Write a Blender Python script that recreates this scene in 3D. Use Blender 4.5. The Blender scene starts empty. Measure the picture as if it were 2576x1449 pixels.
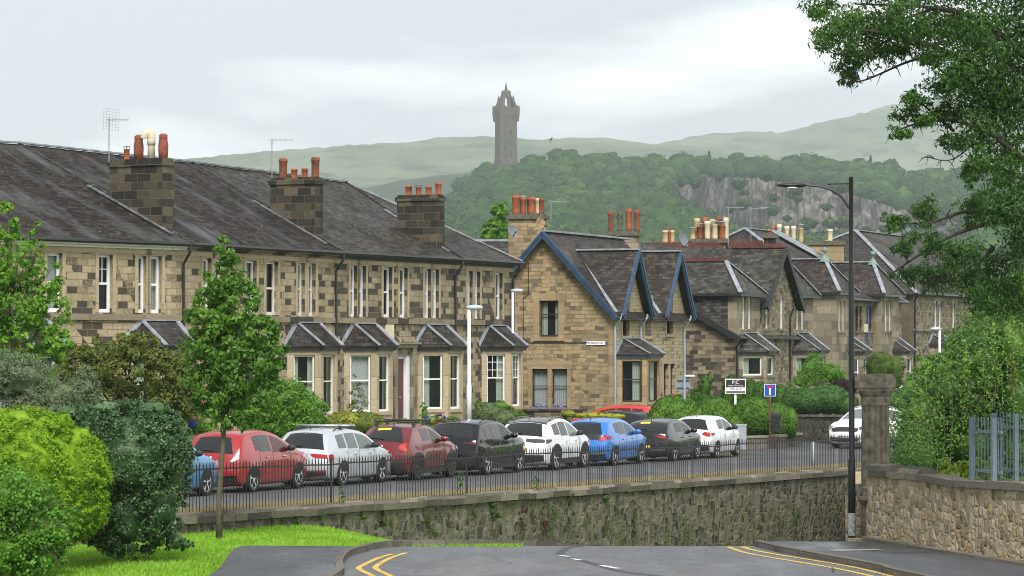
import bpy, bmesh, math, random
import numpy as np
from mathutils import Vector, Matrix, noise as mnoise
from mathutils.geometry import tessellate_polygon
R = math.radians
random.seed(7); RNG = np.random.default_rng(7)
scene = bpy.context.scene
COL = scene.collection
# ---------------------------------------------------------------- camera model
F = 7600.0; CXP = 1288.0; CYP = 724.5; HY = 875.0; CZ = 3.85
PITCH = math.atan((HY - CYP) / F); cP, sP = math.cos(PITCH), math.sin(PITCH)
def ray(px, py):
    u = (px - CXP) / F; v = (CYP - py) / F
    dy = cP - v * sP
    return u / dy, (sP + v * cP) / dy
def at(px, py, d):
    a, b = ray(px, py); return Vector((a * d, d, CZ + b * d))
def zat(px, py, d): return CZ + ray(px, py)[1] * d
def ground(px, py, z):
    a, b = ray(px, py); d = (z - CZ) / b; return Vector((a * d, d, z))
cam = bpy.data.cameras.new('camera'); cam.sensor_width = 36; cam.lens = 36 * F / 2576
cam.clip_start = 1; cam.clip_end = 20000
camo = bpy.data.objects.new('camera', cam); COL.objects.link(camo)
camo.location = (0, 0, CZ); camo.rotation_euler = (math.pi / 2 + PITCH, 0, 0); scene.camera = camo
# ---------------------------------------------------------------- objects
ORG = {}
def T(name, label, cat, loc=(0, 0, 0), group=None, rz=0.0, kind=None):
    o = bpy.data.objects.new(name, None); COL.objects.link(o)
    o.empty_display_size = .2
    o.location = loc; o.rotation_euler = (0, 0, rz)
    tag(o, label, cat, group, kind); ORG[o.name] = Vector(loc)
    return o
def tag(o, label=None, cat=None, group=None, kind=None):
    if label: o['label'] = label
    if cat: o['category'] = cat
    if group: o['group'] = group
    if kind: o['kind'] = kind
    return o
def auto_uv(me):
    uv = me.uv_layers.new(name='UVMap')
    n = len(me.loops); co = np.empty(len(me.vertices) * 3); me.vertices.foreach_get('co', co); co = co.reshape(-1, 3)
    lv = np.empty(n, dtype=np.int32); me.loops.foreach_get('vertex_index', lv)
    pn = np.empty(len(me.polygons) * 3); me.polygons.foreach_get('normal', pn); pn = pn.reshape(-1, 3)
    tot = np.empty(len(me.polygons), dtype=np.int32); me.polygons.foreach_get('loop_total', tot)
    N = np.repeat(pn, tot, axis=0)
    flip = np.where(N[:, 2:3] < -.5, -1, 1); N = N * flip
    Tn = np.stack([-N[:, 1], N[:, 0], np.zeros(n)], 1)
    ln = np.linalg.norm(Tn, axis=1); bad = ln < .05
    Tn[bad] = (1, 0, 0); Tn /= np.linalg.norm(Tn, axis=1)[:, None]
    B = np.cross(N, Tn); P = co[lv]
    u = (P * Tn).sum(1); v = (P * B).sum(1)
    uv.data.foreach_set('uv', np.stack([u, v], 1).ravel().astype(np.float32))
class MB:
    def __init__(s): s.v = []; s.f = []
    def vert(s, p): s.v.append(tuple(p)); return len(s.v) - 1
    def poly(s, *pts):
        i = len(s.v); s.v += [tuple(p) for p in pts]; s.f.append(tuple(range(i, i + len(pts)))); return s
    def hexa(s, b, t):     # b,t: 4 bottom, 4 top points
        i = len(s.v); s.v += [tuple(p) for p in list(b) + list(t)]
        s.f += [(i, i+3, i+2, i+1), (i+4, i+5, i+6, i+7)] + [(i+k, i+(k+1) % 4, i+4+(k+1) % 4, i+4+k) for k in range(4)]
        return s
    def box(s, x0, x1, y0, y1, z0, z1):
        q = lambda z: [(x0, y0, z), (x1, y0, z), (x1, y1, z), (x0, y1, z)]
        return s.hexa(q(z0), q(z1))
    def bar(s, a, b, w, h, up=(0, 0, 1)):   # rectangular bar from a to b
        a, b = Vector(a), Vector(b); d = (b - a).normalized(); up = Vector(up)
        sd = d.cross(up)
        if sd.length < 1e-4: sd = d.cross(Vector((0, 1, 0)))
        sd.normalize(); u = sd.cross(d)
        q = lambda c: [c - sd*w/2 - u*h/2, c + sd*w/2 - u*h/2, c + sd*w/2 + u*h/2, c - sd*w/2 + u*h/2]
        return s.hexa(q(a), q(b))
    def tube(s, pts, rad, n=8, cap=True):
        pts = [Vector(p) for p in pts]
        if not hasattr(rad, '__len__'): rad = [rad] * len(pts)
        rings = []; prev = None
        for k, p in enumerate(pts):
            d = (pts[min(k+1, len(pts)-1)] - pts[max(k-1, 0)]).normalized()
            if prev is None:
                a = d.orthogonal().normalized()
            else:
                a = (prev - d * prev.dot(d))
                a = a.normalized() if a.length > 1e-5 else d.orthogonal().normalized()
            prev = a; b = d.cross(a)
            i = len(s.v)
            s.v += [tuple(p + (a*math.cos(2*math.pi*j/n) + b*math.sin(2*math.pi*j/n)) * rad[k]) for j in range(n)]
            rings.append(i)
        for r0, r1 in zip(rings, rings[1:]):
            s.f += [(r0+j, r0+(j+1) % n, r1+(j+1) % n, r1+j) for j in range(n)]
        if cap:
            s.f.append(tuple(rings[0]+j for j in range(n))[::-1]); s.f.append(tuple(rings[-1]+j for j in range(n)))
        return s
    def lathe(s, prof, c=(0, 0, 0), n=14):   # prof: (r,z)
        c = Vector(c)
        return s.tube([c + Vector((0, 0, z)) for r, z in prof], [max(r, .001) for r, z in prof], n)
    def ball(s, c, r, seg=10, rings=7, sc=(1, 1, 1)):
        c = Vector(c); i0 = len(s.v)
        for a in range(rings + 1):
            th = math.pi * a / rings
            for b in range(seg):
                ph = 2*math.pi*b/seg
                s.v.append((c.x + r*sc[0]*math.sin(th)*math.cos(ph), c.y + r*sc[1]*math.sin(th)*math.sin(ph), c.z + r*sc[2]*math.cos(th)))
        for a in range(rings):
            for b in range(seg):
                s.f.append((i0+a*seg+b, i0+(a+1)*seg+b, i0+(a+1)*seg+(b+1) % seg, i0+a*seg+(b+1) % seg))
        return s
    def build(s, name, mat, parent=None, smooth=False, uv=True, local=False, recalc=True):
        me = bpy.data.meshes.new(name)
        off = Vector((0, 0, 0))
        if parent is not None and not local: off = ORG.get(parent.name, off)
        V = np.array(s.v, dtype=float).reshape(-1, 3)
        me.from_pydata(V.tolist(), [], s.f)
        if recalc and len(s.f) < 60000:
            bm = bmesh.new(); bm.from_mesh(me)
            bmesh.ops.recalc_face_normals(bm, faces=bm.faces); bm.to_mesh(me); bm.free()
        if uv: auto_uv(me)
        if off.length > 0:
            me.transform(Matrix.Translation(-off))
        me.materials.append(mat)
        if smooth: me.polygons.foreach_set('use_smooth', [True] * len(me.polygons))
        me.update()
        o = bpy.data.objects.new(name, me); COL.objects.link(o)
        if parent is not None:
            o.parent = parent; ORG[o.name] = ORG.get(parent.name, Vector((0, 0, 0)))
        else: ORG[o.name] = Vector((0, 0, 0))
        return o
def np_mesh(name, V, Fq, mat, parent=None, smooth=False):   # V (n,3), Fq (m,k)
    me = bpy.data.meshes.new(name)
    off = ORG.get(parent.name, Vector((0, 0, 0))) if parent is not None else Vector((0, 0, 0))
    V = V - np.array(off)
    me.vertices.add(len(V)); me.vertices.foreach_set('co', V.astype(np.float32).ravel())
    if not isinstance(Fq, list): Fq = [Fq]
    tot = np.concatenate([np.full(len(f), f.shape[1]) for f in Fq]).astype(np.int32)
    idx = np.concatenate([f.ravel() for f in Fq]).astype(np.int32)
    me.loops.add(len(idx)); me.loops.foreach_set('vertex_index', idx)
    me.polygons.add(len(tot)); st = np.zeros(len(tot), dtype=np.int32); st[1:] = np.cumsum(tot)[:-1]
    me.polygons.foreach_set('loop_start', st); me.polygons.foreach_set('loop_total', tot)
    if smooth: me.polygons.foreach_set('use_smooth', [True] * len(tot))
    me.update(calc_edges=True); me.validate()
    me.materials.append(mat)
    o = bpy.data.objects.new(name, me); COL.objects.link(o)
    if parent is not None:
        o.parent = parent; ORG[o.name] = Vector(off)
    else: ORG[o.name] = Vector((0, 0, 0))
    return o
def text_mesh(body, size, mat, mtx, name, parent, depth=.002, align='CENTER', sx=1.0):
    cu = bpy.data.curves.new('t', 'FONT'); cu.body = body; cu.size = size; cu.align_x = align; cu.align_y = 'CENTER'; cu.extrude = depth
    to = bpy.data.objects.new('t', cu); COL.objects.link(to)
    dg = bpy.context.evaluated_depsgraph_get(); me = bpy.data.meshes.new_from_object(to.evaluated_get(dg))
    bpy.data.objects.remove(to); bpy.data.curves.remove(cu)
    me.transform(Matrix.Diagonal((sx, 1, 1, 1))); me.transform(mtx)
    me.materials.clear(); me.materials.append(mat); me.name = name
    o = bpy.data.objects.new(name, me); COL.objects.link(o); o.parent = parent; ORG[o.name] = ORG.get(parent.name, Vector((0, 0, 0)))
    return o
def structure(o): o['kind'] = 'structure'; return o
# ---------------------------------------------------------------- materials
class NT:
    def __init__(s, name):
        s.m = bpy.data.materials.new(name); s.m.use_nodes = True
        s.t = s.m.node_tree; s.n = s.t.nodes; s.l = s.t.links
        s.b = s.n['Principled BSDF']; s.out = s.n['Material Output']
    def N(s, typ, **kw):
        x = s.n.new(typ)
        for k, v in kw.items():
            if k.startswith('_'): setattr(x, k[1:], v)
            else: s.put(x.inputs[int(k[1:]) if k[0] == 'i' and k[1:].isdigit() else k.replace('__', ' ')], v)
        return x
    def put(s, inp, v):
        if hasattr(v, 'is_linked') and hasattr(v, 'node'): s.l.new(v, inp)
        elif isinstance(v, (tuple, list)) and len(v) == 3 and inp.type == 'RGBA': inp.default_value = (*v, 1)
        else: inp.default_value = v
    def noise(s, vec=None, scale=5, detail=4, rough=.55, dist=0):
        x = s.N('ShaderNodeTexNoise', Scale=scale, Detail=detail, Roughness=rough, Distortion=dist)
        if vec is not None: s.l.new(vec, x.inputs['Vector'])
        return x
    def ramp(s, fac, stops, interp='LINEAR'):
        x = s.n.new('ShaderNodeValToRGB'); x.color_ramp.interpolation = interp
        e = x.color_ramp.elements
        while len(e) < len(stops): e.new(.5)
        for el, (p, c) in zip(e, stops):
            el.position = p; el.color = (*c, 1) if len(c) == 3 else c
        s.l.new(fac, x.inputs[0]); return x.outputs[0]
    def mix(s, fac, a, b, mode='MIX'):
        x = s.n.new('ShaderNodeMix'); x.data_type = 'RGBA'; x.blend_type = mode
        s.put(x.inputs[0], fac); s.put(x.inputs[6], a); s.put(x.inputs[7], b); return x.outputs[2]
    def math(s, op, a, b=0.0, c=None):
        x = s.n.new('ShaderNodeMath'); x.operation = op; s.put(x.inputs[0], a); s.put(x.inputs[1], b)
        if c is not None: s.put(x.inputs[2], c)
        return x.outputs[0]
    def remap(s, v, a, b, c=0, d=1):
        x = s.n.new('ShaderNodeMapRange'); s.put(x.inputs[0], v); s.put(x.inputs[1], a); s.put(x.inputs[2], b); s.put(x.inputs[3], c); s.put(x.inputs[4], d); return x.outputs[0]
    def obj(s): return s.n.new('ShaderNodeTexCoord').outputs['Object']
    def uvs(s): return s.n.new('ShaderNodeTexCoord').outputs['UV']
    def mapping(s, vec, scale=(1, 1, 1), rot=(0, 0, 0), loc=(0, 0, 0)):
        x = s.n.new('ShaderNodeMapping'); s.l.new(vec, x.inputs[0]); x.inputs[1].default_value = loc; x.inputs[2].default_value = rot; x.inputs[3].default_value = scale; return x.outputs[0]
    def bump(s, h, strength=.4, dist=.02):
        x = s.n.new('ShaderNodeBump'); s.put(x.inputs['Height'], h); x.inputs['Strength'].default_value = strength; x.inputs['Distance'].default_value = dist
        s.l.new(x.outputs[0], s.b.inputs['Normal']); return x
    def fin(s, col=None, rough=None, metal=None, spec=None):
        for k, v in (('Base Color', col), ('Roughness', rough), ('Metallic', metal), ('Specular IOR Level', spec)):
            if v is not None: s.put(s.b.inputs[k], v)
        return s.m
_mc = {}
def plain(name, col, rough=.6, metal=0, spec=.5, var=.12, scale=6, coat=0):
    if name in _mc: return _mc[name]
    n = NT(name); nz = n.noise(n.obj(), scale, 5).outputs[0]
    c2 = tuple(c * (1 - var) for c in col); c3 = tuple(min(1, c * (1 + var)) for c in col)
    n.fin(n.ramp(nz, [(.3, c2), (.7, c3)]), n.remap(nz, .2, .8, rough * .85, min(1, rough * 1.15)), metal, spec)
    if coat: n.b.inputs['Coat Weight'].default_value = coat; n.b.inputs['Coat Roughness'].default_value = .05
    _mc[name] = n.m; return n.m
def slate(name, tones, patch=None, bw=.3, bh=.17, rough=(.45, .75), wet_sheen=0.0):
    n = NT(name); uv = n.uvs(); o = n.obj()
    wob = n.noise(uv, 1.6, 3); wv = n.N('ShaderNodeVectorMath', _operation='MULTIPLY_ADD'); n.l.new(wob.outputs[1], wv.inputs[0]); wv.inputs[1].default_value = (.05, .05, 0); n.l.new(uv, wv.inputs[2])
    br = n.N('ShaderNodeTexBrick', Scale=1.0, Color1=(0, 0, 0), Color2=(1, 1, 1), Mortar=(.5, .5, .5)); n.l.new(wv.outputs[0], br.inputs['Vector'])
    br.inputs['Mortar Size'].default_value = .012; br.inputs['Mortar Smooth'].default_value = .3; br.inputs['Brick Width'].default_value = bw; br.inputs['Row Height'].default_value = bh; br.inputs['Bias'].default_value = 0
    g = n.N('ShaderNodeRGBToBW'); n.l.new(br.outputs[0], g.inputs[0])
    k = len(tones) - 1
    col = n.ramp(g.outputs[0], [(i / k, t) for i, t in enumerate(tones)])
    big = n.noise(uv, .35, 5, .6).outputs[0]
    col = n.mix(n.remap(big, .35, .7, 0, .55), col, tuple(c * .55 for c in tones[0]))
    if patch:
        st = n.noise(n.mapping(uv, (1.3, .35, 1)), 1.4, 6, .7).outputs[0]
        col = n.mix(n.remap(st, .58, .68, 0, .75), col, patch)
        st2 = n.noise(n.mapping(uv, (6, 6, 1), loc=(3, 7, 0)), 1.0, 3, .6).outputs[0]
        col = n.mix(n.remap(st2, .66, .7, 0, .6), col, (.3, .31, .25))
    col = n.mix(n.remap(br.outputs[1], 0, 1, 0, .75), col, (.012, .012, .012))
    if wet_sheen:
        w = n.noise(n.mapping(uv, (.9, .22, 1), loc=(9, 2, 0)), .9, 5, .6).outputs[0]
        wf = n.remap(w, .5, .66, 0, 1)
        col = n.mix(n.math('MULTIPLY', wf, wet_sheen), col, (.135, .14, .155))  # sky sheen of wet slates painted in as pale blue-grey streaks
        rr = n.remap(wf, 0, 1, rough[1], rough[0])
    else: rr = n.remap(big, .3, .7, rough[0], rough[1])
    row = n.math('FLOOR', n.math('DIVIDE', n.N('ShaderNodeSeparateXYZ', Vector=wv.outputs[0]).outputs[1], bh * 1.0))
    saw = n.math('FRACT', n.math('DIVIDE', n.N('ShaderNodeSeparateXYZ', Vector=wv.outputs[0]).outputs[1], bh))
    h = n.math('SUBTRACT', n.math('SUBTRACT', g.outputs[0], saw), n.math('MULTIPLY', br.outputs[1], 1.0))
    n.bump(h, .7, .012)
    return n.fin(col, rr, 0, .14)
def ashlar(name, tones, bw=.55, bh=.3, mortar=(.12, .1, .075), msize=.012, dist=.0, grime=.5, off=.5, tint=None, squash=1.0):
    """coursed stone; tones = list of (pos,colour) by random block value"""
    n = NT(name); uv = n.uvs()
    vec = uv
    if dist:
        wob = n.noise(uv, 1.3, 3); wv = n.N('ShaderNodeVectorMath', _operation='MULTIPLY_ADD'); n.l.new(wob.outputs[1], wv.inputs[0]); wv.inputs[1].default_value = (dist, dist, 0); n.l.new(uv, wv.inputs[2]); vec = wv.outputs[0]
    br = n.N('ShaderNodeTexBrick', Scale=1.0, Color1=(0, 0, 0), Color2=(1, 1, 1), Mortar=(.5, .5, .5), Vector=vec)
    br.offset = off; br.squash = squash; br.squash_frequency = 3
    for k, v in (('Mortar Size', msize), ('Mortar Smooth', .4), ('Brick Width', bw), ('Row Height', bh), ('Bias', 0)): br.inputs[k].default_value = v
    g = n.N('ShaderNodeRGBToBW', Color=br.outputs[0]).outputs[0]
    fine = n.noise(n.mapping(uv, (1, 1.6, 1)), 7, 6, .65).outputs[0]
    gg = n.math('ADD', g, n.math('MULTIPLY', n.math('SUBTRACT', fine, .5), .26))
    col = n.ramp(gg, tones)
    col = n.mix(n.remap(fine, .25, .75, .45, 0), col, tuple(c * .3 for c in tones[len(tones)//2][1]), 'MIX')
    big = n.noise(n.mapping(uv, (.6, .25, 1)), 1.1, 6, .65).outputs[0]
    col = n.mix(n.remap(big, .5, .75, 0, grime), col, (.03, .028, .024))
    if tint:
        tn = n.noise(uv, .8, 3, .5).outputs[0]; col = n.mix(n.remap(tn, .5, .7, 0, .5), col, tint)
    col = n.mix(n.math('MULTIPLY', br.outputs[1], .8), col, mortar)
    n.bump(n.math('SUBTRACT', n.math('MULTIPLY', fine, .7), br.outputs[1]), .75, .03)
    return n.fin(col, .88, 0, .25)
def rubble(name, tones, scale=3.2, sq=(1, 1, 1), mortar=(.1, .09, .075), mw=.05, moss=None, grime=.5, disp=.04, rnd=.85):
    n = NT(name); uv = n.uvs()
    wob = n.noise(uv, 3, 3); wv = n.N('ShaderNodeVectorMath', _operation='MULTIPLY_ADD'); n.l.new(wob.outputs[1], wv.inputs[0]); wv.inputs[1].default_value = (.08, .08, 0); n.l.new(uv, wv.inputs[2])
    vec = n.mapping(wv.outputs[0], sq)
    vo = n.N('ShaderNodeTexVoronoi', Scale=scale, Randomness=rnd, Vector=vec, _distance='CHEBYCHEV')
    ve = n.N('ShaderNodeTexVoronoi', Scale=scale, Randomness=rnd, Vector=vec, _feature='F2', _distance='CHEBYCHEV')
    vf = n.N('ShaderNodeTexVoronoi', Scale=scale, Randomness=rnd, Vector=vec, _feature='F1', _distance='CHEBYCHEV')
    edge = n.math('SUBTRACT', ve.outputs['Distance'], vf.outputs['Distance'])
    g = n.N('ShaderNodeSeparateColor', Color=vo.outputs['Color']).outputs[0]
    fine = n.noise(uv, 9, 6, .7).outputs[0]
    gg = n.math('ADD', g, n.math('MULTIPLY', n.math('SUBTRACT', fine, .5), .3))
    col = n.ramp(gg, tones)
    col = n.mix(n.remap(fine, .25, .7, .5, 0), col, tuple(c * .3 for c in tones[len(tones)//2][1]))
    big = n.noise(n.mapping(uv, (.7, .3, 1)), .9, 6, .65).outputs[0]
    col = n.mix(n.remap(big, .45, .72, 0, grime), col, (.022, .021, .018))
    mf = n.remap(edge, 0, mw, 1, 0)
    col = n.mix(mf, col, mortar)
    if moss:
        mn = n.noise(n.mapping(uv, (2.2, .5, 1), loc=(5, 5, 0)), 1.5, 7, .75).outputs[0]
        col = n.mix(n.remap(mn, .51, .62, 0, .85), col, moss)
    n.bump(n.math('ADD', n.remap(edge, 0, mw * 4, 0, 1), n.math('MULTIPLY', fine, .6)), .9, disp)
    return n.fin(col, .92, 0, .2)
def leafmat(name, a, b, rough=.55, trans=.25, spec=.35, c=None, ns=.5):
    n = NT(name); geo = n.n.new('ShaderNodeNewGeometry'); rnd = geo.outputs['Random Per Island']
    nz = n.noise(geo.outputs['Position'], ns, 4, .6).outputs[0]
    fn = n.noise(geo.outputs['Position'], 11, 3, .7).outputs[0]
    f = n.math('ADD', n.math('ADD', n.math('MULTIPLY', rnd, .42), n.remap(nz, .35, .65, 0, .33)), n.remap(fn, .35, .65, 0, .25))
    n.bump(fn, .6, .05)
    st = [(0, a), (1, b)] if c is None else [(0, a), (.6, b), (1, c)]
    col = n.ramp(f, st)
    n.fin(col, rough, 0, spec)
    tr = n.N('ShaderNodeBsdfTranslucent', Color=n.mix(.5, col, tuple(min(1, x * 1.6) for x in b)))
    mx = n.n.new('ShaderNodeMixShader'); mx.inputs[0].default_value = trans
    n.l.new(n.b.outputs[0], mx.inputs[1]); n.l.new(tr.outputs[0], mx.inputs[2]); n.l.new(mx.outputs[0], n.out.inputs[0])
    return n.m
def glassmat(name, tint=(.5, .55, .55), through=.6, rough=.03):
    n = NT(name)
    n.fin((.015, .018, .018), rough, 0, .6)
    tr = n.N('ShaderNodeBsdfTransparent', Color=tint)
    mx = n.n.new('ShaderNodeMixShader'); mx.inputs[0].default_value = through
    n.l.new(n.b.outputs[0], mx.inputs[1]); n.l.new(tr.outputs[0], mx.inputs[2]); n.l.new(mx.outputs[0], n.out.inputs[0])
    return n.m
def paint(name, col, rough=.22, metal=.0, coat=.6, dirt=.3):
    n = NT(name); nz = n.noise(n.obj(), 2.5, 5, .6).outputs[0]
    sep = n.N('ShaderNodeSeparateXYZ', Vector=n.obj()).outputs[2]
    low = n.math('MULTIPLY', n.remap(sep, .6, .25, 0, 1), n.remap(nz, .3, .7, .3, 1))
    c = n.mix(n.math('MULTIPLY', low, dirt), col, (.12, .11, .09))
    n.fin(c, n.remap(nz, .3, .7, rough, rough + .1), metal, .5)
    n.b.inputs['Coat Weight'].default_value = coat; n.b.inputs['Coat Roughness'].default_value = .06
    return n.m
M = {}
M['slate_dark'] = slate('slate_dark', [(.014, .012, .01), (.036, .03, .026), (.062, .052, .045)], patch=(.085, .075, .045), wet_sheen=.35, rough=(.42, .9))
M['slate_moss'] = slate('slate_moss', [(.018, .016, .013), (.045, .04, .034), (.09, .08, .066)], patch=(.1, .1, .05))
M['slate_purple'] = slate('slate_purple', [(.026, .021, .02), (.05, .041, .038), (.085, .072, .066)], patch=(.15, .13, .03))
M['slate_grey'] = slate('slate_grey', [(.024, .023, .021), (.055, .053, .047), (.11, .108, .095)], patch=(.13, .13, .075))
bg = (.43, .35, .225); bg2 = (.33, .27, .17); dk = (.045, .041, .035)
M['ashlar_pale'] = ashlar('ashlar_pale', [(0, dk), (.22, (.06, .053, .043)), (.32, bg2), (.65, bg), (1, (.46, .385, .26))], .48, .25, grime=.38, mortar=(.2, .16, .1))
M['ashlar_dark'] = ashlar('ashlar_dark', [(0, (.04, .036, .03)), (.42, (.085, .075, .057)), (.5, (.28, .23, .155)), (1, (.42, .345, .23))], .5, .24, grime=.35, mortar=(.16, .14, .1))
M['dressed'] = ashlar('dressed', [(0, (.38, .305, .2)), (.5, (.46, .375, .25)), (1, (.5, .41, .28))], 1.4, .9, grime=.22, msize=.006)
M['dressed_brown'] = ashlar('dressed_brown', [(0, (.28, .21, .12)), (.5, (.38, .285, .165)), (1, (.43, .32, .19))], .9, .5, grime=.25, msize=.006)
M['dressed_grey'] = ashlar('dressed_grey', [(0, (.13, .115, .085)), (.5, (.27, .235, .17)), (1, (.36, .31, .225))], .9, .45, grime=.5, msize=.006)
M['string'] = ashlar('string_course', [(0, dk), (.33, (.05, .045, .035)), (.38, (.24, .2, .14)), (1, (.32, .265, .18))], .9, .9, grime=.3)
M['warm_rubble'] = ashlar('warm_rubble', [(0, (.1, .08, .055)), (.2, (.26, .2, .12)), (.6, (.39, .3, .18)), (1, (.46, .33, .17))], .46, .19, dist=.13, grime=.42, mortar=(.14, .11, .07), squash=.7)
M['cream_rubble'] = ashlar('cream_rubble', [(0, (.14, .12, .09)), (.12, (.36, .305, .2)), (.6, (.46, .395, .27)), (1, (.45, .33, .18))], .36, .17, dist=.12, grime=.25, mortar=(.2, .17, .12), squash=.7)
M['dark_rubble'] = ashlar('dark_rubble', [(0, (.035, .031, .026)), (.3, (.07, .06, .046)), (.45, (.2, .165, .11)), (1, (.34, .28, .185))], .44, .21, dist=.14, grime=.45, mortar=(.12, .105, .08), squash=.7)
M['mid_rubble'] = ashlar('mid_rubble', [(0, (.07, .06, .045)), (.3, (.2, .17, .12)), (1, (.36, .3, .21))], .4, .2, dist=.1, grime=.35, mortar=(.14, .12, .09))
M['orange_rubble'] = rubble('orange_rubble', [(0, (.16, .1, .05)), (.5, (.27, .19, .11)), (1, (.3, .22, .14))], 2.2, (1, 1.5, 1), mortar=(.33, .27, .19), mw=.07, grime=.2)
M['chimney'] = ashlar('chimney_stone', [(0, (.02, .018, .015)), (.4, (.042, .037, .028)), (.7, (.085, .073, .05)), (1, (.15, .125, .083))], .62, .31, grime=.65, mortar=(.17, .15, .11), msize=.01)
M['lead'] = plain('lead', (.24, .26, .29), .6, .0, .4, .35, 3); M['lead_dull'] = plain('old_lead', (.13, .14, .15), .7, .0, .3, .6, 5)
M['white'] = plain('white_paint', (.78, .79, .8), .4, var=.05)
M['whitewood'] = plain('white_wood', (.66, .66, .6), .5, var=.15)
M['black'] = plain('black_iron', (.014, .014, .015), .45)
M['blackwood'] = plain('black_wood', (.012, .012, .012), .6)
M['brownwood'] = plain('brown_wood', (.045, .022, .014), .5)
M['bluewood'] = plain('blue_wood', (.022, .055, .11), .55, var=.3, scale=3)
M['greypipe'] = plain('grey_pipe', (.3, .34, .4), .5)
M['bluepipe'] = plain('blue_pipe', (.05, .1, .25), .5)
M['terra'] = plain('terracotta', (.3, .085, .035), .85, var=.4, scale=4)
M['terra2'] = plain('terracotta_dark', (.2, .06, .03), .85, var=.4, scale=4)
M['buff'] = plain('buff_clay', (.5, .37, .2), .85, var=.25, scale=4)
M['cream'] = plain('cream_clay', (.6, .52, .36), .8, var=.15, scale=4)
M['redridge'] = plain('red_ridge_tile', (.1, .034, .026), .85, var=.5, scale=3)
M['glass'] = glassmat('window_glass', (.8, .84, .82), .72)
M['curtain'] = plain('curtain_cloth', (.68, .72, .66), .9, var=.12, scale=9)
M['lace'] = plain('lace_cloth', (.72, .74, .76), .9, var=.12, scale=14)
M['interior'] = plain('dark_interior', (.045, .04, .035), .9)  # dark colour stands in for the shade inside the rooms
M['reddoor'] = plain('dark_red_paint', (.09, .012, .016), .35)
M['steel'] = plain('galvanised_steel', (.3, .33, .35), .45, .5, var=.2)
M['skylight'] = plain('skylight_grey', (.2, .22, .24), .4)
M['concrete'] = plain('mortar_haunch', (.1, .095, .07), .95, var=.5, scale=6)
# ---------------------------------------------------------------- wall frames
class Fr:
    """wall frame: origin p0 (x,y), compass direction ang (radians from +Y towards +X), out = right-hand side"""
    def __init__(s, x, y, ang): s.x, s.y = x, y; s.d = (math.sin(ang), math.cos(ang)); s.o = (math.cos(ang), -math.sin(ang)); s.ang = ang
    def P(s, a, n, z): return Vector((s.x + s.d[0]*a + s.o[0]*n, s.y + s.d[1]*a + s.o[1]*n, z))
    def s_(s, px, n=0.0, py=800):
        a = ray(px, py)[0]; ox, oy = s.x + s.o[0]*n, s.y + s.o[1]*n
        return (a * oy - ox) / (s.d[0] - a * s.d[1])
    def dep(s, px, n=0.0): return s.y + s.o[1]*n + s.d[1]*s.s_(px, n)
    def z_(s, px, py, n=0.0): return zat(px, py, s.dep(px, n))
    def sz(s, px, py, n=0.0): return s.s_(px, n, py), s.z_(px, py, n)
def wall(mb, fr, outer, holes=(), n=0.0, rev=.2):
    """outer: (s,z) list, holes: (s0,s1,z0,z1)"""
    polys = [[Vector((a, z, 0)) for a, z in outer]]
    for h in holes: polys.append([Vector((h[0], h[2], 0)), Vector((h[1], h[2], 0)), Vector((h[1], h[3], 0)), Vector((h[0], h[3], 0))])
    flat = [p for q in polys for p in q]
    for t in tessellate_polygon(polys):
        mb.poly(*[fr.P(flat[i].x, n, flat[i].y) for i in t])
    for s0, s1, z0, z1 in holes:
        for (a, b), (c, d) in (((s0, z0), (s1, z0)), ((s1, z0), (s1, z1)), ((s1, z1), (s0, z1)), ((s0, z1), (s0, z0))):
            mb.poly(fr.P(a, n, b), fr.P(c, n, d), fr.P(c, n - rev, d), fr.P(a, n - rev, b))
def fbox(mb, fr, s0, s1, n0, n1, z0, z1):
    q = lambda z: [fr.P(s0, n0, z), fr.P(s1, n0, z), fr.P(s1, n1, z), fr.P(s0, n1, z)]
    mb.hexa(q(z0), q(z1))
def margins(mb, fr, holes, w=.16, n=0.0, pr=.025, lint=.28, sill=.16):
    """dressed stone margins round openings, proud of the wall"""
    for s0, s1, z0, z1 in holes:
        fbox(mb, fr, s0 - w, s0, n + .002, n + pr, z0, z1); fbox(mb, fr, s1, s1 + w, n + .002, n + pr, z0, z1)
        fbox(mb, fr, s0 - w - .08, s1 + w + .08, n + .002, n + pr + .004, z1, z1 + lint)
        if sill: fbox(mb, fr, s0 - w, s1 + w, n + .002, n + pr + .05, z0 - sill, z0)
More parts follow.
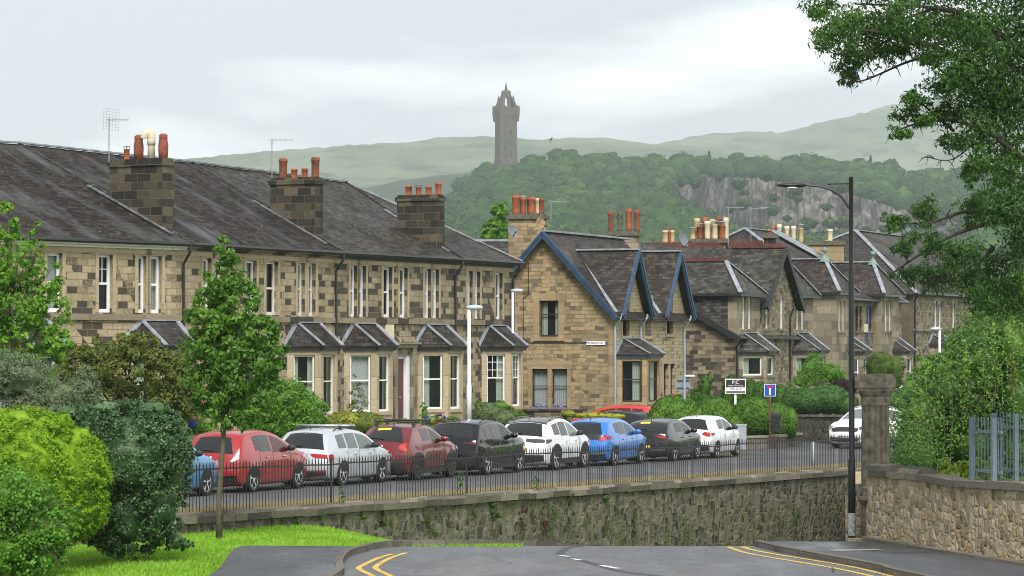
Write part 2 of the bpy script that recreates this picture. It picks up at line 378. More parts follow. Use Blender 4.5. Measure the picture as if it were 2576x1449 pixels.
def window(parent, fr, s0, s1, z0, z1, n=-.13, mat=None, fw=.08, mid=.5, bars=(0, 0), curtain=None, name='window', glass=None, low=None):
    mat = mat or M['white']; mb = MB()
    fbox(mb, fr, s0, s0 + fw, n - .08, n, z0, z1); fbox(mb, fr, s1 - fw, s1, n - .08, n, z0, z1)
    fbox(mb, fr, s0 + fw, s1 - fw, n - .08, n, z0, z0 + fw * 1.3); fbox(mb, fr, s0 + fw, s1 - fw, n - .08, n, z1 - fw, z1)
    zm = z0 + (z1 - z0) * mid
    if mid: fbox(mb, fr, s0 + fw, s1 - fw, n - .07, n - .015, zm - fw * .4, zm + fw * .4)
    if bars[0]:
        for k in range(1, bars[0] + 1):
            a = s0 + fw + (s1 - s0 - 2*fw) * k / (bars[0] + 1); fbox(mb, fr, a - .012, a + .012, n - .06, n - .03, zm + fw * .4, z1 - fw)
        for k in range(1, bars[1] + 1):
            a = zm + (z1 - zm) * k / (bars[1] + 1); fbox(mb, fr, s0 + fw, s1 - fw, n - .058, n - .032, a - .012, a + .012)
    w = mb.build(name, mat, parent)
    g = MB(); g.poly(fr.P(s0 + fw, n - .05, z0 + fw), fr.P(s1 - fw, n - .05, z0 + fw), fr.P(s1 - fw, n - .05, z1 - fw), fr.P(s0 + fw, n - .05, z1 - fw))
    g.build('pane', glass or M['glass'], w)
    if curtain:
        c = MB(); W = s1 - s0
        rngs = {'full': [(0, 1)], 'left': [(0, .42)], 'right': [(.6, 1)], 'both': [(0, .3), (.72, 1)]}.get(curtain, [(0, 1)])
        for a, b in rngs:
            k = max(4, int((b - a) * W / .05)); pts = []
            for i in range(k + 1):
                pts.append((s0 + W * (a + (b - a) * i / k), n - .16 - (.03 if i % 2 else 0)))
            zb = z0 if curtain != 'blind' else z0 + (z1 - z0) * .55
            for p, q in zip(pts, pts[1:]):
                c.poly(fr.P(p[0], p[1], zb), fr.P(q[0], q[1], zb), fr.P(q[0], q[1], z1), fr.P(p[0], p[1], z1))
        c.build('curtain', M['lace'] if curtain == 'full' else M['curtain'], w)
    return w
def strip(mb, a, b, w=.22, h=.05, up=(0, 0, 1)): mb.bar(a, b, w, h, up)
def chimney_pot(parent, c, h, r=.13, mat=None, kind='plain'):
    mb = MB(); mat = mat or M['terra']
    if kind == 'plain': prof = [(r, 0), (r*.92, h*.12), (r*.95, h*.8), (r*1.12, h*.84), (r*1.12, h*.9), (r*.98, h*.92), (r*.98, h), (r*.7, h), (r*.7, h*.6)]
    elif kind == 'urn': prof = [(r*.95, 0), (r*1.08, h*.3), (r*1.1, h*.55), (r*.92, h*.75), (r*.88, h*.82), (r*1.0, h*.84), (r*.86, h*.87), (r*.98, h*.93), (r*.5, h)]
    elif kind == 'cap': prof = [(r, 0), (r*.9, h*.1), (r*.9, h*.7), (r*1.05, h*.72), (r*1.05, h*.76), (r*.8, h*.76), (r*.8, h*.55)]
    else: prof = [(r, 0), (r*.85, h*.5), (r*.9, h*.52), (r*1.05, h*.52), (r*1.0, h*.7), (r*.9, h*.75)]
    mb.lathe(prof, c, 12)
    if kind == 'hood':
        c = Vector(c); mb.tube([c + Vector((.0, 0, h*.7)), c + Vector((0, 0, h*.88)), c + Vector((-.04, 0, h*.98)), c + Vector((-.14, 0, h*.97)), c + Vector((-.24, 0, h*.86)), c + Vector((-.26, 0, h*.76))], [r*.95, r*1.0, r*1.0, r*.98, r*.95, r*.95], 12, cap=False)
    p = mb.build('chimney_pot', mat, parent, smooth=True)
    if kind == 'cap':
        m2 = MB(); c = Vector(c)
        for k in range(4):
            a = k * math.pi / 2; m2.tube([c + Vector((math.cos(a)*r*.85, math.sin(a)*r*.85, h*.7)), c + Vector((math.cos(a)*r*.85, math.sin(a)*r*.85, h*.92))], .012, 5)
        m2.lathe([(r*1.35, h*.92), (r*.9, h*.96), (.01, h*1.0)], c, 12)
        o = m2.build('cowl', M['steel'], parent)
    return p
# ================================================================ SETTING
def zu(x, y):      # upper street level
    return max(.15 - (max(y, 60) - 77.5) * .0095, -.22)
WA = Vector((-6.97, 64.0)); WB = Vector((10.66, 96.2)); WD = (WB - WA).normalized(); WANG = math.atan2(WD.x, WD.y)
WF = Fr(WA.x, WA.y, WANG); WLEN = (WB - WA).length      # retaining wall frame, out = towards the lower road
def zlow(x, y):
    z = -.1
    b = min(1, max(0, (x + 5.6) / 5.6)); b = b * b * (3 - 2 * b)
    if y > 59.0:
        t = y - 59.0; drop = .0125 * t * t if t < 5 else .3125 + .125 * (t - 5)
        z -= min(drop, 2.9) * b
    return z
# --- materials
def m_asphalt(name, a, b, wet_sheen=.35):
    n = NT(name); o = n.obj()
    f = n.noise(o, 60, 4, .7).outputs[0]; g = n.noise(n.mapping(o, (1, .35, 1)), .45, 5, .6).outputs[0]
    v = n.N('ShaderNodeTexVoronoi', Scale=90.0, Vector=o).outputs['Distance']
    c = n.ramp(f, [(.3, a), (.7, b)]); c = n.mix(n.remap(g, .4, .65, 0, .5), c, tuple(x * .6 for x in a))
    tr_ = n.noise(n.mapping(o, (.5, .12, 1), loc=(4, 1, 0)), 1.0, 6, .7).outputs[0]; c = n.mix(n.remap(tr_, .5, .7, 0, .55), c, tuple(min(1, x * 1.5) for x in b))
    ck = n.N('ShaderNodeTexVoronoi', Scale=.38, _feature='DISTANCE_TO_EDGE', Vector=n.noise(o, .8, 4).outputs[1]); cv = n.N('ShaderNodeVectorMath', _operation='MULTIPLY_ADD'); n.l.new(n.noise(o, 1.5, 4).outputs[1], cv.inputs[0]); cv.inputs[1].default_value = (.9, .9, 0); n.l.new(o, cv.inputs[2]); n.l.new(cv.outputs[0], ck.inputs['Vector'])
    c = n.mix(n.remap(ck.outputs[0], 0, .012, .75, 0), c, (.02, .02, .02))
    n.bump(v, .5, .006)
    return n.fin(c, n.remap(g, .42, .62, .75, wet_sheen), 0, .5)
M['road'] = m_asphalt('wet_asphalt', (.075, .077, .082), (.15, .153, .16), .35)
M['upper_road'] = m_asphalt('old_asphalt', (.055, .055, .058), (.1, .1, .105), .45)
M['path'] = m_asphalt('footpath_asphalt', (.05, .053, .06), (.085, .09, .1), .25)
M['kerb'] = ashlar('kerb_stone', [(0, (.1, .09, .075)), (.5, (.16, .15, .125)), (1, (.2, .185, .15))], .9, 3, grime=.4)
def m_line(name, c):
    n = NT(name); o = n.obj(); f = n.noise(o, 28, 5, .75).outputs[0]; g = n.noise(o, 2.2, 3, .6).outputs[0]
    return n.fin(n.mix(n.remap(n.math('ADD', f, n.math('MULTIPLY', g, .4)), .72, .82, 0, .8), c, (.1, .1, .095)), .6, 0, .4)
M['yellow'] = m_line('yellow_line_paint', (.62, .42, .06))
M['whiteline'] = plain('white_line_paint', (.6, .6, .58), .6, var=.2)
def m_grass(name, a, b, c):
    n = NT(name); o = n.obj(); g = n.noise(o, 1.2, 6, .65).outputs[0]; f = n.noise(n.mapping(o, (1, .5, 1)), 25, 4, .7).outputs[0]
    col = n.ramp(f, [(.25, a), (.7, b)]); col = n.mix(n.remap(g, .52, .7, 0, .6), col, c); n.bump(f, .8, .05); return n.fin(col, .9, 0, .15)
M['grass'] = m_grass('lawn_grass', (.07, .17, .012), (.19, .37, .03), (.27, .33, .08))
M['farground'] = m_grass('far_grass', (.05, .08, .02), (.09, .13, .035), (.1, .11, .05))
# --- upper ground (one sheet to the horizon beyond the retaining wall)
def grid_sheet(name, mat, S, Nn, zf, fr=WF, solid=None):
    V = []; Fc = []
    for a in S:
        for b in Nn:
            p = fr.P(a, b, 0); V.append((p.x, p.y, zf(p.x, p.y)))
    k = len(Nn)
    for i in range(len(S) - 1):
        for j in range(k - 1): Fc.append((i*k+j, (i+1)*k+j, (i+1)*k+j+1, i*k+j+1))
    mb = MB(); mb.v = V; mb.f = Fc
    return structure(mb.build(name, mat, smooth=True))
Sg = [-3000, -900, -300, -120, -60, -30] + list(np.arange(-20, 121, 5.0)) + [150, 220, 400, 900, 3000]
grid_sheet('upper_ground', M['farground'], Sg, [-.3, -2, -4, -8, -14, -20, -30, -50, -100, -250, -700, -2000, -6000], lambda x, y: zu(x, y) - .012)
# upper road : asphalt sheet 4 mm proud and beyond
grid_sheet('upper_road', M['upper_road'], list(np.arange(-20, 75, 4.0)), [-.95, -3, -5, -7, -9, -11.5, -14, -17, -20, -24], lambda x, y: zu(x, y) - .006)
grid_sheet('dry_verge', m_grass('dry_grass_soil', (.16, .13, .06), (.27, .23, .12), (.12, .14, .04)), list(np.arange(-12, 50, 3.0)), [-.3, -.6, -.93], lambda x, y: zu(x, y) - .002)
# --- lower ground: lawn sheet from the wall foot to behind the camera
Sl = [-2500, -600, -150] + list(np.arange(-60, 90, 2.0)) + [150, 600, 2500]
Nl = [.02, .5, 1, 2, 3, 4, 5, 6, 7, 8, 9, 10, 12, 14, 16, 18, 20, 24, 28, 34, 40, 60, 120, 400, 2000]
grid_sheet('lower_ground', M['grass'], Sl, Nl, lambda x, y: zlow(x, y) - .02)
def smooth_line(pts, k=6):
    P = [Vector(p) for p in pts]; out = []
    for i in range(len(P) - 1):
        p0, p1, p2, p3 = P[max(i-1, 0)], P[i], P[i+1], P[min(i+2, len(P)-1)]
        for j in range(k):
            t = j / k; out.append(.5 * ((2*p1) + (p2-p0)*t + (2*p0-5*p1+4*p2-p3)*t*t + (3*p1-p0-3*p2+p3)*t*t*t))
    out.append(P[-1]); return out
def gl(pts, z=-.1): return [ground(x, y, z) for x, y in pts]
def drape(name, mat, left, right, dz, m=8, cols=None):
    """sheet between two polylines (same count) draped on the lower ground"""
    mb = MB(); L = smooth_line(left, m); Rr = smooth_line(right, m); K = 14 if cols is None else cols
    for a, b in zip(L, Rr):
        for j in range(K + 1):
            p = a.lerp(b, j / K); mb.v.append((p.x, p.y, zlow(p.x, p.y) + dz))
    for i in range(len(L) - 1):
        for j in range(K): mb.f.append((i*(K+1)+j, (i+1)*(K+1)+j, (i+1)*(K+1)+j+1, i*(K+1)+j+1))
    return structure(mb.build(name, mat, smooth=True))
# kerb lines in plan (left kerb, right kerb); far ends run on beyond the crest
lk = gl([(862, 1449), (862, 1425), (880, 1400), (927, 1386), (943, 1381), (1013, 1372), (1163, 1366)]) + [Vector((1.0, 63.5, 0)), Vector((4.4, 70, 0)), Vector((11, 81, 0)), Vector((18, 92, 0))]
lk = [Vector((-3.6, 20, 0)), Vector((-3.45, 40, 0)), Vector((-3.2, 48, 0))] + lk
rk = gl([(2250, 1449), (2193, 1433), (2013, 1400), (1935, 1384), (1901, 1370)]) + [Vector((5.35, 64.5, 0)), Vector((7.4, 70, 0)), Vector((11, 76, 0)), Vector((17.5, 86, 0)), Vector((23, 94, 0))]
rk = [Vector((9.5, 20, 0)), Vector((8.3, 40, 0)), Vector((7.6, 48, 0))] + rk
while len(lk) > len(rk): rk.append(rk[-1] + Vector((2, 3, 0)))
while len(rk) > len(lk): lk.append(lk[-1] + Vector((2, 3, 0)))
drape('lower_road', M['road'], lk, rk, 0.0, 6, 26)
def line_mark(name, pts, w, mat, dz=.006):
    P = smooth_line(pts, 8); mb = MB()
    for i, p in enumerate(P):
        d = (P[min(i+1, len(P)-1)] - P[max(i-1, 0)]); d.z = 0; d.normalize(); s = Vector((d.y, -d.x, 0)) * w / 2
        for q in (p - s, p + s): mb.v.append((q.x, q.y, zlow(q.x, q.y) + dz))
    for i in range(len(P) - 1): mb.f.append((2*i, 2*i+1, 2*i+3, 2*i+2))
    return mb
ylines = MB()
for pts in ([(937, 1449), (903, 1431), (916, 1421), (950, 1405), (986, 1394)], [(982, 1449), (946, 1431), (953, 1420), (985, 1403), (1022, 1391)],
            [(2190, 1449), (2085, 1427), (1900, 1396), (1850, 1383), (1829, 1372)], [(2240, 1449), (2130, 1424), (1960, 1396), (1890, 1383), (1866, 1371)]):
    P = gl(pts); P = [P[0] + (P[0] - P[1]) * 1.5] + P
    mb = line_mark('l', P, .11, None); i = len(ylines.v); ylines.v += mb.v; ylines.f += [tuple(k + i for k in f) for f in mb.f]
structure(ylines.build('yellow_lines', M['yellow']))
wl = MB()
for pts in ([(1408, 1397.5), (1432, 1401)], [(1440, 1406), (1462, 1410)], [(1512, 1423), (1556, 1431)]):
    mb = line_mark('l', gl(pts), .12, None, .007); i = len(wl.v); wl.v += mb.v; wl.f += [tuple(k + i for k in f) for f in mb.f]
structure(wl.build('white_line', M['whiteline']))
seam = line_mark('l', gl([(1660, 1449), (1560, 1437), (1470, 1412), (1413, 1396), (1417, 1385), (1440, 1372), (1478, 1363)]) + [Vector((2.2, 64, 0))], .16, None, .004)
structure(seam.build('road_seam', plain('bitumen_seam', (.02, .02, .021), .5)))
# kerbs
def kerb(name, pts, z0=.0, h=.12, w=.15, side=1):
    P = smooth_line(pts, 5); mb = MB()
    for a, b in zip(P, P[1:]):
        d = (b - a); d.z = 0
        if d.length < .01: continue
        d.normalize(); s = Vector((d.y, -d.x, 0)) * w * side
        q = lambda dz: [Vector((p.x, p.y, zlow(p.x, p.y) + dz)) for p in (a, b, b + s, a + s)]
        mb.hexa(q(-.1), q(h))
    return structure(mb.build(name, M['kerb']))
kerb('left_kerb', lk[2:], side=-1); kerb('right_kerb', rk[2:], side=1)
# footpaths (raised 0.11)
pl = gl([(380, 1560), (545, 1449), (575, 1410), (600, 1389), (640, 1386)]); pr = gl([(840, 1560), (848, 1449), (850, 1420), (868, 1398), (905, 1388)])
drape('left_footpath', M['path'], pl, pr, .105, 6, 12)
rp1 = [p + Vector((.14, .0, 0)) for p in rk[2:]]
wallfoot = [ground(2700, 1449, -.02), ground(2576, 1425, -.02), ground(2400, 1398, -.02), ground(2180, 1360, -.02)]
rp2 = [Vector((12.5, 40, 0)), Vector((11.5, 48, 0)), Vector((10.8, 51, 0)), wallfoot[1], wallfoot[2], wallfoot[3], Vector((7.9, 66, 0)), Vector((9.9, 70, 0))]
while len(rp2) < len(rp1): rp2.append(rp2[-1] + Vector((2.8, 5, 0)))
rp2 = rp2[:len(rp1)]
drape('right_footpath', M['path'], rp1, rp2, .1, 6, 14)
pq = gl([(2085, 1383), (2205, 1381), (2222, 1384), (2100, 1387)], 0.0); pm = MB(); pm.poly(*[(p.x, p.y, zlow(p.x, p.y) + .106) for p in pq]); structure(pm.build('pavement_patch', plain('pale_concrete_patch', (.26, .25, .21), .8, var=.25)))
# --- lawn edge raised verge near the kerb on the left is the lawn itself; grass blades
def blades(name, P, h, w, mat, lean=.4):
    n = len(P); hgt = h * RNG.uniform(.5, 1.3, n); ang = RNG.uniform(0, 2*math.pi, n); sd = np.stack([np.cos(ang), np.sin(ang), np.zeros(n)], 1) * (w * RNG.uniform(.6, 1.3, n))[:, None]
    up = np.stack([RNG.normal(0, lean, n) * hgt, RNG.normal(0, lean, n) * hgt, hgt], 1)
    V = np.stack([P - sd, P + sd, P + up], 1).reshape(-1, 3)
    return np_mesh(name, V, np.arange(3 * n).reshape(-1, 3), mat)
gm = leafmat('grass_blades', (.08, .19, .012), (.26, .48, .04), .6, .3, .2, c=(.38, .5, .12))
pts = []
while len(pts) < 42000:
    x, y = random.uniform(-11, 1.4), random.uniform(52, 69)
    u = (x / y) * F + CXP; rel = (x - WA.x) * WF.o[0] + (y - WA.y) * WF.o[1]
    if rel < .03: continue
    # outside road & path
    py = HY + (CZ + .1) / y * F
    j_ = 9 * mnoise.noise(Vector((x * 6, y * 2, 0))) + 4
    if u > 900 and py > 1371 + j_ * .3: continue
    if py > 1384 + j_ * .3 and u > 556 - (py - 1385) * .3 + j_: continue
    if u > 1315 or u < -40: continue
    pts.append((x, y, zlow(x, y) - .02))
blades('grass', np.array(pts), .075, .012, gm)['kind'] = 'stuff'
tag(bpy.data.objects['grass'], 'bright green mown grass on the verge beside the footpath', 'grass')
dm = leafmat('dry_blades', (.3, .24, .1), (.45, .38, .2), .8, .3, .1, c=(.2, .26, .06))
pts = []
for k in range(16000):
    s = random.uniform(-2, 42); nn = -random.triangular(.3, 1.25, .4); p = WF.P(s, nn, 0); pts.append((p.x, p.y, zu(p.x, p.y)))
g2 = blades('dry_grass', np.array(pts), .16, .008, dm, .35); tag(g2, 'straw coloured dry grass along the foot of the railings', 'grass', kind='stuff')
# --- retaining wall + coping
M['retain'] = rubble('retaining_rubble', [(0, (.04, .037, .032)), (.45, (.115, .105, .086)), (1, (.24, .215, .17))], 4.6, (1, .85, 1), mortar=(.17, .155, .12), mw=.12, moss=(.1, .115, .035), grime=.25)
M['coping'] = ashlar('coping_stone', [(0, (.07, .064, .052)), (.4, (.15, .135, .105)), (1, (.27, .24, .185))], .95, 5, grime=.55, msize=.02, dist=.02)
rw = T('retaining_wall', 'long dark rubble retaining wall with moss below the parked cars', 'wall', WF.P(0, 0, 0))
mb = MB(); S = np.arange(-45, 60.1, 1.0)
for a, b in zip(S, S[1:]):
    pa, pb = WF.P(a, 0, 0), WF.P(b, 0, 0); za, zb = zu(pa.x, pa.y) - .05, zu(pb.x, pb.y) - .05
    mb.poly((pa.x, pa.y, -4), (pb.x, pb.y, -4), (pb.x, pb.y, zb), (pa.x, pa.y, za))
mb.build('wall_face', M['retain'], rw)
mb = MB(); s = -3.0; random.seed(3)
while s < 60:
    L = random.uniform(.8, 1.25); e = random.uniform(-.012, .012); pa, pb = WF.P(s, 0, 0), WF.P(s + L - .015, 0, 0); za, zb = zu(pa.x, pa.y) + e, zu(pb.x, pb.y) + e
    j = random.uniform(-.015, .015)
    prof = [(.09 + j, -.17), (.1 + j, -.02), (.05, .045), (-.12, .07), (-.32, .03), (-.34, -.17)]
    i = len(mb.v)
    for q, z in ((s, za), (s + L - .015, zb)):
        for n_, dz in prof: mb.v.append(tuple(WF.P(q, n_, z + dz)))
    k = len(prof)
    mb.f += [(i+a, i+(a+1) % k, i+k+(a+1) % k, i+k+a) for a in range(k)] + [tuple(range(i, i+k))[::-1], tuple(range(i+k, i+2*k))]
    s += L
mb.build('coping', M['coping'], rw)
# --- railings on the coping
rf = T('railing_fence', 'black iron spear topped railing along the retaining wall coping', 'fence', WF.P(0, -.12, 0))
def baluster(mb, s, h, r, lean=0, n=5):
    r *= .88
    p = WF.P(s, -.12, 0); z = zu(p.x, p.y) + .05; t = p + Vector((WF.d[0]*lean, WF.d[1]*lean, 0))
    P = lambda k: Vector((p.x + (t.x - p.x)*k, p.y + (t.y - p.y)*k, z + h*k))
    mb.tube([P(0), P(.86), P(.865), P(.885), P(.89), P(.93), P(1)], [r, r, r*1.9, r*1.9, r*1.2, r*1.5, r*.15], n)
NB = 295; rest = MB(); random.seed(5); sb = [-.6 + k * .128 for k in range(NB)]
for k, s in enumerate(sb):
    if random.random() < .03 and k > 8: continue
    L = random.gauss(0, .006)
    if k < 100:
        mb = MB(); baluster(mb, s, 1.08 + random.gauss(0, .008), .0105, L, 6); mb.build('baluster', M['black'], rf, uv=False)
    else: baluster(rest, s, 1.08 + random.gauss(0, .01), .0105, L)
for k in range(120): baluster(rest, sb[-1] + .128 * (k + 1), 1.08, .0105)
r_ = rest.build('balusters', M['black'], rf, uv=False); r_['kind'] = 'stuff'
mb = MB(); pts = []
for k, s in enumerate(np.arange(-3, 54, 1.0)):
    p = WF.P(s, -.12, 0); pts.append((p.x, p.y, zu(p.x, p.y) + .05 + .91 + .012 * math.sin(s * .9) + random.gauss(0, .008)))
for a, b in zip(pts, pts[1:]): mb.bar(a, b, .018, .035)
mb.build('top_rail', M['black'], rf)
mb = MB()
for s in (-.55, 6.1, 12.4, 19.0, 25.5, 31.5, 36.5, 41.5):
    p = WF.P(s, -.12, 0); z = zu(p.x, p.y) + .04
    mb.bar(p + Vector((0, 0, z)), p + Vector((0, 0, z + 1.08)), .03, .03)
mb.build('post', M['black'], rf)
# --- right boundary wall
M['yellow_rubble'] = rubble('yellow_rubble', [(0, (.3, .235, .145)), (.35, (.55, .45, .29)), (.75, (.68, .58, .39)), (.9, (.6, .4, .15)), (1, (.18, .14, .095))], 5.6, (1, .9, 1), mortar=(.36, .31, .22), mw=.1, grime=.25, disp=.05)
M['coping2'] = ashlar('slab_coping', [(0, (.15, .13, .1)), (.5, (.2, .18, .14)), (1, (.24, .215, .17))], 1.1, 3, grime=.35, msize=.01)
A_, B_ = wallfoot[3], wallfoot[1]; B2 = B_ + (B_ - A_) * 1.3
ang = math.atan2(B2.x - A_.x, B2.y - A_.y); RWF = Fr(A_.x, A_.y, ang); RL = (B2 - A_).length
bw_ = T('boundary_wall', 'pale yellow rubble stone wall with slab coping beside the right pavement', 'wall', A_)
mb = MB(); fz = lambda a: -.3
top = lambda px, py: zat(px, py, RWF.dep(px))
tops = [(0.0, zat(2205, 1178, 61.5)), (RWF.s_(2310), zat(2310, 1192, RWF.dep(2310))), (RWF.s_(2400), zat(2400, 1208, RWF.dep(2400))), (RWF.s_(2576), zat(2576, 1217, RWF.dep(2576))), (RL, zat(2576, 1217, RWF.dep(2576)))]
wt = .42
for (a, za), (b, zb) in zip(tops, tops[1:]):
    mb.hexa([RWF.P(a, 0, -.4), RWF.P(b, 0, -.4), RWF.P(b, -wt, -.4), RWF.P(a, -wt, -.4)], [RWF.P(a, 0, za - .12), RWF.P(b, 0, zb - .12), RWF.P(b, -wt, zb - .12), RWF.P(a, -wt, za - .12)])
mb.build('wall_face', M['yellow_rubble'], bw_)
mb = MB()
for (a, za), (b, zb) in zip(tops[1:], tops[2:]):
    k = max(1, int((b - a) / 1.3))
    for i in range(k):
        a0, a1 = a + (b - a)*i/k, a + (b - a)*(i+1)/k - .01; z0, z1 = za + (zb - za)*i/k, za + (zb - za)*(i+1)/k
        dz = .02 * (i % 2)
        mb.hexa([RWF.P(a0, .07, z0 - .12), RWF.P(a1, .07, z1 - .12), RWF.P(a1, -wt - .05, z1 - .12), RWF.P(a0, -wt - .05, z0 - .12)], [RWF.P(a0, .07, z0 + dz), RWF.P(a1, .07, z1 + dz), RWF.P(a1, -wt - .05, z1 + dz), RWF.P(a0, -wt - .05, z0 + dz)])
mb.build('slab_coping', M['coping2'], bw_)
mb = MB(); a, za = tops[0]; b, zb = tops[1]; K = 6
for i in range(K):   # rounded cope stones near the pillar
    a0, a1 = a + (b - a)*i/K, a + (b - a)*(i+1)/K - .012; z0 = za + (zb - za)*(i+.5)/K - .12 + random.uniform(-.015, .015)
    pts = [(.06 - .0, 0), (.05, .12), (-.02, .21), (-.2, .25), (-.36, .2), (-.46, .1), (-.47, 0)]
    i0 = len(mb.v)
    for q in (a0, a1):
        for n_, dz in pts: mb.v.append(tuple(RWF.P(q, n_, z0 + dz)))
    k = len(pts); mb.f += [(i0+c, i0+(c+1) % k, i0+k+(c+1) % k, i0+k+c) for c in range(k)] + [tuple(range(i0, i0+k))[::-1], tuple(range(i0+k, i0+2*k))]
mb.build('rounded_coping', M['coping'], bw_)
mb = MB()  # foundation lip
mb.hexa([RWF.P(-.1, .1, -.3), RWF.P(RL, .1, -.3), RWF.P(RL, -.1, -.3), RWF.P(-.1, -.1, -.3)], [RWF.P(-.1, .09, .05), RWF.P(RL, .09, .05), RWF.P(RL, -.1, .09), RWF.P(-.1, -.1, .09)])
mb.build('footing', M['coping2'], bw_)
# return wall behind the pillar down to the retaining wall
rt = T('return_wall', 'short stepped rubble wall with rounded cope running back behind the fluted pillar', 'wall', A_)
mb = MB(); RT = Fr(A_.x + .05, A_.y + .2, math.atan2(11.4 - A_.x, 97 - A_.y))
fbox(mb, RT, 0, 34, -.4, 0, -3, -.02)
RT2 = Fr(*ground(2152, 1352, -.02).xy, math.atan2(2.2, 1)); fbox(mb, RT2, 0, .55, -.4, 0, -.5, zat(2160, 1240, 63))
mb.build('wall_face', M['yellow_rubble'], rt)
mb = MB(); q = RT2.P(.27, -.2, zat(2160, 1238, 63)); mb.ball(q, .3, 12, 8, (1, 1, .75)); q = RWF.P(-.1, -.05, zat(2195, 1240, 62)); mb.ball(q, .2, 12, 8, (1, 1, 1.1)); mb.build('rounded_coping', M['coping'], rt, smooth=True)
# planted bank behind the walls
mb = MB(); mb.v = []; 
bp = [RWF.P(0, -.3, .55), RWF.P(RL, -.3, .55), Vector((40, 60, .6)), Vector((45, 150, .2)), Vector((22, 112, -.1)), Vector((11.6, 97, -.05)), RT.P(20, -.1, .6)]
mb.poly(*bp); structure(mb.build('planted_bank', M['farground']))
# --- fluted stone pillar
px, py_ = ground(2203, 1352, -.02).xy
pc = T('stone_pillar', 'old fluted stone gate pillar with moulded capital beside the black lamp post', 'pillar', (px, py_, -.05))
ztop = zat(2203, 945, py_); zcap = zat(2203, 985, py_)
mb = MB(); NF = 14; ring = []
prof = [(.3, -.5)] + [(.3 - .02 * q / 24, zcap * q / 24 - .28 * q / 24) for q in range(25)]
for r, z in prof:
    i = len(mb.v); K = NF * 8
    for j in range(K):
        ph = 2*math.pi*j/K; f = max(0, math.sin(NF * ph)) ** .6; rr = r * (1 - .1 * f) * (1 + .012 * math.sin(z * 9 + ph * 3))
        # square-ish plan
        mb.v.append((px + rr*math.cos(ph + .4), py_ + rr*math.sin(ph + .4), z))
    ring.append(i)
for a, b in zip(ring, ring[1:]): mb.f += [(a+j, a+(j+1) % K, b+(j+1) % K, b+j) for j in range(K)]
M['pillar'] = plain('pillar_stone', (.165, .145, .11), .92, var=.55, scale=7)
mb.build('shaft', M['pillar'], pc)
mb = MB(); mb.lathe([(.3, zcap - .28), (.3, zcap - .1), (.31, zcap - .09), (.335, zcap - .04), (.36, zcap + .02)], (px, py_, 0), 32)
c_ = Fr(px, py_, R(22)); fbox(mb, c_, -.31, .31, -.31, .31, zcap + .02, zcap + .08); fbox(mb, c_, -.335, .335, -.335, .335, zcap + .08, ztop - .03)
fbox(mb, c_, -.3, .3, -.3, .3, ztop - .03, ztop + .03)
mb.build('capital', M['pillar'], pc)
# --- black street lamp
lb = ground(2143, 1350, .0); x, y = lb.x, lb.y; zt = zat(2136, 447, y)
lp = T('street_lamp', 'tall black lamp post with curved scroll arm standing before the stone pillar', 'street lamp', (x, y, 0))
mb = MB(); mb.lathe([(.075, -.1), (.075, 1.55), (.06, 1.6), (.058, zt - 1.9), (.045, zt - 1.8), (.042, zt), (.05, zt + .01), (.0, zt + .03)], (x, y, 0), 14); mb.build('post', M['black'], lp, smooth=True)
mb = MB(); ax = lambda p_, q_: Vector((at(p_, q_, y).x, y, zat(p_, q_, y)))
arc = smooth_line([ax(2136, 525), ax(2118, 497), ax(2090, 478), ax(2060, 469), ax(2030, 466)], 5); mb.tube(arc, .022, 8)
mb.tube([ax(2136, 462), ax(2080, 463)], .012, 6); mb.build('arm', M['black'], lp)
mb = MB(); c = ax(1992, 466); mb.ball(c, .32, 14, 8, (1.0, .4, .16)); mb.build('lamp_head', M['black'], lp, smooth=True)
mb = MB(); mb.lathe([(.12, 0), (.12, .02)], (c.x, c.y, c.z - .06), 12); mb.build('lens', M['white'], lp)
mb = MB(); mb.lathe([(.0765, .02), (.0765, .48)], (x, y, 0), 14); mb.build('worn_band', plain('worn_paint', (.3, .36, .32), .7, var=.8, scale=14), lp)
# white lamps by the terrace
def white_lamp(px, ptop, pbot, d, label, dirx=1):
    b = at(px, pbot, d); zt = zat(px, ptop, d)
    t = T('street_lamp', label, 'street lamp', b)
    mb = MB(); mb.lathe([(.085, 0), (.085, 1.2), (.06, 1.3), (.055, zt - b.z)], b, 12); mb.build('post', M['white'], t, smooth=True)
    mb = MB(); mb.ball(Vector((b.x + .18*dirx, b.y, zt + .03)), .3, 12, 7, (1, .45, .32)); mb.build('lamp_head', plain('lamp_grey', (.42, .45, .48), .4), t, smooth=True)
white_lamp(1180, 776, 1062, 101, 'white column lamp standing in front of the terrace bay windows')
white_lamp(1290, 733, 1040, 133, 'white column lamp at the end of the terrace beside the blue gabled house')
white_lamp(2364, 829, 975, 150, 'white column lamp half hidden by the bushes on the right', -1)
# --- signs
def post(mb, p, z0, z1, r): mb.tube([(p.x, p.y, z0), (p.x, p.y, z1)], r, 10)
rust = plain('rusty_brown_post', (.12, .05, .03), .8, var=.4)
d = 122.0; b = at(1937, 1112, d); g0 = zu(b.x, d)
t = T('road_sign', 'blue no through road sign with white T and red bar on a rusty post', 'sign', (b.x, d, g0))
mb = MB(); post(mb, b, g0, zat(0, 965, d), .045); mb.build('post', rust, t)
S1 = Fr(at(1922, 980, d).x, d - .06, math.pi/2)   # faces camera (-Y)
wS = at(1951, 980, d).x - S1.x; z0, z1 = zat(0, 997, d), zat(0, 966, d)
mb = MB(); fbox(mb, S1, 0, wS, -.02, 0, z0, z1); pn = mb.build('panel', M['white'], t)
mb = MB(); fbox(mb, S1, .02, wS - .02, 0, .004, z0 + .02, z1 - .02); mb.build('blue_field', plain('sign_blue', (.012, .06, .42), .35, var=.05), pn)
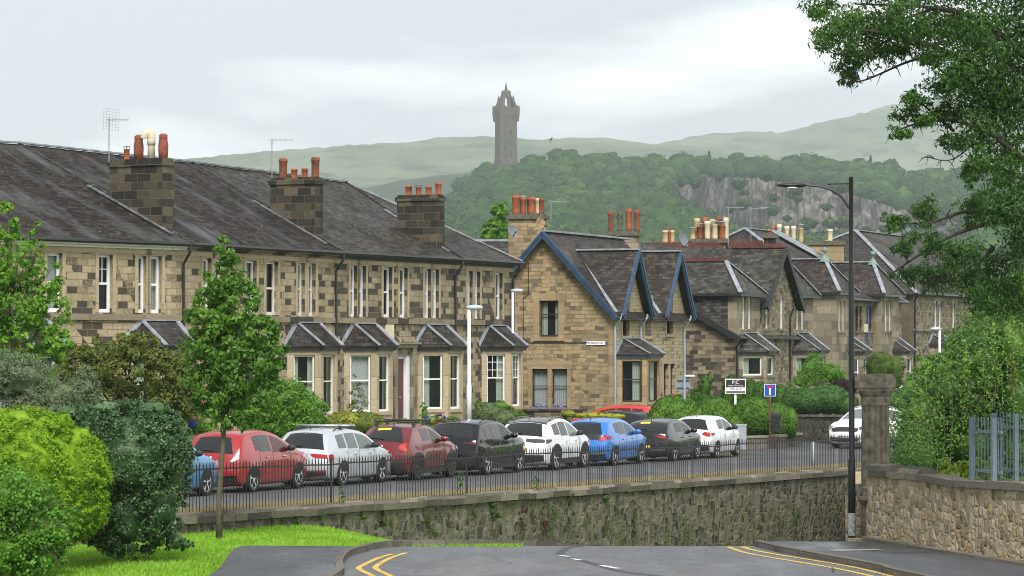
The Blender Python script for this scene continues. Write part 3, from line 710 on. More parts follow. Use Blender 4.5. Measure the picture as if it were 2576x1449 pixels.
mb = MB(); fbox(mb, S1, wS*.42, wS*.58, .004, .008, z0 + .06, z0 + (z1-z0)*.72); mb.build('white_stem', M['white'], pn)
mb = MB(); fbox(mb, S1, wS*.27, wS*.73, .004, .009, z0 + (z1-z0)*.66, z0 + (z1-z0)*.84); mb.build('red_bar', plain('sign_red', (.5, .01, .02), .4, var=.05), pn)
# for-sale board
d = 138.0; fb = at(1850, 1010, d)
t = T('sale_board', 'black and white for sale board on a white post above the hedge', 'sign', (fb.x, d, .2))
mb = MB(); fbox(mb, Fr(fb.x - .05, d, math.pi/2), 0, .1, -.1, 0, .2, zat(0, 988, d)); mb.build('post', M['white'], t)
S2 = Fr(at(1825, 970, d).x, d - .06, math.pi/2); wS = at(1875, 970, d).x - S2.x; z0, z1 = zat(0, 989, d), zat(0, 954, d); H = z1 - z0
mb = MB(); fbox(mb, S2, -.02, wS + .02, -.04, 0, z0 - .02, z1 + .02); pn = mb.build('board', M['white'], t)
bk = plain('board_black', (.02, .02, .022), .4); gy = plain('board_grey', (.5, .52, .52), .5)
mb = MB(); fbox(mb, S2, .02, wS - .02, 0, .005, z0 + H*.42, z1 - .02); fbox(mb, S2, .02, wS - .02, 0, .005, z0 + .02, z0 + H*.14); mb.build('black_field', bk, pn)
def frtext(body, size, fr, s, z, n, mat, parent, sx=1.0, name='lettering'):
    m = Matrix(((fr.d[0], 0, fr.o[0], 0), (fr.d[1], 0, fr.o[1], 0), (0, 1, 0, 0), (0, 0, 0, 1)))
    p = fr.P(s, n, z) - ORG.get(parent.name, Vector((0, 0, 0)))
    return text_mesh(body, size, mat, Matrix.Translation(p) @ m, name, parent, .001, sx=sx)
frtext('P|C', H*.36, S2, wS/2, z0 + H*.77, .008, M['white'], pn)
frtext('PROPERTY CONNECTIONS', H*.115, S2, wS/2, z0 + H*.53, .008, M['white'], pn, .78)
frtext('FOR SALE', H*.2, S2, wS/2, z0 + H*.28, .008, bk, pn)
# back of a round sign
d = 124.0; b = at(1722, 1058, d); gb = zu(b.x, d)
t = T('round_sign', 'grey back of a round road sign on a grey post before the hedge', 'sign', (b.x, d, gb))
mb = MB(); post(mb, b, gb, zat(0, 944, d), .05); mb.build('post', M['greypipe'], t)
c = Vector((b.x - .05, d + .1, zat(0, 967, d))); mb = MB(); mb.tube([c, c + Vector((0, .02, 0))], .31, 24); mb.build('disc', plain('sign_back', (.2, .23, .25), .6), t)
mb = MB()
for dz in (-.15, .15): mb.bar(c + Vector((-.25, -.02, dz)), c + Vector((.25, -.02, dz)), .02, .035)
mb.build('bracket', M['black'], t)
mb = MB(); mb.bar(Vector((b.x, d, zat(0, 945, d))), Vector((b.x + .42, d, zat(0, 945, d))), .05, .07); mb.build('light_arm', M['white'], t)
# bin and cabinet
d = 121.5; b = at(1952, 1085, d)
t = T('litter_bin', 'black litter bin fixed to the rusty sign post', 'bin', (b.x, d, b.z))
q = Fr(b.x - .17, d, math.pi/2); mb = MB()
zb, zc = zat(0, 1086, d), zat(0, 1045, d)
mb.hexa([q.P(.05, -.12, zb), q.P(.29, -.12, zb), q.P(.29, .12, zb), q.P(.05, .12, zb)], [q.P(0, -.15, zc), q.P(.36, -.15, zc), q.P(.36, .17, zc), q.P(0, .17, zc)]); mb.build('body', M['black'], t)
mb = MB(); mb.hexa([q.P(-.02, -.17, zc + .02), q.P(.38, -.17, zc + .02), q.P(.38, .19, zc + .02), q.P(-.02, .19, zc + .02)], [q.P(.04, -.12, zc + .13), q.P(.32, -.12, zc + .13), q.P(.32, .1, zc + .1), q.P(.04, .1, zc + .1)]); mb.build('lid', M['black'], t)
d = 121.0; b = at(1864, 1114, d); gb = zu(b.x, d)
t = T('utility_cabinet', 'grey roadside utility cabinet between the white hatchback and the hedge', 'cabinet', (b.x, d, gb))
q = Fr(at(1852, 1090, d).x, d, R(80)); mb = MB(); fbox(mb, q, 0, .42, -.3, 0, gb, zat(0, 1072, d)); mb.build('body', plain('cabinet_grey', (.3, .33, .35), .5), t)
mb = MB(); fbox(mb, q, -.015, .435, -.315, .015, zat(0, 1072, d), zat(0, 1067, d)); mb.build('lid', plain('cabinet_grey', (.3, .33, .35), .5), t)
# bollard behind the railing
b = WF.P(WF.s_(2133), -1.2, 0); gb = zu(b.x, b.y)
t = MB(); t.lathe([(.055, gb), (.055, gb + .85), (.0, gb + .88)], (b.x, b.y, 0), 10); o = t.build('bollard', plain('bollard_grey', (.35, .4, .43), .6), smooth=True); tag(o, 'pale grey bollard behind the railing next to the black lamp post', 'bollard')
# palisade fence on the right wall (three panels)
pg = plain('palisade_grey', (.17, .22, .26), .5, .1)
for i, (x0, x1, yt, yb, nn) in enumerate(((2450, 2522, 1047, 1199, -.5), (2505, 2660, 1036, 1196, -.9))):
    lab = ['lower grey steel palisade panel at the left end on the boundary wall', 'taller grey steel palisade panel running off the right edge'][i]
    t = T('palisade_fence', lab, 'fence', RWF.P(RWF.s_(x0, nn), nn, .8), 'palisade panels on the boundary wall')
    s0, s1 = sorted((RWF.s_(x0, nn), RWF.s_(x1, nn))); dd = RWF.dep(x0, nn); zt_, zb_ = zat(x0, yt, dd), zat(x0, yb, dd)
    s = s0; k = 0; many = MB()
    while s < s1:
        mb = MB(); fbox(mb, RWF, s, s + .035, nn - .01, nn, zb_, zt_); mb.build('pale', pg, t); s += .15
    mb = MB(); fbox(mb, RWF, s0 - .03, s1, nn + .002, nn + .04, zt_ - .3, zt_ - .25); fbox(mb, RWF, s0 - .03, s1, nn + .002, nn + .04, zb_ + .1, zb_ + .15); mb.build('rail', pg, t)
    for a in (s0 + .02, s0 + 1.0, s0 + 2.0):
        if a < s1: mb = MB(); fbox(mb, RWF, a, a + .1, nn + .04, nn + .12, zb_ - .4, zt_ - .02); mb.build('post', pg, t)
# --- far terrain -------------------------------------------------------------
def interp(P, x):
    if x <= P[0][0]: return P[0][1]
    for (a, b), (c, d) in zip(P, P[1:]):
        if x <= c: return b + (d - b) * (x - a) / (c - a)
    return P[-1][1]
def hill(name, outline, d0, d1, ybase, mat, x0, x1, nx, nv, amp, cx=8, dfun=None):
    mb = MB()
    for j in range(nv + 1):
        v = j / nv
        for i in range(nx + 1):
            px = x0 + (x1 - x0) * i / nx
            yr = interp(outline, px); vv = v ** .8
            y = ybase + (yr - ybase) * vv; d = d0 + (d1 - d0) * v
            p = at(px, y, d)
            nz = mnoise.fractal(Vector((p.x / 260, p.y / 500, 3.3)), .9, 2.1, 5) * amp * .7 * math.sin(math.pi * v)
            nz += mnoise.noise(Vector((px / 14, v * 3, 8))) * amp * .05
            p.z = max(p.z, -5) + nz
            if v < 1: p.z = min(p.z, zat(px, yr + 1 + 6 * (1 - v), d))
            mb.v.append(tuple(p))
    # foot of the slope down to the plain, and back slope
    foot = [(mb.v[i][0], mb.v[i][1] - 150, -4.0) for i in range(nx + 1)]
    for i in range(nx + 1):
        px = x0 + (x1 - x0) * i / nx; p = at(px, interp(outline, px), d1); mb.v.append((p.x * 1.1, p.y + 600, p.z * .6))
    nx1 = nx + 1
    for j in range(nv + 1):
        for i in range(nx): mb.f.append((j*nx1+i, j*nx1+i+1, (j+1)*nx1+i+1, (j+1)*nx1+i))
    fb = len(mb.v); mb.v += foot
    for i in range(nx): mb.f.append((fb+i, fb+i+1, i+1, i))
    return structure(mb.build(name, mat, smooth=True, uv=False))
def m_hill():
    n = NT('hill_grass'); o = n.obj()
    a = n.noise(n.mapping(o, (1, .4, 3)), .006, 8, .65).outputs[0]; b = n.noise(n.mapping(o, (1, .3, 7)), .012, 6, .6).outputs[0]
    c = n.ramp(a, [(.3, (.085, .11, .065)), (.5, (.15, .18, .105)), (.7, (.235, .245, .155))])
    c = n.mix(n.remap(b, .52, .66, 0, .7), c, (.06, .06, .038)); n.bump(a, .8, 14); return n.fin(c, .95, 0, .05)
M['hill'] = m_hill()
LH = [(-400, 430), (200, 425), (440, 403), (500, 397), (560, 391), (640, 384), (700, 379), (800, 370), (930, 362), (1030, 358), (1070, 352), (1120, 346), (1200, 343), (1250, 344), (1320, 350), (1380, 351), (1430, 346), (1530, 347), (1600, 357), (1660, 364), (1720, 366), (1900, 380), (2300, 420), (2700, 440)]
RH = [(1300, 430), (1500, 390), (1600, 370), (1660, 361), (1720, 348), (1790, 336), (1880, 331), (1960, 334), (1990, 329), (2020, 321), (2070, 306), (2110, 298), (2180, 282), (2230, 266), (2290, 256), (2400, 238), (2576, 222), (2800, 215)]
hill('left_hill', LH, 2900, 4300, 640, M['hill'], -500, 2700, 170, 40, 60)
hill('right_hill', RH, 3900, 5600, 560, M['hill'], 1250, 2850, 100, 40, 90)
M['forest_floor'] = plain('forest_floor', (.03, .045, .015), .95, scale=.05)
CH = [(700, 655), (1040, 640), (1090, 590), (1130, 520), (1170, 465), (1230, 440), (1300, 425), (1340, 410), (1420, 402), (1560, 412), (1700, 418), (1850, 420), (2060, 425), (2200, 425), (2300, 450), (2500, 455), (2800, 470)]
hill('wooded_hill', CH, 1350, 2100, 655, M['forest_floor'], 800, 2850, 110, 34, 14)
FW = [(600, 600), (820, 500), (900, 478), (1000, 455), (1100, 442), (1240, 430), (1350, 430), (1700, 450)]
hill('far_wooded_slope', FW, 2500, 2900, 650, M['forest_floor'], 500, 1700, 60, 14, 10)
# cliff
def m_rock():
    n = NT('cliff_rock'); o = n.obj(); a = n.noise(n.mapping(o, (.05, .05, .012)), 1.0, 8, .75, .6).outputs[0]; b = n.noise(n.mapping(o, (.12, .12, .02)), 1.2, 6, .7).outputs[0]
    c = n.ramp(a, [(.36, (.045, .042, .038)), (.48, (.13, .122, .11)), (.57, (.24, .225, .2)), (.7, (.35, .33, .3))]); c = n.mix(n.remap(b, .52, .6, 0, .8), c, (.045, .045, .04)); n.bump(b, 1, 4); return n.fin(c, .95, 0, .1)
M['rock'] = m_rock()
def crag_d(px, y): return 1350 + 750 * min(1, max(0, (655 - y) / (655 - interp(CH, px)))) ** 1.25 - 22
def crag(name, top, bot, x0, x1, d):
    mb = MB(); nx = int((x1 - x0) / 5); nv = 26
    for j in range(nv + 1):
        for i in range(nx + 1):
            px = x0 + (x1 - x0) * i / nx; v = j / nv; y = interp(bot, px) + (interp(top, px) - interp(bot, px)) * v
            y += mnoise.noise(Vector((px / 22, 5, 1))) * 12 * (v > .9) + mnoise.noise(Vector((px / 9, 2, 1))) * 5 * (v > .9)
            col = mnoise.noise(Vector((px / 26, v * .8, 0))) * 16 + mnoise.noise(Vector((px / 8, v * 2, 4))) * 7 + mnoise.noise(Vector((px / 3.5, v * 7, 9))) * 2.5
            dd = crag_d(px, interp(bot, px)); mb.v.append(tuple(at(px, y, dd + v * 45 + col)))
    for i in range(nx + 1):
        px = x0 + (x1 - x0) * i / nx; mb.v.append(tuple(at(px, interp(top, px) + 6, crag_d(px, interp(top, px)))))
    for j in range(nv + 1):
        for i in range(nx): a = j*(nx+1)+i; mb.f.append((a, a+1, a+nx+2, a+nx+1))
    return structure(mb.build(name, M['rock'], smooth=False, uv=False))
CT = [(1680, 480), (1700, 458), (1760, 448), (1900, 450), (1990, 460), (2080, 472), (2180, 500), (2280, 535), (2420, 560)]
CB = [(1680, 492), (1740, 520), (1780, 545), (1860, 582), (2000, 595), (2150, 600), (2420, 610)]
crag('cliff', CT, CB, 1680, 2430, 1460)
# --- wood crowns
def ico(sub):
    bm = bmesh.new(); bmesh.ops.create_icosphere(bm, subdivisions=sub, radius=1); V = np.array([v.co for v in bm.verts]); Fc = np.array([[v.index for v in f.verts] for f in bm.faces]); bm.free(); return V, Fc
ICO = {k: ico(k) for k in (1, 2, 3)}
def leaf_quads(C, D, l, w, flat=.0):
    """C centres, D outward preference"""
    n = len(C); N = D + RNG.normal(0, .75, (n, 3)); N /= np.linalg.norm(N, axis=1)[:, None] + 1e-9
    A = np.cross(N, RNG.normal(0, 1, (n, 3))); A /= np.linalg.norm(A, axis=1)[:, None] + 1e-9
    B = np.cross(N, A); ll = (l * RNG.uniform(.6, 1.3, n))[:, None]; ww = (w * RNG.uniform(.6, 1.3, n))[:, None]
    return np.stack([C - A*ll/2, C + B*ww/2, C + A*ll/2, C - B*ww/2], 1).reshape(-1, 3)
def wood(name, mat, trees, nleaf=130, ls=1.5, cone=False):
    Vs = []; F3 = []; F4 = []; base = 0; V0, F0 = ICO[2]
    for (p, r, h) in trees:
        k = nleaf; u = RNG.normal(0, 1, (k, 3)); u /= np.linalg.norm(u, axis=1)[:, None]; u[:, 2] = np.abs(u[:, 2]) * .9 - .15
        lump = 1 + .22 * np.sin(u[:, 0] * 5 + p.x) * np.cos(u[:, 1] * 4 + p.y) + .15 * np.sin(u[:, 2] * 7 + p.x)
        if cone: sc = np.clip(1 - (u[:, 2] + .1), .05, 1); P = np.stack([u[:, 0] * r * sc, u[:, 1] * r * sc, u[:, 2] * h], 1)
        else: P = u * lump[:, None] * np.array([r, r, h])
        P = P * RNG.uniform(.82, 1.05, (k, 1)) + np.array(p)
        Q = leaf_quads(P, u, ls, ls * .75)
        if not cone:
            lc = 1 + .2 * np.sin(V0[:, 0] * 5 + p.x) * np.cos(V0[:, 1] * 4 + p.y)
            C = V0 * (lc * .84)[:, None] * np.array([r, r, h]) + np.array(p)
            Vs.append(C); F3.append(F0 + base); base += len(C)
        Vs.append(Q); F4.append(np.arange(len(Q)).reshape(-1, 4) + base); base += len(Q)
    fl = ([np.concatenate(F3)] if F3 else []) + [np.concatenate(F4)]
    return np_mesh(name, np.concatenate(Vs), fl, mat)
M['wood'] = leafmat('woodland_leaves', (.01, .028, .01), (.04, .088, .018), .8, .15, .1, c=(.1, .165, .035), ns=.045)
tr = []; random.seed(11)
for k in range(3900):
    px = random.uniform(900, 2700); v = random.random() ** 1.3
    yr = interp(CH, px); y = 655 + (yr - 655) * v ** .8
    if y > 652: continue
    d = 1350 + 750 * v
    ty = interp(CT, px); by = interp(CB, px)
    r = random.uniform(4.5, 8.5)
    if 1680 < px < 2440 and ty - 4 < y < by + (random.uniform(2, 24) if px > 1830 else -8):
        if random.random() > .07: continue
        r *= .42; d = crag_d(px, by) - 14
    if 1190 < px < 1320 and y < 437 and random.random() < .9: r *= .6
    p = at(px, y, d); p.z += r * .35
    if 1690 < px < 2430 and y > by - 20 and y < by + 40: r = min(r, 5.0); p.z = at(px, y, d).z + r * .15
    tr.append((p, r, r * random.uniform(.75, 1.25)))
o = wood('woodland', M['wood'], tr, 150, 1.7); tag(o, 'dense broadleaf wood covering the craggy hill behind the houses', 'woodland', kind='stuff')
tr = []
for k in range(700):
    px = random.uniform(600, 1400); v = random.random(); y = 650 + (interp(FW, px) - 650) * v ** .8
    if y > 600: continue
    p = at(px, y, 2500 + 400 * v); r = random.uniform(3.5, 5.5); p.z -= 8; tr.append((p, r, r * 1.7))
o = wood('conifer_woodland', leafmat('conifer_leaves', (.012, .022, .012), (.03, .045, .02), .9, .05, .1, ns=.02), tr, 60, 3.0, True); tag(o, 'hazy conifer plantation on the lower far slope left of the tower', 'woodland', kind='stuff')
# two skyline conifers
for (px, yt, yb, lab) in ((1784, 380, 415, 'spiky conifer on the skyline of the wooded hill above the cliff'), (2190, 390, 432, 'dark conifer on the wooded skyline right of the black lamp post')):
    d = 2090; b = at(px, yb, d); h = zat(px, yt, d) - b.z; t = T('pine_tree', lab, 'tree', b)
    mb = MB(); mb.tube([b, b + Vector((0, 0, h * .95))], [.5, .1], 6); mb.build('trunk', M['brownwood'], t)
    Q = []
    for k in range(420):
        f = random.random() ** .8; rr = (1 - f) * h * .32 * random.uniform(.3, 1); a = random.uniform(0, 6.28); Q.append((b.x + math.cos(a)*rr, b.y + math.sin(a)*rr, b.z + f*h))
    Q = np.array(Q); np_mesh('crown', leaf_quads(Q, np.array([[0, 0, 1.]]).repeat(len(Q), 0), 1.3, .8), np.arange(4*len(Q)).reshape(-1, 4), M['wood'], t)
# --- the hilltop tower
def m_tower():
    n = NT('tower_stone'); o = n.obj(); a = n.noise(n.mapping(o, (.3, .3, .9)), 1.0, 7, .7).outputs[0]; c = n.ramp(a, [(.3, (.06, .052, .045)), (.55, (.13, .112, .09)), (.75, (.2, .175, .135))]); n.bump(a, .8, .6); return n.fin(c, .95, 0, .1)
M['tower'] = m_tower(); dT = 2000.0
sc = dT / F; c0 = at(1273, 430, dT); tw = T('stone_tower', 'tall gothic stone monument tower with crown spire on the wooded hilltop', 'tower', c0)
TF = Fr(c0.x, c0.y, R(62))
zz = lambda y: zat(1273, y, dT)
hw = 27 * sc * .78
mb = MB()
def tsec(mb, a0, z0, a1, z1): mb.hexa([TF.P(-a0, -a0, z0), TF.P(a0, -a0, z0), TF.P(a0, a0, z0), TF.P(-a0, a0, z0)], [TF.P(-a1, -a1, z1), TF.P(a1, -a1, z1), TF.P(a1, a1, z1), TF.P(-a1, a1, z1)])
tsec(mb, hw*1.12, zz(450), hw*1.08, zz(408)); tsec(mb, hw*1.03, zz(408), hw, zz(395)); tsec(mb, hw, zz(395), hw*.97, zz(300)); mb.build('shaft', M['tower'], tw)
mb = MB(); tsec(mb, hw*.98, zz(300), hw*1.1, zz(288)); tsec(mb, hw*1.1, zz(288), hw*1.1, zz(271))
for a, b in ((-1, -1), (1, -1), (1, 1), (-1, 1)):   # corner bartizans
    q = TF.P(a*hw*1.0, b*hw*1.0, 0); mb.lathe([(.9, zz(306)), (1.6, zz(288)), (1.6, zz(270)), (1.0, zz(266))], q, 8)
mb.build('parapet', M['tower'], tw)
mb = MB()   # stair turret on left corner
q = TF.P(-hw*1.02, hw*1.02, 0); mb.lathe([(2.6, zz(450)), (2.4, zz(300)), (2.6, zz(296)), (2.6, zz(268))], q, 10); mb.build('stair_turret', M['tower'], tw)
mb = MB(); top = TF.P(0, 0, zz(232))
for k in range(8):
    a = k * math.pi/4; rr = hw*1.0 if k % 2 else hw*.92
    if k % 2: rr *= 1.22
    st = TF.P(math.cos(a)*rr, math.sin(a)*rr, zz(270)); m1 = TF.P(math.cos(a)*rr*.72, math.sin(a)*rr*.72, zz(252)); m2 = TF.P(math.cos(a)*rr*.36, math.sin(a)*rr*.36, zz(239))
    mb.tube([st, m1, m2, top], [1.0, .9, .75, .6], 6)
    mb.tube([TF.P(math.cos(a)*rr*.8, math.sin(a)*rr*.8, zz(262)), TF.P(math.cos(a)*rr*.78, math.sin(a)*rr*.78, zz(249)), TF.P(math.cos(a)*rr*.78, math.sin(a)*rr*.78, zz(240))], [.9, .6, .1], 6)
    mb.tube([TF.P(math.cos(a)*rr*.42, math.sin(a)*rr*.42, zz(246)), TF.P(math.cos(a)*rr*.4, math.sin(a)*rr*.4, zz(232)), TF.P(math.cos(a)*rr*.4, math.sin(a)*rr*.4, zz(226))], [.9, .55, .1], 6)
mb.tube([TF.P(0, 0, zz(240)), TF.P(0, 0, zz(228)), TF.P(0, 0, zz(207))], [1.7, 1.2, .1], 8); mb.build('crown_spire', M['tower'], tw)
dkm = plain('dark_opening', (.02, .02, .02), .9)
for (s_, z0, z1, w) in ((.12, 340, 328, 1.0), (.1, 398, 380, 1.0), (-.55, 400, 388, .9)):
    for fr_ in (Fr(TF.P(0, hw, 0).x, TF.P(0, hw, 0).y, TF.ang),):
        mb = MB(); fbox(mb, fr_, s_*hw - w/2, s_*hw + w/2, -.2, .25, zz(z0), zz(z1)); mb.build('window', dkm, tw)
# ================================================================ HOUSES
def solve_n(fr, s, px, lo=-14.0, hi=3.0):
    f = lambda n: (lambda p: p.x - ray(px, 700)[0] * p.y)(fr.P(s, n, 0))
    for _ in range(50):
        m = (lo + hi) / 2
        if f(lo) * f(m) <= 0: hi = m
        else: lo = m
    return (lo + hi) / 2
def slab(mb, pts, th=.07):
    pts = [Vector(p) for p in pts]; dn = Vector((0, 0, -th)); i = len(mb.v); k = len(pts)
    mb.v += [tuple(p) for p in pts] + [tuple(p + dn) for p in pts]
    mb.f += [tuple(range(i, i+k)), tuple(range(i+k, i+2*k))[::-1]] + [(i+a, i+(a+1) % k, i+k+(a+1) % k, i+k+a) for a in range(k)]
def bay(parent, fr, s0, zb, zs, zw, ze, zr, proj=.95, front=1.3, cant=.95, wmat=None, smat=None, rmat=None, fmat=None, curt=('left', 'left'), bars=(0, 0), wtop=.55, ac=.75):
    wmat = wmat or M['dressed']; rmat = rmat or M['slate_grey']; fmat = fmat or M['black']; smat = smat or M['white']
    w = 2 * cant + front; P2 = [(s0, 0), (s0 + cant, proj), (s0 + cant + front, proj), (s0 + w, 0)]
    wb = MB(); fa = MB(); rb = MB(); lead = MB(); st = MB(); bx = MB()
    for k in range(3):
        a = fr.P(*P2[k], 0); b = fr.P(*P2[k+1], 0); ang = math.atan2(b.x - a.x, b.y - a.y); f = Fr(a.x, a.y, ang); L = (b - a).length; m = .25 if k != 1 else .2
        hole = (m, L - m, zs, zw); wall(wb, f, [(0, zb), (L, zb), (L, ze), (0, ze)], [hole], rev=.16)
        fbox(st, f, m - .06, L - m + .06, .003, .06, zs - .14, zs)
        window(parent, f, m, L - m, zs, zw, n=-.1, mat=smat, fw=.065, mid=wtop, curtain=curt[min(k, 1)] if k < 2 else None, bars=bars)
        e = .16; fbox(fa, f, -.12, L + .12, -.02, .1, ze - .13, ze + .05); fbox(fa, f, -.16, L + .16, -.02, e, ze - .02, ze + .045)
        q0, q1 = fr.P(P2[k][0], -.3, 0), fr.P(P2[k+1][0], -.3, 0)
    ov = .2; mid = s0 + w/2
    E = [fr.P(s0 - ov*1.2, 0, ze + .05), fr.P(s0 + cant - ov*.4, proj + ov, ze + .05), fr.P(s0 + cant + front + ov*.4, proj + ov, ze + .05), fr.P(s0 + w + ov*1.2, 0, ze + .05)]
    A0, A1 = fr.P(s0 + ac, .03, zr), fr.P(s0 + w - ac, .03, zr)
    slab(rb, [E[0], E[1], A0], .04); slab(rb, [E[1], E[2], A1, A0], .04); slab(rb, [E[2], E[3], A1], .04)
    up = Vector((0, 0, .03))
    for a, b in ((E[1], A0), (E[2], A1)): strip(lead, a + up, b + up, .2, .05)
    strip(lead, E[0] + up, A0 + up, .26, .04, (fr.o[0], fr.o[1], .3)); strip(lead, A1 + up, E[3] + up, .2, .04, (fr.o[0], fr.o[1], .3)); strip(lead, A0 + up, A1 + up, .16, .05)
    wb.build('bay_wall', wmat, parent); st.build('sill', wmat, parent); fa.build('fascia', fmat, parent); r = rb.build('bay_roof', rmat, parent); lead.build('lead_flashing', M['lead'], r)
    bx.poly(fr.P(s0 + .15, .02, zb), fr.P(s0 + w - .15, .02, zb), fr.P(s0 + w - .15, .02, ze), fr.P(s0 + .15, .02, ze)); bx.build('room_shade_panel', M['interior'], parent)  # dark sheet painted as the shade inside the bay
def chimney(parent, fr, s0, s1, n0, n1, zb, zt, pots, mat=None, cap=.06, name='chimney'):
    mb = MB(); mat = mat or M['chimney']; fbox(mb, fr, s0, s1, n0, n1, zb, zt - .22)
    c = mb.build(name, mat, parent)
    mb = MB(); fbox(mb, fr, s0 - cap, s1 + cap, n0 - cap, n1 + cap, zt - .22, zt - .04)
    fbox(mb, fr, s0 + .02, s1 - .02, n0 + .02, n1 - .02, zt - .04, zt + .05); mb.build('cope', M['chimney'] if cap < .1 else M['concrete'], c)
    for (s, n, h, r, mt, kd) in pots: chimney_pot(c, fr.P(s, n, zt + .03), h, r, M[mt], kd)
    return c
G0 = .75; ZE = CZ + 3.8
JX = [(-120, 590.5), (465, 612), (845, 634), (1145, 650.5), (1290, 659.5)]
J = []
for px, py in JX:
    b = ray(px, py)[1]; d = (ZE - CZ) / b; J.append(Vector((ray(px, py)[0] * d, d, 0)))
J[0] = J[1] + (J[0] - J[1]).normalized() * 14.0
TFR = []
for a, b in zip(J, J[1:]): TFR.append((Fr(a.x, a.y, math.atan2(b.x - a.x, b.y - a.y)), (b - a).length))
RPX = [None, (51, 363), (484, 410)]
def inward(k):
    a1 = TFR[max(k-1, 0)][0].ang; a2 = TFR[min(k, 3)][0].ang; a = (a1 + a2) / 2; return Vector((-math.cos(a), math.sin(a), 0))
RP = [None] * 5
for k in (1, 2):
    px, py = RPX[k]; a, b = ray(px, py); j = J[k]; w = inward(k); t = (a * j.y - j.x) / (w.x - a * w.y); p = j + w * t; RP[k] = Vector((p.x, p.y, CZ + b * p.y))
RP[0] = RP[1] + (J[0] - J[1]); RP[0].z = RP[1].z + .0
# hip apex : plan on line from RP[2] parallel, pixel (870,460)
a, b = ray(870, 459); f3 = TFR[3][0]; inn = inward(3)
tt = 7.2; base = J[4] + inward(4) * tt
dirv = Vector((f3.d[0], f3.d[1], 0)); t = (a * base.y - base.x) / (dirv.x - a * dirv.y); HA = base + dirv * t; HA.z = CZ + b * HA.y
RP[3] = HA
labels = ['leftmost pale stone terraced house with white eaves board and the hooded chimney', 'pale stone terraced house with scattered black blocks, behind the slim street tree', 'dark coursed stone terraced house with a dark red front door and four chimney pots', 'narrow end terraced house under the hipped slate roof next to the blue gable']
wmats = ['ashlar_pale', 'ashlar_pale', 'ashlar_dark', 'ashlar_dark']
upper = [[(118, 156), (248, 283), (347, 363), (378, 396)], [(511, 524), (542, 556), (619, 645), (669, 699), (749, 760), (776, 790)], [(881, 893), (903, 916), (964, 986), (1005, 1025), (1068, 1079), (1088, 1101)], [(1175, 1185), (1194, 1206), (1247, 1264)]]
bays = [[(-20, 'left'), (318, 'left')], [(520, 'left'), (723, 'both')], [(866, 'full'), (1050, 'left')], [(1172, 'right')]]
ROOTS = []
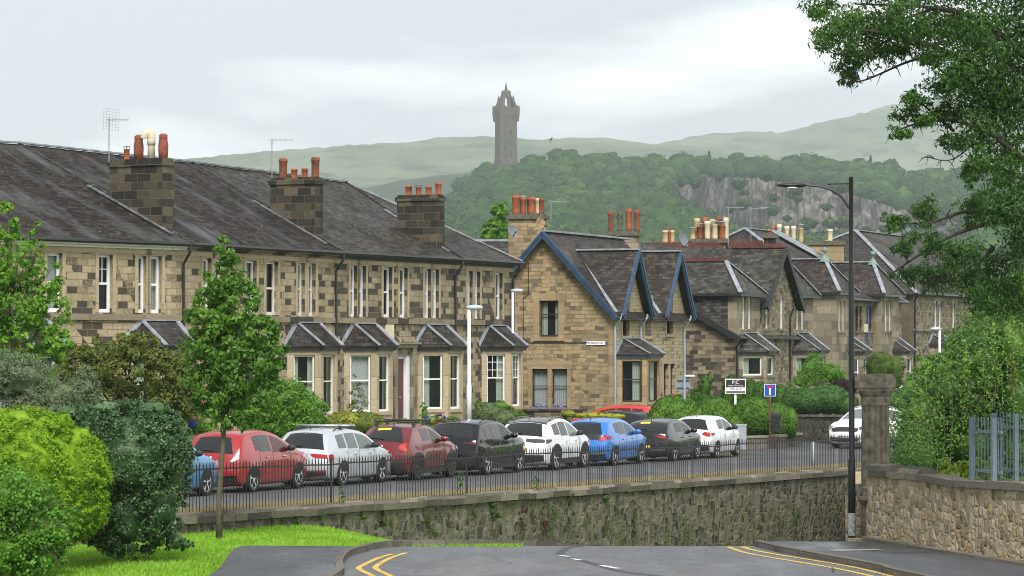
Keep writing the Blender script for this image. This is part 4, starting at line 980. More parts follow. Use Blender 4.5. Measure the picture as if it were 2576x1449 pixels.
for k in range(4):
    fr, L = TFR[k]; m = fr.P(L/2, 0, G0)
    root = T('terraced_house', labels[k], 'house', m, 'stone terraced houses'); ROOTS.append(root)
    holes = []; s0 = fr.s_(JX[k][0]) if k else 0
    for a, b in upper[k]:
        sa, sb_ = fr.s_(a, 0, 720), fr.s_(b, 0, 720)
        holes.append((sa, max(sa + .55, sb_), CZ + 1.25, CZ + 3.3))
    for i in range(1, len(holes)):
        if holes[i][0] < holes[i-1][1] + .12: h = holes[i]; holes[i-1] = (holes[i-1][0], h[0] - .2, h[2], h[3])
    door = None
    wb = MB(); allh = list(holes)
    if k == 2:
        ds = fr.s_(997); door = (ds, ds + 1.15, G0 + .1, CZ - .35); allh.append(door)
    e0 = .0
    wall(wb, fr, [(0, -.3), (L, -.3), (L, ZE), (0, ZE)], allh, rev=.24)
    # back + end walls
    inn0, inn1 = inward(k), inward(k+1); bk0, bk1 = J[k] + inn0 * 14, J[k+1] + inn1 * 14
    wb.build('wall', M[wmats[k]], root); wb = MB()
    wb.poly((bk0.x, bk0.y, -.3), (bk1.x, bk1.y, -.3), (bk1.x, bk1.y, ZE), (bk0.x, bk0.y, ZE))
    if k == 3: wb.poly((J[4].x, J[4].y, -.3), (bk1.x, bk1.y, -.3), (bk1.x, bk1.y, ZE), (J[4].x, J[4].y, ZE))
    if k == 0: wb.poly((J[0].x, J[0].y, -.3), (bk0.x, bk0.y, -.3), (bk0.x, bk0.y, ZE), (J[0].x, J[0].y, ZE))
    wb.build('rear_wall', M[wmats[k]], root)
    ib = MB(); ib.poly(fr.P(.1, -.7, -.2), fr.P(L-.1, -.7, -.2), fr.P(L-.1, -.7, ZE - .1), fr.P(.1, -.7, ZE - .1)); ib.build('room_shade_panel', M['interior'], root)  # dark backing panel behind the windows, in place of room shade
    mg = MB(); margins(mg, fr, holes, w=.15 if k < 2 else .13, lint=.3, sill=0)
    fbox(mg, fr, 0.0, L, .002, .02, CZ + 3.36, CZ + 3.6); mg.build('dressed_margin', M['dressed'], root)
    sc_ = MB(); fbox(sc_, fr, -.02, L + .0, .003, .1, CZ + .98, CZ + 1.2); sc_.build('string_course', M['string'], root)
    for i, h in enumerate(holes): window(root, fr, *h, n=-.15, mat=M['white'] if not (k == 1 and i in (3, 4, 5)) else M['whitewood'], fw=.095, mid=.5, curtain=['full', 'both', 'right', 'left', None, 'full', 'both'][(i * 3 + k * 2) % 7], bars=(1, 1) if (k == 0 and i == 1) else (0, 0))
    # roof
    ov = .38; e = lambda j, s_off=0: J[j] - inward(j) * ov + Vector((0, 0, ZE - .02))
    rb = MB(); rm = [M['slate_dark'], M['slate_dark'], M['slate_moss'], M['slate_moss']][k]
    R0, R1 = RP[k], RP[k+1] if k < 3 else None
    up = Vector((0, 0, .02))
    if k < 3:
        slab(rb, [e(k), e(k+1), R1, R0])
        slab(rb, [Vector((bk0.x, bk0.y, ZE)), Vector((bk1.x, bk1.y, ZE)), R1 - Vector((0, 0, .01)), R0 - Vector((0, 0, .01))])
    else:
        E4 = e(4) + dirv * .3; slab(rb, [e(3), E4, HA]); slab(rb, [E4, Vector((bk1.x, bk1.y, ZE)) + dirv*.3, HA - Vector((0, 0, .01))]); slab(rb, [Vector((bk0.x, bk0.y, ZE)), Vector((bk1.x, bk1.y, ZE)) + dirv*.3, HA - Vector((0, 0, .02))])
    rr = rb.build('roof', rm, root)
    ld = MB()
    if k < 3:
        n_ = 14
        for i in range(n_):
            a = R0.lerp(R1, i / n_) + Vector((0, 0, .05)); b = R0.lerp(R1, (i+1) / n_ - .004) + Vector((0, 0, .05 + .02)); ld.bar(a, b, .3, .06)
    else:
        n_ = 10
        for i in range(n_): a = HA.lerp(E4, i/n_); b = HA.lerp(E4, (i+1)/n_ - .004); ld.bar(a + up*3, b + up*3.5, .22, .05)
    ld.build('ridge', M['lead'], rr)
    # party flashing
    if k > 0:
        pf = MB(); a = e(k).lerp(RP[k], .08); b = e(k).lerp(RP[k], .56 if k < 3 else .62); pf.bar(a + up*2 - dirv*.42, b + up*2 - dirv*.42, .16, .05); pf.build('lead_flashing', M['lead_dull'], rr)
        pf = MB(); pf.bar(e(k).lerp(RP[k], .0) + up*2, RP[k] + up, .12, .06); pf.build('party_skew', M['slate_grey'] if k < 3 else M['slate_moss'], rr)
    gt = MB(); gt.tube([e(k) + Vector((0, 0, -.03)), e(k+1) + Vector((0, 0, -.03)) + (dirv * .35 if k == 3 else Vector((0, 0, 0)))], .075, 8); gt.build('gutter', M['black'], root)
    fc = MB(); fbox(fc, fr, 0, L, .01, .3, ZE - .17, ZE - .07); fbox(fc, fr, 0, L, .01, .12, ZE - .26, ZE - .17)
    fc.build('eaves_board', M['whitewood'] if k == 0 else (M['string'] if k == 1 else M['blackwood']), root)
    # down pipe
    dp = MB(); q = fr.P(L - (.1 if k < 3 else .05), .4, ZE - .1); q2 = fr.P(L - .15, .1, ZE - .75); dp.tube([q, q + Vector((0, 0, -.2)), q2, fr.P(L - .15, .12, G0 - .2)], .055, 8); dp.build('downpipe', M['black'], root)
    for i, (bx_, cu) in enumerate(bays[k]):
        s = fr.s_(bx_); 
        if k == 3: s = L - 3.25
        bay(root, fr, s, -.3, CZ - 2.55, CZ - .28, CZ + .02, CZ + 1.02 - .06, curt=(cu, 'left'), rmat=M['slate_dark'] if (k < 2 or i == 0) else M['slate_moss'], fmat=M['black'], wmat=M['dressed'], smat=M['white'] if k > 1 else M['whitewood'], bars=(2, 2) if k == 3 else (0, 0))
    if door:
        mb = MB(); fbox(mb, fr, door[0] + .0, door[0] + .1, -.2, -.05, door[2], door[3]); fbox(mb, fr, door[1] - .3, door[1], -.22, -.02, door[2], door[3]); fbox(mb, fr, door[0] + .1, door[1] - .3, -.2, -.1, door[3] - .1, door[3]); df = mb.build('door_frame', M['white'], root)
        mb = MB(); fbox(mb, fr, door[0] + .1, door[1] - .3, -.2, -.14, door[2], door[3] - .1); dr = mb.build('door', M['reddoor'], root)
        mb = MB(); fbox(mb, fr, door[0] + .4, door[0] + .62, -.14, -.12, door[2] + .95, door[2] + 1.0); mb.build('letter_box', M['steel'], dr)
        mb = MB(); fbox(mb, fr, door[0] - .35, door[1] + .45, .003, .3, door[3] + .5, door[3] + .6); fbox(mb, fr, door[0] - .25, door[1] + .35, .003, .18, door[3] + .35, door[3] + .5)
        fbox(mb, fr, door[1] + .02, door[1] + .3, .003, .16, G0, door[3] + .35); fbox(mb, fr, door[0] - .25, door[0] - .02, .003, .1, G0, door[3] + .35); mb.build('door_surround', M['dressed_grey'], root)
        mb = MB(); fbox(mb, fr, fr.s_(967), fr.s_(967) + .6, .003, .12, CZ + .25, CZ + .95); mb.build('alarm_box', M['cream'], root)
# terrace chimneys on the party lines
def tchim(root, k, xn, xf, ztop_px, pots):
    fr = Fr(J[k].x, J[k].y, (TFR[k-1][0].ang + TFR[k][0].ang) / 2)
    n0, n1 = solve_n(fr, 0, xf), solve_n(fr, 0, xn); zt = zat(xn, ztop_px, J[k].y + .8)
    pl_ = [(0, solve_n(fr, 0, p[0]), (p[2] - p[1]) * .0149 * (J[k].y / 113), p[3], p[4], p[5]) for p in pots]
    return chimney(root, fr, -.36, .3, n0, n1, ZE - .2, zt, pl_)
tchim(ROOTS[0], 1, 424, 291, 403, [(318, 362, 400, .115, 'terra', 'cap'), (348, 336, 400, .17, 'terra2', 'urn'), (380, 330, 400, .15, 'cream', 'hood'), (410, 336, 400, .17, 'terra2', 'urn')])
tchim(ROOTS[1], 2, 803, 691, 451, [(712, 396, 448, .17, 'terra2', 'plain'), (740, 423, 448, .13, 'terra', 'plain'), (766, 423, 448, .13, 'terra', 'plain'), (793, 396, 448, .17, 'terra2', 'plain')])
tchim(ROOTS[2], 3, 1110, 1008, 494, [(1028, 470, 496, .15, 'terra', 'plain'), (1053, 468, 496, .14, 'terra', 'cap'), (1078, 473, 496, .14, 'terra', 'plain'), (1103, 464, 496, .14, 'terra', 'plain')])
# ---------------------------------------------------------------- blue gabled house
SA = R(22.5); C0 = at(1545, 800, 144.0); S = Fr(C0.x, C0.y, SA)
GW = 7.0; gx, gy = C0.x - math.cos(SA) * GW, C0.y + math.sin(SA) * GW
GF = Fr(gx, gy, SA + math.pi/2)          # gable frame: s from left (0) to right corner (GW)
ze = zat(1545, 783, 144); zap = zat(1372, 586, 145.3)
bh = T('gabled_house', 'warm brown stone house with blue painted gable boards beside the terrace end', 'house', S.P(5, -3, .75), 'detached stone houses')
def gz(px, py): return GF.sz(px, py)
H1 = (gz(1357, 840)[0], gz(1405, 840)[0], gz(1380, 847)[1], gz(1380, 756)[1])
H2 = (gz(1338, 960)[0], gz(1378, 960)[0], gz(1360, 1024)[1], gz(1360, 928)[1]); H3 = (gz(1388, 960)[0], gz(1427, 960)[0], H2[2], H2[3])
wb = MB(); wall(wb, GF, [(0, -.3), (GW, -.3), (GW, ze), (GW/2, zap - .1), (0, ze)], [H1, H2, H3], rev=.22)
wb.build('wall', M['warm_rubble'], bh); wb = MB(); wb.poly(S.P(0, -GW, -.3), S.P(12, -GW, -.3), S.P(12, -GW, ze), S.P(0, -GW, ze)); wb.build('rear_wall', M['warm_rubble'], bh)
SL = S.s_(1724)
uw = [(1566, 1573, 752, 845), (1621, 1628, 768, 845), (1677, 1683, 755, 840)]; hs = []
for a, b, y0, y1 in uw: s = S.s_(a); hs.append((s, s + .95, S.z_(a, y1), S.z_(a, y0)))
g2 = S.s_(1669); hs += [(g2, g2 + .8, .95, S.z_(1669, 915)), (g2 + 1.05, g2 + 1.75, .95, S.z_(1669, 915))]
wb = MB(); ap1, ap2 = S.s_(1584), S.s_(1691); hwid = 1.95; dz_ = S.z_(1583, 632); dz2 = S.z_(1690, 636)
wall(wb, S, [(0, -.3), (SL, -.3), (SL, ze), (min(SL, ap2 + hwid), ze), (ap2, dz2), (ap2 - hwid, ze), (ap1 + hwid, ze), (ap1, dz_), (max(0.02, ap1 - hwid), ze), (0, ze)], hs, rev=.25)
wb.poly(S.P(SL, 0, -.3), S.P(SL, -GW, -.3), S.P(SL, -GW, ze), S.P(SL, -GW/2, zap), S.P(SL, 0, ze)); wb.build('front_wall', M['cream_rubble'], bh)
ib = MB(); ib.poly(GF.P(.3, -1, 0), GF.P(GW - .3, -1, 0), GF.P(GW - .3, -1, ze + 1.2), GF.P(.3, -1, ze + 1.2)); ib.poly(S.P(.3, -.9, 0), S.P(SL - .3, -.9, 0), S.P(SL - .3, -.9, ze), S.P(.3, -.9, ze)); ib.build('room_shade_panel', M['interior'], bh)  # dark backing sheets stand in for unlit rooms
mg = MB(); margins(mg, GF, [H1], w=.3, lint=.35, sill=.2); margins(mg, GF, [H2], w=.18, lint=.4, sill=.18); margins(mg, GF, [H3], w=.18, lint=.396, sill=.178, pr=.028); fbox(mg, GF, GW - .28, GW + .0, .003, .03, -.2, ze - .1); mg.build('dressed_margin', M['dressed_brown'], bh)
mg = MB(); margins(mg, S, hs[:3], w=.16, lint=.5, sill=.15, pr=.02); margins(mg, S, hs[3:4], w=.14, lint=.3, sill=0, pr=.02); mg.build('front_margin', M['dressed'], bh)
window(bh, GF, *H1, n=-.14, mat=M['brownwood'], mid=.62, curtain='both', fw=.07)
window(bh, GF, *H2, n=-.14, mat=M['brownwood'], mid=.55, curtain='full', fw=.05); window(bh, GF, *H3, n=-.14, mat=M['brownwood'], mid=.55, curtain='full', fw=.05)
for h in hs: window(bh, S, *h, n=-.18, mat=M['brownwood'], mid=.55, fw=.05)
# roof
rb = MB(); o_ = .42; half = GW / 2; slope = (zap - ze) / half; eo = .3
zov = ze - slope * eo
slab(rb, [S.P(-o_, eo, zov), S.P(SL + .3, eo, zov), S.P(SL + .3, -half, zap + .06), S.P(-o_, -half, zap + .06)], .09)
slab(rb, [S.P(-o_, -GW - eo, zov), S.P(SL + .3, -GW - eo, zov), S.P(SL + .3, -half, zap + .05), S.P(-o_, -half, zap + .05)], .09)
for apx, az in ((ap1, dz_), (ap2, dz2)):
    nb = -(az - ze) / slope - .1; az_ = az + .07; w_ = hwid + .12; fo = .45
    zl = ze + .0
    slab(rb, [S.P(apx, fo, az_), S.P(apx, nb, az_), S.P(apx - w_, .02, zl - .1), S.P(apx - w_, fo, zl - .1)], .07)
    slab(rb, [S.P(apx, fo, az_ - .004), S.P(apx, nb, az_ - .004), S.P(apx + w_, .02, zl - .1), S.P(apx + w_, fo, zl - .1)], .07)
rr = rb.build('roof', M['slate_purple'], bh)
ld = MB(); up = Vector((0, 0, .05)); ld.bar(S.P(-o_, -half, zap + .1), S.P(S.s_(1587, -half), -half, zap + .1), .3, .09)
for apx, az in ((ap1, dz_), (ap2, dz2)):
    nb = -(az - ze) / slope - .1; ld.bar(S.P(apx, .47, az + .1), S.P(apx, nb, az + .1), .28, .08); ld.bar(S.P(apx, nb, az + .06), S.P(apx - hwid - .15, .1, ze - .04), .2, .06); 
ld.build('ridge', M['lead'], rr)
bb = MB()
def barge(mb, fr, sa, za, sb2, zb2, n, w=.3, th=.09):
    a, b = fr.P(sa, n, za), fr.P(sb2, n, zb2); mb.bar(a, b, th, w, (0, 0, 1))
for sgn in (0, 1):
    s_e = -.28 if sgn == 0 else GW + .28; barge(bb, GF, GW/2, zap - .06, s_e, zov - .06, o_ + .02, .27, .1); barge(bb, GF, GW/2, zap + .02, s_e, zov + .02, o_ + .07, .11, .08)
bb.build('bargeboard', M['bluewood'], bh)
for apx, az in ((ap1, dz_), (ap2, dz2)):
    bb = MB()
    for sg in (-1, 1):
        barge(bb, S, apx, az - .1, apx + sg * (hwid + .16), ze - .3, .46, .28, .1); barge(bb, S, apx, az + .0, apx + sg * (hwid + .16), ze - .2, .52, .14, .08)
    bb.build('bargeboard', M['bluewood'], bh)
    bb = MB()
    for sg in (-1, 1): bb.poly(S.P(apx, .42, az - .1), S.P(apx + sg*(hwid + .1), .42, ze - .2), S.P(apx + sg*(hwid + .1), .02, ze - .2), S.P(apx, .02, az - .1))
    bb.build('soffit', M['blackwood'], bh)
for i, px in enumerate((1543, 1608, 1718)):
    s = S.s_(px); p = MB(); zt_ = ze - .25; p.tube([S.P(s + .2, .35, zt_ + .15), S.P(s + .2, .35, zt_), S.P(s, .08, zt_ - .5), S.P(s, .1, .8 if i != 1 else CZ + .05)], .05, 8); p.build('downpipe', M['greypipe'], bh)
s = S.s_(1553); bay(bh, S, s, -.3, CZ - 2.6, CZ - .62, CZ - .35, CZ + .45, proj=1.15, front=1.9, cant=1.0, wmat=M['dressed_brown'], smat=M['brownwood'], rmat=M['slate_purple'], fmat=plain('dark_blue_fascia', (.02, .045, .08), .5), curt=('right', 'right'))
# rooflights
for px, py in ((1530, 618), (1480 + 157, 625)):
    pass
for i, s in enumerate((S.s_(1486, -half*.7), S.s_(1528, -half*.72))):
    mb = MB(); n_ = -half * .72; q = lambda a, n, e=.0: S.P(a, n, ze + slope * (-n) + e)
    mb.hexa([q(s, n_), q(s + 1.1, n_), q(s + 1.1, n_ + .55), q(s, n_ + .55)], [q(s, n_, .14), q(s + 1.1, n_, .14), q(s + 1.1, n_ + .55, .14), q(s, n_ + .55, .14)]); sk = mb.build('rooflight', M['skylight'], rr)
    mb = MB(); mb.poly(q(s + .08, n_ + .06, .146), q(s + 1.02, n_ + .06, .146), q(s + 1.02, n_ + .5, .146), q(s + .08, n_ + .5, .146)); mb.build('pane', plain('skylight_glass', (.3, .33, .36), .1), sk)
# chimneys of the blue house
CF = Fr(at(1279, 600, 149).x, 149, R(112.5) - .18); w_ = at(1368, 600, 149).x - CF.x
pz = lambda y: (537 - y) * .0196
zt_ = zat(1320, 540, 149)
chimney(bh, CF, 0, w_, -.75, 0, 4.5, zt_, [(.32, -.25, pz(489), .2, 'terra', 'plain'), (.62, -.5, pz(489), .15, 'terra', 'cap'), (.72, -.2, pz(494), .14, 'terra', 'plain'), (.98, -.45, pz(496), .14, 'terra', 'plain'), (1.12, -.2, pz(494), .18, 'terra', 'plain'), (1.42, -.3, pz(497), .13, 'buff', 'plain'), (1.6, -.3, pz(497), .15, 'terra2', 'plain')], mat=M['warm_rubble'], cap=.13)
CF2 = Fr(at(1520, 600, 161).x, 161, R(112.5) - .2); w2 = at(1606, 600, 161).x - CF2.x; zt2 = zat(1560, 583, 161)
chimney(bh, CF2, 0, w2, -.8, 0, 6, zt2, [(.3, -.35, 1.08, .15, 'terra2', 'plain'), (.8, -.35, 1.08, .15, 'concrete', 'plain'), (1.27, -.35, 1.2, .16, 'terra', 'plain'), (1.72, -.35, 1.15, .16, 'terra2', 'plain')], mat=M['dressed_grey'], cap=.16)
# street name plate
s0, zc_ = gz(1475, 863); s1 = gz(1524, 863)[0]
t = T('street_nameplate', 'small white street name plate reading RONALD PLACE on the brown gable wall', 'sign', GF.P(s0, .03, zc_))
mb = MB(); fbox(mb, GF, s0, s1, .003, .03, zc_ - .11, zc_ + .11); mb.build('plate', M['black'], t)
mb = MB(); fbox(mb, GF, s0 + .015, s1 - .015, .03, .034, zc_ - .095, zc_ + .095); mb.build('face', M['white'], t)
frtext('RONALD PLACE', .15, GF, (s0 + s1)/2, zc_, .037, M['black'], t, .72)
# cable down the gable
cb = MB(); pts = [gz(1330, 662), gz(1330, 740), gz(1317, 750), gz(1317, 850), gz(1335, 862), gz(1480, 862)]; cb.tube([GF.P(a, .04, z) for a, z in pts], .018, 5); cb.build('wall_cable', M['black'], bh)
def dish(c, r, mat, lab, yaw=-.4):
    t = T('satellite_dish', lab, 'satellite dish', c); mb = MB(); N_ = 18
    ax_ = Vector((math.sin(yaw), -math.cos(yaw), .25)).normalized(); u = ax_.orthogonal().normalized(); v = ax_.cross(u); c = Vector(c)
    i = len(mb.v); mb.v.append(tuple(c - ax_ * r * .25))
    for q in (.5, 1):
        for j in range(N_): a = 2*math.pi*j/N_; mb.v.append(tuple(c - ax_ * r * .25 * (1 - q*q) + (u*math.cos(a) + v*math.sin(a)*1.15) * r * q))
    for j in range(N_): mb.f.append((i, i+1+j, i+1+(j+1) % N_)); mb.f.append((i+1+j, i+1+N_+j, i+1+N_+(j+1) % N_, i+1+(j+1) % N_))
    mb.build('reflector', mat, t, smooth=True)
    mb = MB(); mb.tube([c - Vector((0, 0, r*1.1)), c + ax_ * r * 1.1 - Vector((0, 0, r*.6))], .02, 5); mb.ball(c + ax_ * r * 1.1 - Vector((0, 0, r*.6)), .06, 6, 5); mb.build('arm', M['black'], t)
dish(at(1290, 580, 147.6), .27, plain('dish_grey', (.14, .16, .18), .5), 'grey satellite dish on the left face of the pot crowded chimney', .5)
dish(at(1362, 563, 147.4), .3, plain('dish_rusty', (.25, .17, .1), .7, var=.5), 'rusty satellite dish on the right corner of the pot crowded chimney', .7)
dish(at(1720, 602, 168), .38, plain('dish_grey', (.14, .16, .18), .5), 'grey satellite dish above the red ridge tiles', .9)
# ---------------------------------------------------------------- third house (dark stone, black barge)
def wing(root, fr, s0, s1, nf, nb, zb, zeave, zapx, kind, wm, rm, holes=(), hip=None, bmat=None, ridge='lead', ov=.3, side=True, pre=''):
    mid = (s0 + s1) / 2; hw_ = (s1 - s0) / 2; wb = MB()
    if kind == 'gable': wall(wb, fr, [(s0, zb), (s1, zb), (s1, zeave), (mid, zapx - .08), (s0, zeave)], holes, n=nf, rev=.22)
    else: wall(wb, fr, [(s0, zb), (s1, zb), (s1, zeave), (s0, zeave)], holes, n=nf, rev=.22)
    if side:
        for s in (s0, s1): wb.poly(fr.P(s, nf, zb), fr.P(s, nb, zb), fr.P(s, nb, zeave), fr.P(s, nf, zeave))
    wb.build('wall', wm, root)
    rb = MB(); sl = (zapx - zeave) / hw_; zo = zeave - sl * ov * .4; e0, e1 = s0 - ov, s1 + ov
    zo = zeave - .03
    if kind == 'gable':
        f = nf + .4; slab(rb, [fr.P(mid, f, zapx), fr.P(mid, nb, zapx), fr.P(e0, nb, zo), fr.P(e0, f, zo)]); slab(rb, [fr.P(mid, f, zapx - .004), fr.P(mid, nb, zapx - .004), fr.P(e1, nb, zo), fr.P(e1, f, zo)])
    else:
        f = nf + ov; h = nf - hip
        slab(rb, [fr.P(mid, h, zapx), fr.P(mid, nb, zapx), fr.P(e0, nb, zo), fr.P(e0, f, zo)]); slab(rb, [fr.P(mid, h, zapx - .004), fr.P(mid, nb, zapx - .004), fr.P(e1, nb, zo), fr.P(e1, f, zo)]); slab(rb, [fr.P(mid, h, zapx - .008), fr.P(e0, f, zo), fr.P(e1, f, zo)])
        g_ = MB(); fbox(g_, fr, e0 - .03, e1 + .03, f - .1, f + .04, zo - .16, zo - .04); fbox(g_, fr, e0 - .04, e0 + .05, nb, f, zo - .155, zo - .045); g_.build('gutter', bmat or M['black'], root)
    r = rb.build('roof', rm, root)
    ld = MB(); up = Vector((0, 0, .05))
    ld.bar(fr.P(mid, (nf + .42) if kind == 'gable' else nf - hip, zapx + .04), fr.P(mid, nb, zapx + .04), .26, .08)
    lr = ld.build('ridge', M['lead'] if ridge == 'lead' else M['redridge'], r)
    if kind != 'gable':
        ld = MB(); 
        for e_ in (e0, e1): ld.bar(fr.P(mid, nf - hip, zapx) + up, fr.P(e_, nf + ov, zo) + up, .24, .05)
        ld.build('lead_hip', M['lead'], r)
    else:
        bb = MB()
        for e_ in (e0, e1): a, b = fr.P(mid, nf + .42, zapx - .1), fr.P(e_, nf + .42, zo - .1); bb.bar(a, b, .09, .34)
        bb.build('bargeboard', bmat or M['blackwood'], r)
        bb = MB()
        for e_ in (e0, e1): bb.poly(fr.P(mid, nf + .4, zapx - .13), fr.P(e_, nf + .4, zo - .13), fr.P(e_, nf + .01, zo - .13), fr.P(mid, nf + .01, zapx - .13))
        bb.build('soffit', M['blackwood'], r)
    if ridge != 'lead':
        cr = MB(); L = abs((nf) - nb); k = int(L / .34); cr.bar(fr.P(mid, nf - (hip or 0), zapx + .1), fr.P(mid, nb, zapx + .1), .05, .12)
        for i in range(k):
            c = fr.P(mid, nf - (hip or 0) - i * .34, zapx + .17); cr.tube([c + Vector((fr.d[0]*-.03, fr.d[1]*-.03, 0)), c + Vector((fr.d[0]*.03, fr.d[1]*.03, 0))], .1, 8)
        cr.build('crest', M['redridge'], lr)
    return r
s3 = S.s_(1850); e3 = S.s_(2035)
h3 = T('dark_stone_house', 'dark stone house with black gable boards, red ridge tiles and boxed dormers', 'house', S.P((s3 + e3)/2, -3, .6), 'detached stone houses')
zA = zat(1850, 840, S.dep(1850)); zB = zA + 3.3 * .56; zC = zat(1900, 624, S.dep(1965) + 3)
SF3 = Fr(S.P(s3, -9, 0).x, S.P(s3, -9, 0).y, SA + math.pi/2)
wb = MB(); wall(wb, SF3, [(0, -.3), (9, -.3), (9, zA), (9 - 3.3, zB), (9 - 6, zC), (0, zA)], []); wall(wb, S, [(s3, -.3), (e3, -.3), (e3, zA), (s3, zA)], [], n=-.01)
wb.build('wall', M['dark_rubble'], h3)
rb = MB(); slab(rb, [S.P(s3 - .35, .35, zA - .2), S.P(e3 + .2, .35, zA - .2), S.P(e3 + .2, -3.3, zB), S.P(s3 - .35, -3.3, zB)]); slab(rb, [S.P(s3 - .35, -3.3, zB), S.P(e3, -3.3, zB), S.P(e3, -6, zC), S.P(s3 - .35, -6, zC)]); slab(rb, [S.P(s3 - .35, -12, zA), S.P(e3, -12, zA), S.P(e3, -6, zC - .01), S.P(s3 - .35, -6, zC - .01)])
r3 = rb.build('roof', M['slate_grey'], h3)
bb = MB(); bb.bar(S.P(s3 - .38, .38, zA - .33), S.P(s3 - .38, -3.3, zB - .12), .1, .3); bb.bar(S.P(s3 - .38, -3.3, zB - .12), S.P(s3 - .38, -6, zC - .12), .1, .3); bb.build('bargeboard', M['blackwood'], h3)
# red crested main ridge from behind the blue house
rl = MB(); rA = at(1592, 624, 171); rB = at(1915, 617, 178); rl.bar(rA, rB, .25, .2)
rg = rl.build('ridge', M['redridge'], r3); cr = MB(); n_ = 44
for i in range(n_): c = rA.lerp(rB, i/(n_-1)) + Vector((0, 0, .2)); cr.tube([c + Vector((0, -.04, 0)), c + Vector((0, .04, 0))], .1, 8)
cr.build('crest', M['redridge'], rg)
mb = MB(); dn = Vector((0, 0, -3.2)); fw_ = Vector((1.6, -2.2, -1.9)); slab(mb, [rA, rB, rB + fw_, rA + fw_], .1); mb.build('back_roof', M['slate_grey'], h3)
def wins(fr, pxs, yt, yb, n=0, w=.62):
    out = []
    for p in pxs:
        s = fr.s_(p, n, 790); out.append((s, s + w, fr.z_(p, yb, n), fr.z_(p, yt, n)))
    return out
def win_holes(root, fr, hs, n=0, mat=None, mm=None, w=.13):
    mg = MB(); margins(mg, fr, hs, w=w, n=n, lint=.22, sill=.12, pr=.02); mg.build('dressed_margin', mm or M['dressed_grey'], root)
    for h in hs: window(root, fr, *h, n=n - .08, mat=mat or M['white'], fw=.1, mid=.5)
    ib = MB(); a, b = min(h[0] for h in hs) - .2, max(h[1] for h in hs) + .2; ib.poly(fr.P(a, n - .8, hs[0][2] - .2), fr.P(b, n - .8, hs[0][2] - .2), fr.P(b, n - .8, hs[0][3] + .2), fr.P(a, n - .8, hs[0][3] + .2)); ib.build('room_shade_panel', M['interior'], root)  # dark panel behind these panes gives the room shade by colour
# boxed dormer wing 1
sa, sb_ = s3 + .25, S.s_(1912); zeA = S.z_(1890, 738); md = (sa + sb_)/2; hp = -solve_n(S, md, 1826); dap = S.P(md, -hp, 0).y; zpA = zat(1826, 657, dap)
hA = wins(S, (1866, 1881), 746, 828, .0, .6)
wing(h3, S, sa, sb_, .0, solve_n(S, md, 1700), zA - .4, zeA, zpA, 'hip', M['dressed_grey'], M['slate_grey'], hA, hip=hp, ridge='red'); win_holes(h3, S, hA)
mb = MB(); mb.poly(S.P(sa - .03, -.5, zA), S.P(sa - .03, -7, zA), S.P(sa - .03, -7, zeA), S.P(sa - .03, -.5, zeA)); mb.build('slate_cheek', M['slate_grey'], h3)
# central gable
sa, sb_ = S.s_(1916), S.s_(2001); md = (sa + sb_)/2 + .1; zeG = S.z_(2000, 762); zpG = S.z_(1968, 624); hG = wins(S, (1925, 1962), 748, 827, .03, .62)
wing(h3, S, sa, sb_, .03, solve_n(S, md, 1842), -.3, zeG - .3, zpG, 'gable', M['mid_rubble'], M['slate_grey'], hG, ridge='red'); win_holes(h3, S, hG, .03)
# boxed dormer wing 2
sa, sb_ = S.s_(1996), S.s_(2046); md = (sa + sb_)/2; zeA = S.z_(2030, 742); hp = -solve_n(S, md, 1990); zpA = zat(1985, 668, S.P(md, -hp, 0).y); hB = wins(S, (2003, 2015), 752, 829, .0, .55)
wing(h3, S, sa, sb_, .0, -7, -.3, zeA, zpA, 'hip', M['dressed_grey'], M['slate_grey'], hB, hip=hp); win_holes(h3, S, hB)
bay(h3, S, S.s_(1858), -.3, S.z_(1890, 945, .9), S.z_(1890, 898, .9), S.z_(1890, 886, .9), S.z_(1890, 838), proj=1.2, front=1.6, cant=1.1, wmat=M['dressed_grey'], rmat=M['slate_grey'], curt=('left', 'left'), wtop=0)
bay(h3, S, S.s_(1992), -.3, S.z_(2020, 945, .9), S.z_(2020, 898, .9), S.z_(2020, 884, .9), S.z_(2020, 838), proj=1.2, front=1.6, cant=1.1, wmat=M['dressed_grey'], rmat=M['slate_grey'], curt=('left', 'left'), wtop=0)
p = MB(); p.tube([S.P(s3 + .1, .3, zA - .3), S.P(s3 + .1, .06, zA - .7), S.P(s3 + .1, .06, .5)], .055, 7); s = S.s_(1984); p.tube([S.P(s, .3, zeG - .3), S.P(s, .1, zeG - .8), S.P(s, .08, .5)], .055, 7); p.build('downpipe', M['black'], h3)
CFe = Fr(at(1921, 600, 177).x, 177, R(105)); w_ = at(1948, 600, 177).x - CFe.x
chimney(h3, CFe, 0, w_, -.6, 0, 6, zat(1930, 590, 177), [(w_/2 - .05, -.3, .22, .18, 'terra2', 'plain')], cap=.13)
CFd = Fr(at(1737, 600, 176).x, 176, R(100)); w_ = at(1825, 600, 176).x - CFd.x; zt_ = zat(1780, 603, 176); u = w_ / 88.
pts = []
for (px, yt, r, mt, kd, nn) in ((1742, 572, .17, 'buff', 'cap', -.2), (1760, 561, .18, 'terra2', 'cap', -.2), (1779, 557, .18, 'cream', 'plain', -.2), (1798, 555, .18, 'cream', 'cap', -.2), (1816, 557, .19, 'terra', 'cap', -.2), (1750, 549, .17, 'buff', 'plain', -.7), (1770, 547, .17, 'terra', 'plain', -.7), (1789, 552, .16, 'buff', 'plain', -.7), (1806, 545, .16, 'terra2', 'plain', -.7), (1824, 548, .17, 'cream', 'plain', -.7)):
    pts.append(((px - 1737) * u, nn, (603 - yt) * 176 / F, r, mt, kd))
chimney(h3, CFd, 0, w_, -1.0, 0, 6, zt_, pts, mat=M['dressed_grey'], cap=.2)
